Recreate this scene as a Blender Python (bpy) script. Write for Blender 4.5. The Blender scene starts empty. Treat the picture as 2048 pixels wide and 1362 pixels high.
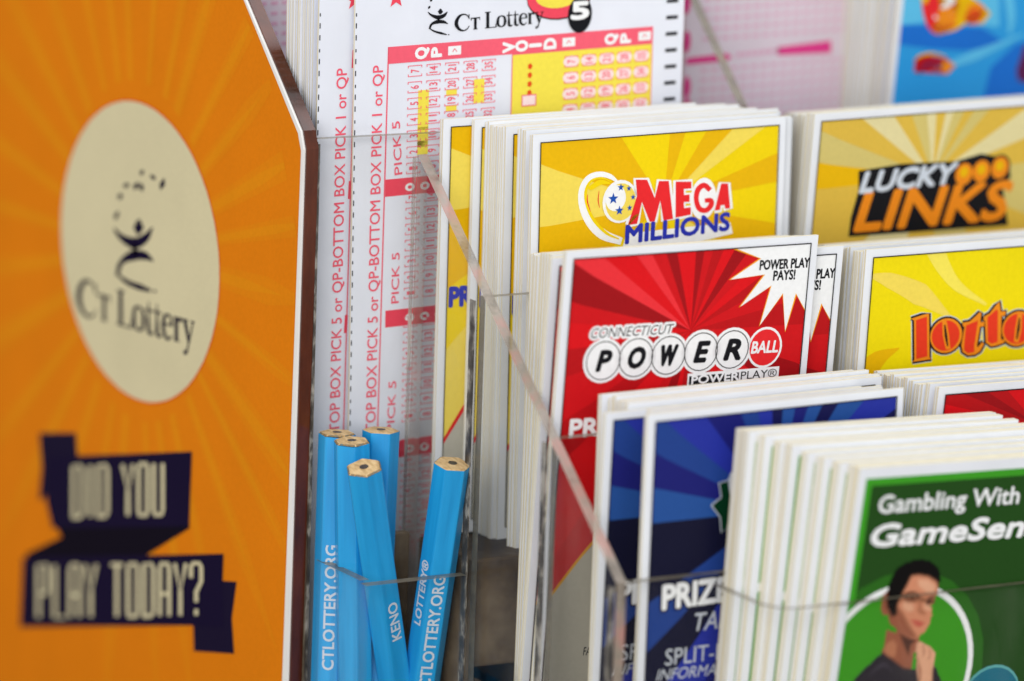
import bpy, bmesh, math, random
from mathutils import Vector, Matrix
from mathutils.geometry import tessellate_polygon

sc = bpy.context.scene
COL = sc.collection
MM = 0.001                                    # everything below is written in millimetres
rnd = random.Random(7)

# ------------------------------------------------------------------ camera
C = [-530.333, -874.646, 220.185]; RT = [0.862939, -0.504253, 0.032643]; UP = [0.067779, 0.179523, 0.981416]; FW = [0.500742, 0.844689, -0.189095]; F = 9000.0
cam = bpy.data.cameras.new('camera')
cam.sensor_width = 36.0
cam.lens = 36.0 * F / 2048.0
cam.clip_start = 0.05; cam.clip_end = 50.0
cam.dof.use_dof = True
cam.dof.focus_distance = 1.082
cam.dof.aperture_fstop = 6.0
co = bpy.data.objects.new('camera', cam); COL.objects.link(co)
m = Matrix.Identity(4)
for i in range(3):
    m[i][0] = RT[i]; m[i][1] = UP[i]; m[i][2] = -FW[i]; m[i][3] = C[i] * MM
co.matrix_world = m
sc.camera = co

# ------------------------------------------------------------------ light of the shop
sc.view_settings.view_transform = 'Standard'; sc.view_settings.look = 'None'
sc.view_settings.exposure = -0.07; sc.view_settings.gamma = 1.0
w = bpy.data.worlds.new('World'); sc.world = w; w.use_nodes = True
bg = w.node_tree.nodes['Background']
bg.inputs[0].default_value = (0.95, 0.93, 0.90, 1); bg.inputs[1].default_value = 0.66
def area(name, loc, target, sx, sy, power, color):
    l = bpy.data.lights.new(name, 'AREA'); l.shape = 'RECTANGLE'; l.size = sx; l.size_y = sy
    l.energy = power; l.color = color
    o = bpy.data.objects.new(name, l); COL.objects.link(o); o.location = loc
    o.rotation_euler = (Vector(target) - Vector(loc)).to_track_quat('-Z', 'Y').to_euler()
    return o
area('ceiling_light', (0.35, -0.35, 1.55), (0.05, 0.05, 0.0), 1.3, 0.9, 13.0, (0.94, 0.97, 1.0))
area('window_light', (-0.15, -1.25, 0.6), (0.0, 0.05, 0.0), 1.0, 0.9, 2.5, (0.84, 0.92, 1.0))

area('side_fill', (-1.3, -1.3, 0.5), (0.0, 0.05, -0.02), 1.0, 1.0, 23.0, (1.0, 0.95, 0.86))  # fill lamp added to brighten the left-facing edges and the pockets

# ------------------------------------------------------------------ materials
def srgb(h):
    h = h.lstrip('#'); v = [int(h[i:i + 2], 16) / 255 for i in (0, 2, 4)]
    return tuple(c / 12.92 if c <= .04045 else ((c + .055) / 1.055) ** 2.4 for c in v) + (1,)
PAL = dict(red='#d8141c', red_b='#e32a30', red_l='#e6323a', red_m='#cb161d', red_d='#b7141a', red_dd='#9c1118', ink='#15161c', white='#eef1f6',
    flame='#f6a81c', yel_d='#e0a010', stone='#b9b6ab', yel='#ecd00c', yel_o='#e4b40a', yel_s='#ecd55a', yel_c='#ead70c', yel_p='#efe05a', yel_l='#efdf52', yel_g='#d8b548',
    sand='#cfbf74', sand_l='#ddd3a0', silver='#c9d3e2', org='#e88a1e', redorg='#df4f1e', lot='#df3a22', blue_l='#1d4fae', blue_t='#2a35b0',
    blu='#27339c', blu_m='#22408a', blu_l='#264f96', blu_d='#1d2070', blu_n='#17184c', blu_k='#14152f', pale='#c3cad6', grn_k='#06331c',
    grn_b='#3d9a26', grn_d='#22491a', grn_m='#2b661d', grn_l='#3c9420', teal='#1f6d86', teal_l='#63b0b4', shirt='#2c2830', shirt_l='#413b47',
    skin='#d08b6c', skin_d='#965942', skin_l='#dda688', skin_n='#4e2c22', skin_m='#b37456', hair='#0d0b0c', lip='#b83c3c',
    pink='#ee6076', pink_d='#ea4a60', pinkw='#f6dfe4', orange='#df7f10', orange_y='#df8a12', orange_z='#df8411', orange_r='#d95d10', cream='#d6ceab', navy='#181030', navy_k='#1b1430', navy_d='#120d1c',
    sky='#2f9be0', sky_l='#5cbdea', sky_d='#1d6fd0', brn='#8a4a16', plum='#5a2150', mag='#dd3f8c', mag_l='#dba6c2')
_m = {}
def newmat(name):
    mt = bpy.data.materials.new(name); mt.use_nodes = True
    return mt, mt.node_tree.nodes, mt.node_tree.links, mt.node_tree.nodes['Principled BSDF']
def ink_mat(key, matt=False):
    """printed colour on coated stock: the flat tint with the fine unevenness of a press"""
    k_ = key + ('_matt' if matt else '')
    if k_ in _m: return _m[k_]
    mt, N, L, b = newmat('print_' + k_)
    tc = N.new('ShaderNodeTexCoord'); n = N.new('ShaderNodeTexNoise'); n.inputs['Scale'].default_value = 900; n.inputs['Detail'].default_value = 3
    n2 = N.new('ShaderNodeTexNoise'); n2.inputs['Scale'].default_value = 45; n2.inputs['Detail'].default_value = 4
    L.new(tc.outputs['Object'], n.inputs['Vector']); L.new(tc.outputs['Object'], n2.inputs['Vector'])
    mx = N.new('ShaderNodeMath'); mx.operation = 'ADD'; L.new(n.outputs[0], mx.inputs[0]); L.new(n2.outputs[0], mx.inputs[1])
    mr = N.new('ShaderNodeMapRange'); mr.inputs[1].default_value = .6; mr.inputs[2].default_value = 1.4; mr.inputs[3].default_value = .93; mr.inputs[4].default_value = 1.05
    L.new(mx.outputs[0], mr.inputs[0])
    hsv = N.new('ShaderNodeHueSaturation'); hsv.inputs['Color'].default_value = srgb(PAL[key]); L.new(mr.outputs[0], hsv.inputs['Value'])
    L.new(hsv.outputs[0], b.inputs['Base Color'])
    b.inputs['Roughness'].default_value = .42; b.inputs['Specular IOR Level'].default_value = .03 if matt else .1
    if matt: b.inputs['Roughness'].default_value = .8
    _m[k_] = mt; return mt
def paper_mat(name, base, edge):
    """white coated faces, creamier cut edges with the ragged fibres of the trim"""
    mt, N, L, b = newmat(name)
    tc = N.new('ShaderNodeTexCoord')
    mp = N.new('ShaderNodeMapping'); mp.inputs['Scale'].default_value = (300, 2600, 18); L.new(tc.outputs['Object'], mp.inputs[0])
    n = N.new('ShaderNodeTexNoise'); n.inputs['Scale'].default_value = 1.0; n.inputs['Detail'].default_value = 5; L.new(mp.outputs[0], n.inputs['Vector'])
    r = N.new('ShaderNodeValToRGB'); r.color_ramp.elements[0].position = .3; r.color_ramp.elements[1].position = .7
    e = srgb(edge); r.color_ramp.elements[0].color = tuple(c * .8 for c in e[:3]) + (1,); r.color_ramp.elements[1].color = e
    if base != edge: L.new(n.outputs[0], r.inputs[0]); L.new(r.outputs[0], b.inputs['Base Color'])
    else:
        n2 = N.new('ShaderNodeTexNoise'); n2.inputs['Scale'].default_value = 60; n2.inputs['Detail'].default_value = 6; L.new(tc.outputs['Object'], n2.inputs['Vector'])
        r.color_ramp.elements[0].color = tuple(c * .93 for c in e[:3]) + (1,); L.new(n2.outputs[0], r.inputs[0]); L.new(r.outputs[0], b.inputs['Base Color'])
    bp = N.new('ShaderNodeBump'); bp.inputs['Strength'].default_value = .25; bp.inputs['Distance'].default_value = .0003
    L.new(n.outputs[0], bp.inputs['Height']); L.new(bp.outputs[0], b.inputs['Normal'])
    b.inputs['Roughness'].default_value = .6; b.inputs['Specular IOR Level'].default_value = .25
    return mt
PAPER = paper_mat('paper_face', '#e7ecf6', '#e7ecf6')
EDGE = paper_mat('paper_cut_edge', '#ece6d0', '#ece5ce')
SLIP = paper_mat('slip_paper', '#e4e9f7', '#e4e9f7')
PINKSLIP = paper_mat('pink_slip_paper', '#dccfdc', '#dccfdc')
def acrylic(name, tint, haze, smear):
    mt, N, L, b = newmat(name); out = N['Material Output']; N.remove(b)
    tr = N.new('ShaderNodeBsdfTransparent'); tr.inputs[0].default_value = tint
    gl = N.new('ShaderNodeBsdfGlossy'); gl.inputs['Roughness'].default_value = .16
    df = N.new('ShaderNodeBsdfDiffuse'); df.inputs[0].default_value = (.62, .6, .55, 1)
    fr = N.new('ShaderNodeLayerWeight'); fr.inputs[0].default_value = .5
    pw = N.new('ShaderNodeMath'); pw.operation = 'POWER'; pw.inputs[1].default_value = 4; L = mt.node_tree.links; L.new(fr.outputs['Facing'], pw.inputs[0])
    tc = N.new('ShaderNodeTexCoord'); n = N.new('ShaderNodeTexNoise'); n.inputs['Scale'].default_value = 28; n.inputs['Detail'].default_value = 8; n.inputs['Roughness'].default_value = .7
    mp = N.new('ShaderNodeMapping'); mp.inputs['Scale'].default_value = (1, 1, .35); L.new(tc.outputs['Object'], mp.inputs[0]); L.new(mp.outputs[0], n.inputs['Vector'])
    mr = N.new('ShaderNodeMapRange'); mr.inputs[1].default_value = .52; mr.inputs[2].default_value = .8; mr.inputs[3].default_value = haze; mr.inputs[4].default_value = smear
    L.new(n.outputs[0], mr.inputs[0])
    m1 = N.new('ShaderNodeMixShader'); L.new(mr.outputs[0], m1.inputs[0]); L.new(tr.outputs[0], m1.inputs[1]); L.new(df.outputs[0], m1.inputs[2])
    m2 = N.new('ShaderNodeMixShader'); fm = N.new('ShaderNodeMath'); fm.operation = 'MULTIPLY_ADD'; fm.inputs[1].default_value = .3; fm.inputs[2].default_value = .005; L.new(pw.outputs[0], fm.inputs[0]); L.new(fm.outputs[0], m2.inputs[0]); L.new(m1.outputs[0], m2.inputs[1]); L.new(gl.outputs[0], m2.inputs[2])
    L.new(m2.outputs[0], out.inputs[0]); return mt
CLEAR = acrylic('clear_acrylic', (.997, .997, .993, 1), .0, .06)
def noisy(name, cols, scale, rough, stretch=(1, 1, 1), alpha=None, bump=.2, spec=.5, pos=(.35, .65)):
    mt, N, L, b = newmat(name)
    tc = N.new('ShaderNodeTexCoord'); mp = N.new('ShaderNodeMapping'); mp.inputs['Scale'].default_value = stretch
    n = N.new('ShaderNodeTexNoise'); n.inputs['Scale'].default_value = scale; n.inputs['Detail'].default_value = 6; n.inputs['Roughness'].default_value = .65
    L.new(tc.outputs['Object'], mp.inputs[0]); L.new(mp.outputs[0], n.inputs['Vector'])
    r = N.new('ShaderNodeValToRGB'); els = r.color_ramp.elements
    while len(els) < len(cols): els.new(.5)
    for i, c in enumerate(cols):
        els[i].position = pos[0] + (pos[1] - pos[0]) * i / (len(cols) - 1); els[i].color = srgb(c)
    L.new(n.outputs[0], r.inputs[0]); L.new(r.outputs[0], b.inputs['Base Color'])
    b.inputs['Roughness'].default_value = rough; b.inputs['Specular IOR Level'].default_value = spec
    if bump:
        bp = N.new('ShaderNodeBump'); bp.inputs['Strength'].default_value = bump; bp.inputs['Distance'].default_value = .0004
        L.new(n.outputs[0], bp.inputs['Height']); L.new(bp.outputs[0], b.inputs['Normal'])
    if alpha:
        mr = N.new('ShaderNodeMapRange'); mr.inputs[1].default_value = alpha[0]; mr.inputs[2].default_value = alpha[1]; mr.inputs[3].default_value = alpha[2]; mr.inputs[4].default_value = alpha[3]
        L.new(n.outputs[0], mr.inputs[0]); L.new(mr.outputs[0], b.inputs['Alpha'])
    return mt
CUT = noisy('acrylic_cut_edge', ['#6b6155', '#968a7e', '#b08078'], 90, .3, alpha=(.3, .7, .62, .92), bump=.3)  # pinkish tone is the reflected red painted into the edge colour
LIPE = noisy('acrylic_lip_edge', ['#5d5648', '#837c6b'], 120, .3, alpha=(.3, .7, .7, .95))
GLUE = noisy('glue_joint', ['#37332f', '#59544e', '#b3afa6'], 420, .35, stretch=(1, 1, .4), alpha=(.36, .6, .95, .6), pos=(.4, .6))
BROWN = noisy('brown_acrylic', ['#2f130a', '#4e200e', '#632d15'], 60, .22, stretch=(1, 1, .3))
COUNTER_SHADE = noisy('counter_and_shade', ['#4a3d31', '#685a4a', '#827462'], 40, .6, spec=.15)  # counter brown, also the painted shade under the top row
WHITEVINYL = noisy('white_vinyl', ['#e6e7e8', '#eeeeee'], 50, .4, bump=.05)
WALL = noisy('shop_wall', ['#8f8a86', '#a39d99'], 8, .8)
PAINT = noisy('pencil_paint', ['#1a90d2', '#1f9bde', '#27a6e8'], 240, .3, stretch=(1, 1, .06), bump=.12)
WOOD = noisy('pencil_wood', ['#a98a5e', '#c9aa7a', '#d8be92'], 900, .7, stretch=(1, .35, 1))
LEAD = noisy('pencil_lead', ['#2e2b2a', '#45413f'], 900, .5)
BARK = noisy('pencil_chipped_rim', ['#4b6c78', '#7d6a48', '#b58a50'], 1500, .7)
GLUE_THIN = noisy('thin_glue_joint', ['#7a756c', '#a8a49b', '#c9c8c2'], 300, .3, stretch=(1, 1, .35), alpha=(.3, .7, .15, .7))
LETTER = ink_mat('silver')

# ------------------------------------------------------------------ helpers
def link(name, me, mats, parent=None, mw=None):
    o = bpy.data.objects.new(name, me); COL.objects.link(o)
    for mt in (mats if isinstance(mats, (list, tuple)) else [mats]):
        if me.users <= 1: me.materials.append(mt)
    if parent: o.parent = parent
    if mw is not None: o.matrix_world = mw
    return o
def thing(o, label, cat, group=None):
    o['label'] = label; o['category'] = cat
    if group: o['group'] = group
    return o
def empty(name, loc=(0, 0, 0)):
    o = bpy.data.objects.new(name, None); COL.objects.link(o); o.location = Vector(loc) * MM; o.empty_display_size = .01; return o
def mesh(name, verts, faces, idx=None):
    me = bpy.data.meshes.new(name); me.from_pydata([Vector(v) * MM for v in verts], [], faces)
    if idx: me.polygons.foreach_set('material_index', idx)
    me.update(); return me
def box_data(x0, x1, y0, y1, z0, z1):
    v = [(x, y, z) for x in (x0, x1) for y in (y0, y1) for z in (z0, z1)]
    return v, [(0, 1, 3, 2), (4, 6, 7, 5), (0, 4, 5, 1), (2, 3, 7, 6), (0, 2, 6, 4), (1, 5, 7, 3)]
def box(name, x0, x1, y0, y1, z0, z1, mat, parent=None, bev=0.0):
    bm = bmesh.new(); v, f = box_data(x0, x1, y0, y1, z0, z1)
    bv = [bm.verts.new(Vector(p) * MM) for p in v]
    for q in f: bm.faces.new([bv[i] for i in q])
    if bev: bmesh.ops.bevel(bm, geom=bm.edges[:], offset=bev * MM, segments=2, affect='EDGES', profile=.6)
    bmesh.ops.recalc_face_normals(bm, faces=bm.faces[:])
    me = bpy.data.meshes.new(name); bm.to_mesh(me); bm.free(); return link(name, me, mat, parent)
def prism(name, pts, x0, x1, mats, parent=None):
    """a (y, z) outline extruded along x; faces 0/1 use mats[0], rim uses mats[1]"""
    n = len(pts); v = [(x0, y, z) for y, z in pts] + [(x1, y, z) for y, z in pts]
    f = [tuple(range(n)), tuple(range(2 * n - 1, n - 1, -1))] + [(i, i + n, (i + 1) % n + n, (i + 1) % n) for i in range(n)]
    return link(name, mesh(name, v, f, [0, 0] + [1] * n), mats, parent)

# ---- flat print: polygons and lettering laid on a face (u right, v up, w out of the face)
STEP = 0.035
_font = {}
def glyphs(t, shear):
    k = (t, shear)
    if k in _font: return _font[k]
    cu = bpy.data.curves.new('lettering', 'FONT'); cu.body = t; cu.size = 1; cu.shear = shear; cu.resolution_u = 3; cu.fill_mode = 'FRONT'
    o = bpy.data.objects.new('lettering', cu); COL.objects.link(o)
    dg = bpy.context.evaluated_depsgraph_get(); me = bpy.data.meshes.new_from_object(o.evaluated_get(dg))
    vs = [(v.co.x, v.co.y) for v in me.vertices]; fs = [tuple(p.vertices) for p in me.polygons]
    par = list(range(len(vs)))
    def find(a):
        while par[a] != a: par[a] = par[par[a]]; a = par[a]
        return a
    for f_ in fs:
        for q in f_[1:]: par[find(q)] = find(f_[0])
    cen = {}
    for i, p in enumerate(vs): cen.setdefault(find(i), []).append(p[0])
    order = sorted(cen, key=lambda r_: min(cen[r_])); rank = {r_: i % 3 for i, r_ in enumerate(order)}
    zs = [rank[find(i)] for i in range(len(vs))]
    bpy.data.objects.remove(o); bpy.data.curves.remove(cu); bpy.data.meshes.remove(me)
    _font[k] = (vs, fs, zs); return _font[k]
CAPH = None
def cap_height():
    global CAPH
    if CAPH is None: CAPH = max(v[1] for v in glyphs('H', 0)[0])
    return CAPH
def art_meshes(key):
    """one mesh per printed part: {part: (verts, faces, material indices, materials)}"""
    parts = {}
    for e in ART[key]:
        kind, part, layer, col = e[:4]
        if kind == 'V': continue
        V, Fs, I, M = parts.setdefault(part, ([], [], [], []))
        if col not in M: M.append(col)
        mi = M.index(col); z = STEP * (layer + 1); b = len(V)
        def quad(x0, y0, x1, y1):
            q = len(V); V.extend([(x0, y0, z), (x1, y0, z), (x1, y1, z), (x0, y1, z)]); Fs.append((q, q + 1, q + 2, q + 3)); I.append(mi)
        def write(txt, x0, y0, x1, y1, h, bold, shear):
            vs, fs, zs = glyphs(txt, shear)
            xa = min(p[0] for p in vs); xb = max(p[0] for p in vs); s = h / cap_height()
            ln = math.hypot(x1 - x0, y1 - y0); dx, dy = (x1 - x0) / ln, (y1 - y0) / ln; sx = ln / (xb - xa)
            ns = 0 if bold <= 0 else 4 if bold < .02 else 8 if bold < .08 else 14
            strikes = [(bold * s * math.cos(2 * math.pi * k / ns), bold * s * math.sin(2 * math.pi * k / ns)) for k in range(ns)] or [(0, 0)]
            for k, (ox, oy) in enumerate(strikes):       # heavier weights are the same letters struck several times round a small circle
                b = len(V)
                for (x, y), q in zip(vs, zs):
                    a = (x - xa) * sx + ox; c = y * s + oy
                    V.append((x0 + dx * a - dy * c, y0 + dy * a + dx * c, z + (q * ns + k) * .0007))
                for f_ in fs: Fs.append(tuple(b + i for i in f_)); I.append(mi)
        if kind == 'R':
            for q in e[4]: quad(*q)
        elif kind == 'O':                       # a field of equal ovals (rings when the hole is not zero)
            rx, ry, hole, n = e[4]
            for u, v in e[5]:
                q = len(V); cs = [(math.cos(2 * math.pi * k / n), math.sin(2 * math.pi * k / n)) for k in range(n)]
                V.extend([(u + rx * c, v + ry * s_, z) for c, s_ in cs] + ([(u + rx * hole * c, v + ry * hole * s_, z) for c, s_ in cs] if hole else []))
                if hole: Fs.extend([(q + k, q + (k + 1) % n, q + n + (k + 1) % n, q + n + k) for k in range(n)]); I.extend([mi] * n)
                else: Fs.append(tuple(range(q, q + n))); I.append(mi)
        elif kind == 'G':                       # a regular field of small bars
            u, v, du, dv, nu, nv, bw, bh = e[4]
            for a_ in range(nu):
                for b_ in range(nv): quad(u + du * a_, v + dv * b_, u + du * a_ + bw, v + dv * b_ + bh)
        elif kind == 'B':                       # number boxes: a figure read sideways between two brackets
            for u, v, txt in e[4]:
                hw = .40 * len(txt)
                write(txt, u + 1.1, v - hw, u + 1.1, v + hw, 2.2, .012, 0)
                for s_ in (-1, 1):
                    y = v + s_ * 1.3; lo, hi = sorted((y - s_ * .09, y - s_ * .55))
                    quad(u - 1.95, y - .09, u + 1.95, y + .09); quad(u - 1.95, lo, u - 1.75, hi); quad(u + 1.75, lo, u + 1.95, hi)
        elif kind == 'P':
            loops = e[4]; pts = [p for l in loops for p in l]
            tri = tessellate_polygon([[Vector((x, y, 0)) for x, y in l] for l in loops])
            V += [(x, y, z) for x, y in pts]
            for t in tri:
                a, c, d = (pts[i] for i in t)
                ar = (c[0] - a[0]) * (d[1] - a[1]) - (c[1] - a[1]) * (d[0] - a[0])
                if abs(ar) < 1e-7: continue
                Fs.append(tuple(b + i for i in (t if ar > 0 else t[::-1]))); I.append(mi)
        else:
            write(e[4], *e[5])
    return parts
def photo_print(name, w, shapes, cell=.42):
    """a printed photograph: soft-edged patches of ink blended on a fine grid and kept as print colours"""
    import numpy as np
    xs = [p[0] for s in shapes for p in s[2]]; ys = [p[1] for s in shapes for p in s[2]]
    gx = np.arange(min(xs) - 1, max(xs) + 1, cell); gy = np.arange(max(min(ys), -62.0) - 1, max(ys) + 1, cell)
    X, Y = np.meshgrid(gx, gy); rgb = np.zeros(X.shape + (3,)); cov = np.zeros(X.shape)
    for key, soft, pts in shapes:
        d = np.full(X.shape, 1e9); ins = np.zeros(X.shape, bool); n = len(pts)
        for i in range(n):
            (ax, ay), (bx, by) = pts[i], pts[(i + 1) % n]
            ex, ey = bx - ax, by - ay; q = np.clip(((X - ax) * ex + (Y - ay) * ey) / max(ex * ex + ey * ey, 1e-9), 0, 1)
            d = np.minimum(d, np.hypot(X - ax - q * ex, Y - ay - q * ey))
            if ay != by: ins ^= ((ay > Y) != (by > Y)) & (X < ex * (Y - ay) / ey + ax)
        sd = np.where(ins, d, -d)
        if soft < 0: a = np.clip(1 - d / -soft, 0, 1)            # a thin outline (spectacle rims)
        else: a = np.clip(sd / (2 * soft) + .5, 0, 1); a = a * a * (3 - 2 * a)
        c = np.array(srgb(PAL[key])[:3]); fresh = cov < .02
        rgb = np.where(fresh[..., None] & (a > 0)[..., None], c, rgb * (1 - a[..., None]) + c * a[..., None]); cov = np.maximum(cov, a)
    ny, nx = X.shape; idx = -np.ones(X.shape, int); V = []; Cs = []; Fs = []
    for j in range(ny):
        for i in range(nx):
            if cov[j, i] > .3: idx[j, i] = len(V); V.append((X[j, i], -w, Y[j, i])); Cs.append((*rgb[j, i], 1))
    for j in range(ny - 1):
        for i in range(nx - 1):
            q = (idx[j, i], idx[j, i + 1], idx[j + 1, i + 1], idx[j + 1, i])
            if min(q) >= 0: Fs.append(tuple(int(k) for k in q))
    me = mesh(name, V, Fs); at = me.color_attributes.new('print', 'FLOAT_COLOR', 'POINT')
    at.data.foreach_set('color', [c for k in Cs for c in k])
    if 'photo' not in _m:
        mt, N, L, b = newmat('printed_photograph'); an = N.new('ShaderNodeVertexColor'); an.layer_name = 'print'
        tc = N.new('ShaderNodeTexCoord'); nz = N.new('ShaderNodeTexNoise'); nz.inputs['Scale'].default_value = 1200; L.new(tc.outputs['Object'], nz.inputs['Vector'])
        mr = N.new('ShaderNodeMapRange'); mr.inputs[3].default_value = .94; mr.inputs[4].default_value = 1.06; L.new(nz.outputs[0], mr.inputs[0])
        hs = N.new('ShaderNodeHueSaturation'); L.new(an.outputs[0], hs.inputs['Color']); L.new(mr.outputs[0], hs.inputs['Value']); L.new(hs.outputs[0], b.inputs['Base Color'])
        b.inputs['Roughness'].default_value = .42; b.inputs['Specular IOR Level'].default_value = .1; _m['photo'] = mt
    me.materials.append(_m['photo']); return me
_art = {}
def add_art(key, parent):
    """hang the printed parts of a face on its sheet (face plane is w = 0)"""
    if key not in _art:
        _art[key] = []
        for part, (V, Fs, I, M) in art_meshes(key).items():
            me = mesh(part, [(x, -z, y) for x, y, z in V], Fs, I)
            me.transform(Matrix.Identity(4))
            for c in M: me.materials.append(ink_mat(c))
            _art[key].append((part, me))
        for e in ART[key]:
            if e[0] == 'V': _art[key].append((e[1], photo_print(e[1], STEP * (e[2] + 1), e[4])))
    return [link(part, me, [], parent) for part, me in _art[key]]
def frame_matrix(P, lean, roll):
    L = math.radians(lean); r = math.radians(roll)
    u0 = Vector((1, 0, 0)); v0 = Vector((0, -math.sin(L), math.cos(L)))
    u = u0 * math.cos(r) + v0 * math.sin(r); v = v0 * math.cos(r) - u0 * math.sin(r); n = u.cross(v)
    mt = Matrix.Identity(4)                     # local x = u, local -y = outward normal, local z = v
    for i in range(3): mt[i][0] = u[i]; mt[i][1] = -n[i]; mt[i][2] = v[i]; mt[i][3] = P[i] * MM
    return mt
def leaf_mesh(name, W, H, th, folds=3, seed=0):
    """a folded leaflet: thin panels lying on each other, closed by a fold on the right, slightly uneven"""
    r = random.Random(seed); V = []; Fs = []; I = []; t = th / folds
    for k in range(folds):
        e = r.uniform(-.25, .25) if k else 0; f = r.uniform(-.3, .05) if k else 0
        b = len(V); v, f_ = box_data(e, W - abs(e) * .5, k * t, k * t + t * .86, -H, f)
        V += v; Fs += [tuple(b + i for i in q) for q in f_]; I += [1, 1, 0, 0, 1, 1]
    b = len(V); v, f_ = box_data(W - .35, W - .25, t * .8, th - t * .8, -H + .2, -.4)
    V += v; Fs += [tuple(b + i for i in q) for q in f_]; I += [1] * 6
    return mesh(name, V, Fs, I)
_leaf = {}
def leaf(P, lean, roll, W, H, th, label, cat='leaflet', group=None, name='lottery_leaflet', art=None, face=None, seed=0, folds=3):
    k = (name, round(W, 1), H, th, seed, folds)
    if k not in _leaf:
        me = leaf_mesh(name, W, H, th, folds, seed); me.materials.append(face or PAPER); me.materials.append(EDGE); _leaf[k] = me
    o = link(name, _leaf[k], []); o.matrix_world = frame_matrix(P, lean, roll)
    thing(o, label, cat, group)
    if art: add_art(art, o)
    return o
FR = {
 'pow': {'P': [3.511, 2.5, 43.857], 'u': [1.0, 0.0, -0.002], 'v': [0.002, -0.073, 0.997], 'W': 70.39, 'lean': 4.16, 'roll': -0.11},
 'mega': {'P': [14.918, 38.5, 65.45], 'u': [1.0, -0.0, 0.018], 'v': [-0.018, -0.007, 1.0], 'W': 72.45, 'lean': 0.38, 'roll': 1.05},
 'lucky': {'P': [95.968, 38.5, 67.024], 'u': [1.0, -0.002, 0.021], 'v': [-0.021, -0.105, 0.994], 'W': 79.55, 'lean': 6.02, 'roll': 1.2},
 'lotto': {'P': [88.451, 3.0, 39.151], 'u': [1.0, -0.0, 0.004], 'v': [-0.004, -0.057, 0.998], 'W': 78.89, 'lean': 3.26, 'roll': 0.24},
 'blue': {'P': [8.827, -27.0, 10.711], 'u': [1.0, -0.0, 0.013], 'v': [-0.013, -0.028, 1.0], 'W': 71.14, 'lean': 1.58, 'roll': 0.75},
 'blue2': {'P': [4.396, -16.0, 9.232], 'u': [1.0, -0.001, 0.013], 'v': [-0.013, -0.05, 0.999], 'W': 71.24, 'lean': 2.88, 'roll': 0.74},
 'red': {'P': [90.147, -27.0, 10.932], 'u': [1.0, 0.001, -0.01], 'v': [0.01, -0.1, 0.995], 'W': 77.68, 'lean': 5.74, 'roll': -0.59},
 'gs': {'P': [46.136, -58.6, 1.556], 'u': [1.0, 0.003, -0.028], 'v': [0.028, -0.12, 0.992], 'W': 72.0, 'lean': 6.88, 'roll': -1.6},
 'slipA': {'P': [-18.236, 68.0, 102.564], 'u': [0.999, -0.001, 0.034], 'v': [-0.034, -0.04, 0.999], 'W': 93.27, 'lean': 2.32, 'roll': 1.94},
 'slipB': {'P': [-27.151, 69.5, 102.039], 'u': [0.999, -0.002, 0.034], 'v': [-0.034, -0.056, 0.998], 'W': 92.54, 'lean': 3.2, 'roll': 1.94},
 'three': {'P': [146.467, 75.0, 102.591], 'u': [0.999, -0.006, 0.04], 'v': [-0.04, -0.155, 0.987], 'W': 84.77, 'lean': 8.9, 'roll': 2.3},
 'pink': {'P': [94.416, 97.0, 96.365], 'u': [1.0, -0.002, 0.03], 'v': [-0.03, -0.065, 0.997], 'W': 82.66, 'lean': 3.72, 'roll': 1.73},
 'sign': {'P': [-33.1, 65.3, 0.0], 'u': [0.0, -1.0, 0.0], 'v': [0.0, 0.0, 1.0], 'W': 0.0, 'lean': 0.0, 'roll': 0.0},
}
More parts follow.
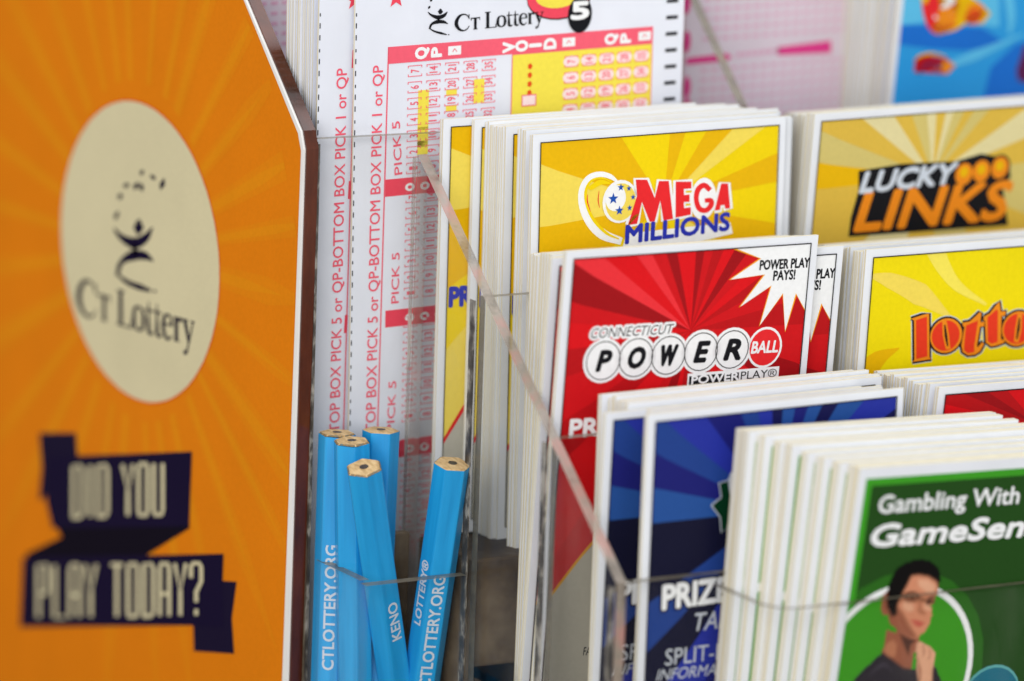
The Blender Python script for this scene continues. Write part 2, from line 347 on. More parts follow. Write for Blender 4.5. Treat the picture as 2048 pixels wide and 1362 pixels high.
ST = {
 'mega': [[3.614,62.0,66.645,1.0,1.0],[11.301,60.3,66.059,0.96,1.0],[14.387,58.6,65.794,0.92,1.0],[14.727,57.0,65.636,0.88,1.0],[14.92,55.4,65.608,0.85,1.0],[15.11,53.8,65.58,0.81,1.0],[15.437,52.2,65.547,0.77,1.0],[19.824,50.6,65.334,0.73,1.0],[19.723,49.0,65.32,0.69,1.0],[19.28,47.3,65.337,0.65,1.0],[15.907,45.6,65.364,0.62,1.0],[16.161,43.9,65.351,0.58,1.0],[19.301,41.9,65.252,0.54,1.0],[17.659,40.3,65.19,0.5,1.0]],
 'pow': [[11.828,31.0,38.175,1.0,0.1],[11.586,29.2,38.366,1.27,0.1],[11.612,27.4,38.663,1.55,0.1],[11.364,25.6,38.856,1.82,0.1],[11.252,23.8,39.041,2.09,0.1],[10.585,22.0,39.26,2.36,0.1],[9.916,20.2,39.478,2.64,0.1],[9.246,18.4,39.698,2.91,0.1],[8.575,16.6,39.918,3.18,0.1],[7.765,14.8,40.146,3.45,0.1],[5.207,11.0,40.575,3.73,0.1],[3.116,8.2,40.931,4.0,0.1]],
 'pow2': [[13.021,5.4,40.215,4.2,-0.1]],
 'lucky': [[103.664,62.0,63.699,1.0,1.2],[103.077,60.0,63.873,1.45,1.2],[102.64,58.0,64.041,1.91,1.2],[101.889,56.0,64.35,2.36,1.2],[100.234,54.0,64.571,2.82,1.2],[100.084,52.0,64.854,3.27,1.2],[99.485,50.0,65.03,3.73,1.2],[98.581,48.0,65.22,4.18,1.2],[97.97,46.0,65.524,4.64,1.2],[97.062,44.0,65.714,5.09,1.2],[96.445,42.0,66.018,5.55,1.2],[95.956,40.2,66.414,6.0,1.2]],
 'lotto': [[94.084,31.0,35.958,1.0,0.3],[94.045,29.2,36.13,1.19,0.3],[93.86,27.4,36.185,1.38,0.3],[93.367,25.6,36.384,1.57,0.3],[93.319,23.8,36.557,1.77,0.3],[92.672,22.0,36.765,1.96,0.3],[92.617,20.2,36.94,2.15,0.3],[92.262,18.4,37.132,2.34,0.3],[92.2,16.6,37.308,2.53,0.3],[91.402,14.8,37.403,2.72,0.3],[90.049,12.0,37.696,2.92,0.3],[89.874,9.0,38.078,3.11,0.3],[89.234,6.4,38.422,3.3,0.3]],
 'blue': [[11.075,-3.0,10.429,1.0,0.74],[12.695,-4.6,10.261,1.29,0.74],[12.259,-6.2,10.249,1.57,0.74],[12.084,-7.8,10.454,1.86,0.74],[12.195,-9.4,10.284,2.14,0.74],[11.616,-11.0,10.286,2.43,0.74],[11.849,-12.6,10.344,2.71,0.74],[11.407,-14.2,10.219,3.0,0.74]],
 'bluef': [[15.038,-18.0,9.744,2.5,0.74],[13.917,-20.0,9.871,2.27,0.74],[12.795,-22.0,10.0,2.03,0.74],[11.418,-24.4,10.229,1.8,0.74]],
 'red': [[88.455,-4.0,10.82,1.0,-0.4],[88.366,-5.8,10.92,1.43,-0.4],[88.281,-7.6,10.899,1.85,-0.4],[88.185,-9.4,11.002,2.28,-0.4],[88.233,-11.2,11.095,2.71,-0.4],[88.284,-13.0,11.067,3.14,-0.4],[88.331,-14.8,11.04,3.56,-0.4],[88.374,-16.6,11.014,3.99,-0.4],[88.707,-18.4,10.968,4.42,-0.4],[88.889,-20.2,10.933,4.85,-0.4],[89.067,-22.0,10.901,5.27,-0.4],[89.68,-24.0,10.875,5.7,-0.4]],
 'gs': [[30.124,-34.05,7.054,2.0,-1.4],[30.035,-36.9,7.049,2.66,-1.4],[32.568,-39.75,6.369,3.31,-1.4],[35.116,-42.6,5.223,3.97,-1.4],[36.243,-45.45,4.895,4.63,-1.4],[38.772,-48.3,3.757,5.29,-1.4],[41.275,-51.15,2.973,5.94,-1.4],[43.775,-54.0,2.075,6.6,-1.4]],
 'slip': [[-28.771,82.0,100.094,2.6,1.94],[-28.663,80.4,100.269,2.67,1.94],[-28.424,78.8,100.561,2.73,1.94],[-28.185,77.2,100.733,2.8,1.94],[-27.682,75.6,101.017,2.87,1.94],[-27.451,74.0,101.308,2.93,1.94],[-27.142,72.3,101.608,3.0,1.94]],
 'three': [[141.796,104.0,97.636,4.0,2.3],[145.775,101.0,98.124,4.56,2.3],[144.644,98.0,98.607,5.12,2.3],[143.978,95.0,99.209,5.69,2.3],[144.099,92.0,99.791,6.25,2.3],[144.845,89.0,100.356,6.81,2.3],[145.58,86.0,100.92,7.38,2.3],[146.47,83.0,101.349,7.94,2.3],[146.473,79.0,102.035,8.5,2.3]],
}
SIGN_EDGE = [(-3.0, -96.65),(0.83, 60.32),(-0.93, 64.64),(-31.97, 93.39),(-45.45, 104.39)]
ART = {
 'pow': [
  ('P','cover_print',0,'red',[[(2.1,-108),(68.29,-108),(68.29,-1.9),(2.1,-1.9)]]),
  ('P','cover_print',7,'ink',[[(1.95,-108),(68.44,-108),(68.44,-1.75),(1.95,-1.75)],[(2.23,-107.72),(2.23,-2.03),(68.16,-2.03),(68.16,-107.72)]]),
  ('P','cover_print',1,'red_d',[[(68.12,-21.87),(68.29,-21.88),(68.29,-15.12),(67.53,-15.2),(36.13,-21.36)]]),
  ('P','cover_print',1,'red_m',[[(67.53,-15.2),(68.29,-15.12),(68.29,-7.24),(65.34,-8.3),(36.13,-21.36)]]),
  ('P','cover_print',1,'red_d',[[(65.34,-8.3),(68.29,-7.24),(68.29,-1.9),(66.57,-1.9),(62.94,-3.89),(36.13,-21.36)]]),
  ('P','cover_print',1,'red_m',[[(51.28,-1.9),(36.13,-21.36),(56.93,-1.9)]]),
  ('P','cover_print',1,'red_dd',[[(46.88,-1.9),(36.13,-21.36),(51.28,-1.9)]]),
  ('P','cover_print',1,'red_d',[[(40.59,-1.9),(36.13,-21.36),(43.57,-1.9)]]),
  ('P','cover_print',1,'red_m',[[(38.15,-1.9),(36.13,-21.36),(40.59,-1.9)]]),
  ('P','cover_print',1,'red_dd',[[(35.76,-1.9),(36.13,-21.36),(38.15,-1.9)]]),
  ('P','cover_print',1,'red',[[(33.37,-1.9),(36.13,-21.36),(35.76,-1.9)]]),
  ('P','cover_print',1,'red_dd',[[(27.43,-1.9),(36.13,-21.36),(30.52,-1.9)]]),
  ('P','cover_print',1,'red_m',[[(23.45,-1.9),(36.13,-21.36),(27.43,-1.9)]]),
  ('P','cover_print',1,'red_l',[[(19.17,-1.9),(36.13,-21.36),(23.45,-1.9)]]),
  ('P','cover_print',1,'red_l',[[(10.54,-2.13),(10.28,-1.9),(2.1,-1.9),(2.1,-2.74),(7.85,-6.37),(36.13,-21.36)]]),
  ('P','cover_print',1,'red_dd',[[(7.85,-6.37),(2.1,-2.74),(2.1,-12.03),(5.21,-13.12),(36.13,-21.36)]]),
  ('P','cover_print',1,'red_m',[[(5.21,-13.12),(2.1,-12.03),(2.1,-17.05),(4.36,-17.5),(36.13,-21.36)]]),
  ('P','cover_print',1,'red_d',[[(4.21,-23.63),(2.1,-23.62),(2.1,-30.28),(5.23,-29.68),(36.13,-21.36)]]),
  ('P','cover_print',1,'red_m',[[(5.23,-29.68),(2.1,-30.28),(2.1,-41.21),(8.72,-37.88),(36.13,-21.36)]]),
  ('P','cover_print',1,'red_d',[[(8.72,-37.88),(2.1,-41.21),(2.1,-51.76),(12.76,-43.21),(36.13,-21.36)]]),
  ('P','cover_print',1,'red_m',[[(20.17,-49.09),(2.1,-75.59),(2.1,-98.23),(4.18,-94.7),(24.7,-51.25),(36.13,-21.36)]]),
  ('P','cover_print',1,'red_dd',[[(24.7,-51.25),(4.18,-94.7),(2.1,-98.23),(2.1,-108.0),(14.09,-108.0),(17.4,-99.13),(30.07,-52.78),(36.13,-21.36)]]),
  ('P','cover_print',1,'red_d',[[(33.39,-53.24),(25.63,-100.66),(23.74,-108.0),(42.06,-108.0),(42.35,-101.11),(40.07,-53.11),(36.13,-21.36)]]),
  ('P','cover_print',1,'red_m',[[(40.07,-53.11),(42.35,-101.11),(42.06,-108.0),(60.47,-108.0),(58.8,-98.08),(46.59,-51.6),(36.13,-21.36)]]),
  ('P','cover_print',1,'red_dd',[[(46.59,-51.6),(58.8,-98.08),(60.47,-108.0),(68.29,-108.0),(68.29,-77.33),(53.13,-48.47),(36.13,-21.36)]]),
  ('P','cover_print',1,'red',[[(53.13,-48.47),(68.29,-77.33),(68.29,-54.99),(58.79,-43.95),(36.13,-21.36)]]),
  ('P','cover_print',1,'red_dd',[[(63.58,-37.8),(68.29,-41.13),(68.29,-31.9),(66.58,-31.2),(36.13,-21.36)]]),
  ('P','cover_print',1,'red_m',[[(66.58,-31.2),(68.29,-31.9),(68.29,-21.88),(68.12,-21.87),(36.13,-21.36)]]),
  ('P','cover_print',2.0,'flame',[[(45.63,-1.9),(53.85,-4.78),(54.95,-4.88),(47.94,-1.9)]]),
  ('P','cover_print',2.07,'flame',[[(53.85,-4.78),(45.63,-9.55),(46.67,-9.39),(54.95,-4.88)]]),
  ('P','cover_print',2.14,'flame',[[(45.63,-9.55),(55.39,-8.94),(56.4,-8.68),(46.67,-9.39)]]),
  ('P','cover_print',2.0,'flame',[[(55.39,-8.94),(49.14,-16.55),(50.04,-16.13),(56.4,-8.68)]]),
  ('P','cover_print',2.07,'flame',[[(49.14,-16.55),(57.67,-11.97),(58.36,-11.32),(50.04,-16.13)]]),
  ('P','cover_print',2.14,'flame',[[(57.67,-11.97),(55.43,-21.66),(55.96,-20.9),(58.36,-11.32)]]),
  ('P','cover_print',2.0,'flame',[[(55.43,-21.66),(61.46,-14.21),(61.6,-13.3),(55.96,-20.9)]]),
  ('P','cover_print',2.07,'flame',[[(61.46,-14.21),(63.14,-23.65),(63.04,-22.69),(61.6,-13.3)]]),
  ('P','cover_print',2.14,'flame',[[(63.14,-23.65),(65.58,-14.41),(64.88,-13.57),(63.04,-22.69)]]),
  ('P','cover_print',2.0,'flame',[[(65.58,-14.41),(68.29,-17.98),(68.29,-18.57),(64.88,-13.57)]]),
  ('P','cover_print',3,'white',[[(46.87,-1.9),(54.4,-4.83),(46.15,-9.47),(55.9,-8.81),(49.59,-16.34),(58.01,-11.65),(55.7,-21.28),(61.53,-13.76),(63.09,-23.17),(65.23,-13.99),(68.29,-18.24),(68.29,-1.9)]]),
  ('T','burst_lettering',4,'ink','POWER PLAY',[54.17,-7.58,68.34,-7.73,2.28,0.03,0]),
  ('T','burst_lettering',4,'ink','PAYS!',[58.33,-10.41,64.5,-10.47,2.29,0.03,0]),
  ('T','ball_logo',4,'white','CONNECTICUT',[8.33,-21.34,31.22,-21.71,2.37,0.16,0.25]),
  ('T','ball_logo',5,'ink','CONNECTICUT',[8.33,-21.34,31.22,-21.71,2.37,0,0.25]),
  ('P','ball_logo',4,'white',[[(17.82,-27.01),(17.63,-25.6),(17.08,-24.29),(16.2,-23.16),(15.05,-22.29),(13.71,-21.75),(12.27,-21.56),(10.83,-21.75),(9.5,-22.29),(8.35,-23.16),(7.46,-24.29),(6.91,-25.6),(6.72,-27.01),(6.91,-28.42),(7.46,-29.74),(8.35,-30.87),(9.5,-31.73),(10.83,-32.28),(12.27,-32.46),(13.71,-32.28),(15.05,-31.73),(16.2,-30.87),(17.08,-29.74),(17.63,-28.42)]]),
  ('P','ball_logo',4,'white',[[(26.85,-26.9),(26.66,-25.49),(26.11,-24.18),(25.22,-23.05),(24.08,-22.18),(22.74,-21.64),(21.3,-21.45),(19.86,-21.64),(18.53,-22.18),(17.38,-23.05),(16.49,-24.18),(15.94,-25.49),(15.75,-26.9),(15.94,-28.31),(16.49,-29.63),(17.38,-30.76),(18.53,-31.62),(19.86,-32.17),(21.3,-32.35),(22.74,-32.17),(24.08,-31.62),(25.22,-30.76),(26.11,-29.63),(26.66,-28.31)]]),
  ('P','ball_logo',4,'white',[[(35.83,-26.97),(35.64,-25.56),(35.09,-24.24),(34.21,-23.12),(33.06,-22.25),(31.72,-21.71),(30.28,-21.52),(28.84,-21.71),(27.51,-22.25),(26.36,-23.12),(25.47,-24.24),(24.92,-25.56),(24.73,-26.97),(24.92,-28.38),(25.47,-29.69),(26.36,-30.82),(27.51,-31.69),(28.84,-32.23),(30.28,-32.42),(31.72,-32.23),(33.06,-31.69),(34.21,-30.82),(35.09,-29.69),(35.64,-28.38)]]),
  ('P','ball_logo',4,'white',[[(45.0,-26.73),(44.81,-25.32),(44.26,-24.01),(43.38,-22.88),(42.23,-22.01),(40.89,-21.47),(39.45,-21.28),(38.02,-21.47),(36.68,-22.01),(35.53,-22.88),(34.65,-24.01),(34.09,-25.32),(33.9,-26.73),(34.09,-28.14),(34.65,-29.46),(35.53,-30.59),(36.68,-31.45),(38.02,-32.0),(39.45,-32.18),(40.89,-32.0),(42.23,-31.45),(43.38,-30.59),(44.26,-29.46),(44.81,-28.14)]]),
  ('P','ball_logo',4,'white',[[(53.77,-26.77),(53.58,-25.36),(53.03,-24.05),(52.15,-22.92),(51.0,-22.05),(49.66,-21.51),(48.22,-21.32),(46.79,-21.51),(45.45,-22.05),(44.3,-22.92),(43.42,-24.05),(42.86,-25.36),(42.67,-26.77),(42.86,-28.18),(43.42,-29.5),(44.3,-30.63),(45.45,-31.49),(46.79,-32.04),(48.22,-32.22),(49.66,-32.04),(51.0,-31.49),(52.15,-30.63),(53.03,-29.5),(53.58,-28.18)]]),
  ('P','ball_logo',4,'white',[[(62.54,-26.92),(62.37,-25.6),(61.87,-24.37),(61.09,-23.31),(60.06,-22.5),(58.87,-21.99),(57.59,-21.82),(56.31,-21.99),(55.11,-22.5),(54.09,-23.31),(53.3,-24.37),(52.81,-25.6),(52.64,-26.92),(52.81,-28.24),(53.3,-29.47),(54.09,-30.52),(55.11,-31.33),(56.31,-31.84),(57.59,-32.02),(58.87,-31.84),(60.06,-31.33),(61.09,-30.52),(61.87,-29.47),(62.37,-28.24)]]),
  ('P','ball_logo',4,'white',[[(36.27,-36.35),(62.3,-36.35),(62.3,-31.92),(36.27,-31.92)]]),
  ('P','ball_logo',5,'ink',[[(17.02,-27.01),(16.86,-25.78),(16.38,-24.64),(15.63,-23.65),(14.65,-22.9),(13.5,-22.42),(12.27,-22.26),(11.04,-22.42),(9.9,-22.9),(8.91,-23.65),(8.16,-24.64),(7.68,-25.78),(7.52,-27.01),(7.68,-28.24),(8.16,-29.39),(8.91,-30.37),(9.9,-31.13),(11.04,-31.6),(12.27,-31.76),(13.5,-31.6),(14.65,-31.13),(15.63,-30.37),(16.38,-29.39),(16.86,-28.24)],[(16.78,-27.01),(16.63,-25.84),(16.18,-24.76),(15.46,-23.82),(14.53,-23.1),(13.44,-22.65),(12.27,-22.5),(11.1,-22.65),(10.01,-23.1),(9.08,-23.82),(8.36,-24.76),(7.91,-25.84),(7.76,-27.01),(7.91,-28.18),(8.36,-29.27),(9.08,-30.2),(10.01,-30.92),(11.1,-31.37),(12.27,-31.52),(13.44,-31.37),(14.53,-30.92),(15.46,-30.2),(16.18,-29.27),(16.63,-28.18)]]),
  ('T','ball_logo',6,'ink','P',[10.58,-29.32,14.31,-29.4,4.64,0.05,0.2]),
  ('P','ball_logo',5,'ink',[[(26.05,-26.9),(25.89,-25.67),(25.41,-24.53),(24.66,-23.54),(23.68,-22.79),(22.53,-22.31),(21.3,-22.15),(20.07,-22.31),(18.93,-22.79),(17.94,-23.54),(17.19,-24.53),(16.71,-25.67),(16.55,-26.9),(16.71,-28.13),(17.19,-29.28),(17.94,-30.26),(18.93,-31.02),(20.07,-31.49),(21.3,-31.65),(22.53,-31.49),(23.68,-31.02),(24.66,-30.26),(25.41,-29.28),(25.89,-28.13)],[(25.81,-26.9),(25.66,-25.73),(25.21,-24.65),(24.49,-23.71),(23.56,-22.99),(22.47,-22.54),(21.3,-22.39),(20.13,-22.54),(19.04,-22.99),(18.11,-23.71),(17.39,-24.65),(16.94,-25.73),(16.79,-26.9),(16.94,-28.07),(17.39,-29.16),(18.11,-30.09),(19.04,-30.81),(20.13,-31.26),(21.3,-31.41),(22.47,-31.26),(23.56,-30.81),(24.49,-30.09),(25.21,-29.16),(25.66,-28.07)]]),
  ('T','ball_logo',6,'ink','O',[19.31,-29.19,23.58,-29.31,4.66,0.05,0.2]),
  ('P','ball_logo',5,'ink',[[(35.03,-26.97),(34.87,-25.74),(34.39,-24.59),(33.64,-23.61),(32.66,-22.86),(31.51,-22.38),(30.28,-22.22),(29.05,-22.38),(27.91,-22.86),(26.92,-23.61),(26.17,-24.59),(25.69,-25.74),(25.53,-26.97),(25.69,-28.2),(26.17,-29.34),(26.92,-30.33),(27.91,-31.08),(29.05,-31.56),(30.28,-31.72),(31.51,-31.56),(32.66,-31.08),(33.64,-30.33),(34.39,-29.34),(34.87,-28.2)],[(34.79,-26.97),(34.64,-25.8),(34.19,-24.71),(33.47,-23.78),(32.54,-23.06),(31.45,-22.61),(30.28,-22.46),(29.11,-22.61),(28.02,-23.06),(27.09,-23.78),(26.37,-24.71),(25.92,-25.8),(25.77,-26.97),(25.92,-28.14),(26.37,-29.23),(27.09,-30.16),(28.02,-30.88),(29.11,-31.33),(30.28,-31.48),(31.45,-31.33),(32.54,-30.88),(33.47,-30.16),(34.19,-29.23),(34.64,-28.14)]]),
  ('T','ball_logo',6,'ink','W',[28.28,-29.27,32.59,-29.39,4.68,0.05,0.2]),
  ('P','ball_logo',5,'ink',[[(44.2,-26.73),(44.04,-25.5),(43.57,-24.36),(42.81,-23.37),(41.83,-22.62),(40.68,-22.14),(39.45,-21.98),(38.22,-22.14),(37.08,-22.62),(36.09,-23.37),(35.34,-24.36),(34.86,-25.5),(34.7,-26.73),(34.86,-27.96),(35.34,-29.11),(36.09,-30.09),(37.08,-30.85),(38.22,-31.32),(39.45,-31.48),(40.68,-31.32),(41.83,-30.85),(42.81,-30.09),(43.57,-29.11),(44.04,-27.96)],[(43.97,-26.73),(43.81,-25.56),(43.36,-24.48),(42.64,-23.54),(41.71,-22.82),(40.62,-22.37),(39.45,-22.22),(38.29,-22.37),(37.2,-22.82),(36.26,-23.54),(35.54,-24.48),(35.09,-25.56),(34.94,-26.73),(35.09,-27.9),(35.54,-28.99),(36.26,-29.92),(37.2,-30.64),(38.29,-31.09),(39.45,-31.24),(40.62,-31.09),(41.71,-30.64),(42.64,-29.92),(43.36,-28.99),(43.81,-27.9)]]),
  ('T','ball_logo',6,'ink','E',[37.73,-29.06,41.56,-29.15,4.7,0.05,0.2]),
  ('P','ball_logo',5,'ink',[[(52.97,-26.77),(52.81,-25.54),(52.34,-24.4),(51.58,-23.42),(50.6,-22.66),(49.45,-22.19),(48.22,-22.02),(46.99,-22.19),(45.85,-22.66),(44.86,-23.42),(44.11,-24.4),(43.63,-25.54),(43.47,-26.77),(43.63,-28.0),(44.11,-29.15),(44.86,-30.13),(45.85,-30.89),(46.99,-31.36),(48.22,-31.52),(49.45,-31.36),(50.6,-30.89),(51.58,-30.13),(52.34,-29.15),(52.81,-28.0)],[(52.73,-26.77),(52.58,-25.61),(52.13,-24.52),(51.41,-23.58),(50.48,-22.87),(49.39,-22.42),(48.22,-22.26),(47.05,-22.42),(45.97,-22.87),(45.03,-23.58),(44.31,-24.52),(43.86,-25.61),(43.71,-26.77),(43.86,-27.94),(44.31,-29.03),(45.03,-29.96),(45.97,-30.68),(47.05,-31.13),(48.22,-31.29),(49.39,-31.13),(50.48,-30.68),(51.41,-29.96),(52.13,-29.03),(52.58,-27.94)]]),
  ('T','ball_logo',6,'ink','R',[46.2,-29.1,50.58,-29.21,4.72,0.05,0.2]),
  ('P','ball_logo',5,'red_b',[[(61.94,-26.92),(61.79,-25.75),(61.36,-24.67),(60.66,-23.73),(59.76,-23.02),(58.71,-22.57),(57.59,-22.42),(56.46,-22.57),(55.41,-23.02),(54.51,-23.73),(53.82,-24.67),(53.39,-25.75),(53.24,-26.92),(53.39,-28.08),(53.82,-29.17),(54.51,-30.1),(55.41,-30.81),(56.46,-31.26),(57.59,-31.42),(58.71,-31.26),(59.76,-30.81),(60.66,-30.1),(61.36,-29.17),(61.79,-28.08)]]),
  ('T','ball_logo',6,'white','BALL',[53.75,-28.11,61.33,-28.26,2.82,0.03,0.12]),
  ('P','ball_logo',5,'ink',[[(36.7,-32.58),(50.77,-32.59),(50.97,-36.16),(36.8,-35.11)]]),
  ('T','ball_logo',6,'white','POWER',[37.46,-34.53,50.81,-34.49,1.91,0.04,0]),
  ('T','ball_logo',6,'ink','PLAY®',[51.39,-34.41,61.67,-34.46,1.93,0,0]),
  ('T','prize_lettering',4,'white','PRIZE',[4.59,-45.06,22.27,-45.34,4.16,0.04,0]),
  ('P','cover_print',3,'yel_d',[[(2.1,-85.21),(2.63,-84.64),(3.36,-83.81),(4.27,-82.74),(5.29,-81.49),(6.35,-80.21),(7.35,-79.01),(8.25,-77.92),(9.12,-76.88),(9.97,-75.87),(10.84,-74.9),(11.68,-73.97),(12.5,-73.09),(13.37,-72.21),(14.36,-71.3),(15.49,-70.33),(16.7,-69.33),(18.03,-68.33),(19.51,-67.35),(21.2,-66.4),(23.07,-65.46),(25.02,-64.52),(26.94,-63.58),(26.53,-63.04),(24.61,-63.98),(22.66,-64.92),(20.78,-65.87),(19.07,-66.84),(17.56,-67.84),(16.21,-68.85),(14.98,-69.86),(13.85,-70.84),(12.84,-71.76),(11.96,-72.65),(11.13,-73.54),(10.29,-74.47),(9.42,-75.45),(8.56,-76.46),(7.69,-77.5),(6.79,-78.59),(5.79,-79.79),(4.73,-81.08),(3.71,-82.32),(2.81,-83.39),(2.1,-84.19)]]),
  ('P','cover_print',2,'stone',[[(2.1,-85.21),(3.13,-84.1),(7.11,-79.3),(10.61,-75.18),(14.15,-71.57),(19.33,-67.59),(26.78,-63.81),(32.42,-64.31),(36.51,-108.0),(2.1,-108.0)]]),
  ('T','cover_print',4,'ink','FATHER',[13.09,-99.89,19.47,-100.27,2.03,0.01,0]),
 ],
 'mega': [
  ('P','cover_print',0,'yel',[[(2.1,-100),(70.35,-100),(70.35,-2),(2.1,-2)]]),
  ('P','cover_print',8,'ink',[[(1.95,-100),(70.5,-100),(70.5,-1.85),(1.95,-1.85)],[(2.2,-99.75),(2.2,-2.1),(70.25,-2.1),(70.25,-99.75)]]),
  ('P','cover_print',1,'yel_o',[[(69.3,-16.2),(70.35,-16.14),(70.35,-8.99),(67.9,-9.66),(37.47,-19.57)]]),
  ('P','cover_print',1,'yel_s',[[(64.89,-3.07),(66.88,-2.0),(56.95,-2.0),(37.47,-19.57)]]),
  ('P','cover_print',1,'yel_o',[[(49.3,-2.0),(37.47,-19.57),(56.95,-2.0)]]),
  ('P','cover_print',1,'yel_o',[[(38.69,-2.0),(37.47,-19.57),(43.17,-2.0)]]),
  ('P','cover_print',1,'yel_o',[[(19.24,-2.0),(37.47,-19.57),(24.68,-2.0)]]),
  ('P','cover_print',1,'yel_o',[[(9.4,-2.0),(10.32,-2.64),(37.47,-19.57),(19.24,-2.0)]]),
  ('P','cover_print',1,'yel_o',[[(10.32,-2.64),(9.4,-2.0),(2.1,-2.0),(2.1,-7.14),(7.21,-9.18),(37.47,-19.57)]]),
  ('P','cover_print',1,'yel_s',[[(7.21,-9.18),(2.1,-7.14),(2.1,-15.08),(5.71,-15.7),(37.47,-19.57)]]),
  ('P','cover_print',1,'yel_s',[[(5.71,-15.7),(2.1,-15.08),(2.1,-22.52),(5.6,-22.39),(37.47,-19.57)]]),
  ('P','cover_print',1,'yel_o',[[(5.6,-22.39),(2.1,-22.52),(2.1,-30.83),(7.05,-29.49),(37.47,-19.57)]]),
  ('P','cover_print',1,'yel_o',[[(7.05,-29.49),(2.1,-30.83),(2.1,-41.99),(10.65,-37.03),(37.47,-19.57)]]),
  ('P','cover_print',1,'yel_s',[[(16.08,-43.38),(2.1,-57.43),(2.1,-98.82),(5.33,-92.83),(25.52,-49.26),(37.47,-19.57)]]),
  ('P','cover_print',1,'yel_o',[[(25.52,-49.26),(5.33,-92.83),(2.1,-98.82),(2.1,-100.0),(32.23,-100.0),(32.32,-99.41),(36.39,-51.56),(37.47,-19.57)]]),
  ('P','cover_print',1,'yel_o',[[(36.39,-51.56),(32.32,-99.41),(32.23,-100.0),(60.69,-100.0),(59.94,-96.36),(47.39,-50.0),(37.47,-19.57)]]),
  ('P','cover_print',1,'yel_s',[[(57.2,-44.77),(70.35,-63.45),(70.35,-40.49),(64.63,-36.51),(37.47,-19.57)]]),
  ('P','cover_print',1,'yel_o',[[(64.63,-36.51),(70.35,-40.49),(70.35,-26.61),(68.78,-26.2),(37.47,-19.57)]]),
  ('P','lottery_logo',2,'white',[[(24.59,-13.23),(24.06,-12.69),(23.54,-12.13),(22.95,-11.56),(22.26,-11.05),(21.45,-10.69),(20.59,-10.39),(19.68,-10.17),(18.76,-10.08),(17.84,-10.11),(16.9,-10.26),(15.98,-10.54),(15.15,-11.01),(14.45,-11.63),(13.86,-12.4),(13.4,-13.28),(13.09,-14.23),(12.94,-15.25),(12.95,-16.34),(13.08,-17.46),(13.33,-18.57),(13.71,-19.7),(14.22,-20.84),(14.84,-21.97),(15.55,-23.05),(16.38,-24.04),(17.3,-24.99),(18.35,-25.89),(19.56,-26.72),(20.98,-27.33),(22.45,-27.79),(23.88,-28.17),(25.25,-28.57),(25.86,-26.9),(24.52,-26.32),(23.18,-25.77),(21.98,-25.23),(21.02,-24.64),(20.15,-24.05),(19.35,-23.36),(18.61,-22.6),(17.94,-21.79),(17.29,-20.94),(16.7,-20.02),(16.2,-19.08),(15.81,-18.17),(15.49,-17.26),(15.26,-16.34),(15.14,-15.46),(15.14,-14.68),(15.29,-13.96),(15.57,-13.26),(15.95,-12.64),(16.36,-12.17),(16.86,-11.86),(17.5,-11.63),(18.21,-11.49),(18.9,-11.43),(19.57,-11.47),(20.28,-11.6),(21.0,-11.82),(21.67,-12.08),(22.31,-12.34),(22.94,-12.7),(23.61,-13.12),(24.28,-13.53)]]),
  ('P','lottery_logo',3,'yel',[[(22.39,-12.86),(21.72,-12.48),(21.05,-12.07),(20.34,-11.7),(19.57,-11.46),(18.72,-11.41),(17.84,-11.48),(16.99,-11.67),(16.26,-12.01),(15.66,-12.52),(15.18,-13.18),(14.82,-13.93),(14.61,-14.75),(14.57,-15.62),(14.67,-16.57),(14.89,-17.55),(15.21,-18.52),(15.61,-19.49),(16.12,-20.48),(16.72,-21.46),(17.42,-22.4),(18.24,-23.31),(19.17,-24.2),(20.14,-25.03),(21.09,-25.73),(22.05,-26.24),(22.98,-26.6),(23.88,-26.89),(24.78,-27.21),(24.9,-26.94),(24.04,-26.53),(23.19,-26.14),(22.36,-25.72),(21.55,-25.18),(20.67,-24.51),(19.76,-23.71),(18.89,-22.85),(18.13,-21.99),(17.47,-21.12),(16.88,-20.2),(16.39,-19.28),(15.99,-18.36),(15.68,-17.45),(15.46,-16.54),(15.34,-15.67),(15.36,-14.89),(15.52,-14.17),(15.8,-13.49),(16.2,-12.9),(16.66,-12.45),(17.26,-12.16),(18.0,-11.98),(18.79,-11.91),(19.53,-11.94),(20.2,-12.07),(20.88,-12.35),(21.59,-12.7),(22.3,-13.02)]]),
  ('P','lottery_logo',3,'yel',[[(22.04,-13.07),(21.37,-12.78),(20.69,-12.47),(19.93,-12.19),(19.03,-12.06),(18.14,-12.33),(17.33,-12.73),(16.65,-13.11),(16.23,-13.31),(16.24,-13.42),(16.34,-13.56),(16.17,-13.51),(15.93,-13.44),(15.69,-13.63),(15.7,-13.79),(15.73,-14.03),(16.14,-14.38),(16.78,-14.45),(17.43,-14.21),(18.15,-13.85),(18.86,-13.54),(19.43,-13.39),(19.91,-13.27),(20.54,-13.27),(21.25,-13.32),(21.98,-13.36)]]),
  ('P','lottery_logo',4,'red_b',[[(15.47,-15.45),(15.43,-15.88),(15.38,-16.3),(15.36,-16.75),(15.41,-17.26),(15.61,-17.84),(15.88,-18.46),(16.17,-19.09),(16.45,-19.72),(16.54,-19.69),(16.32,-19.06),(16.07,-18.41),(15.86,-17.79),(15.72,-17.23),(15.62,-16.75),(15.59,-16.32),(15.59,-15.89),(15.57,-15.46)]]),
  ('P','lottery_logo',4,'red_b',[[(18.72,-14.78),(18.64,-15.38),(18.55,-15.99),(18.48,-16.59),(18.46,-17.16),(18.55,-17.67),(18.7,-18.12),(18.86,-18.56),(19.01,-19.0),(19.11,-18.99),(19.0,-18.54),(18.88,-18.1),(18.78,-17.65),(18.74,-17.17),(18.71,-16.62),(18.74,-16.02),(18.79,-15.4),(18.82,-14.79)]]),
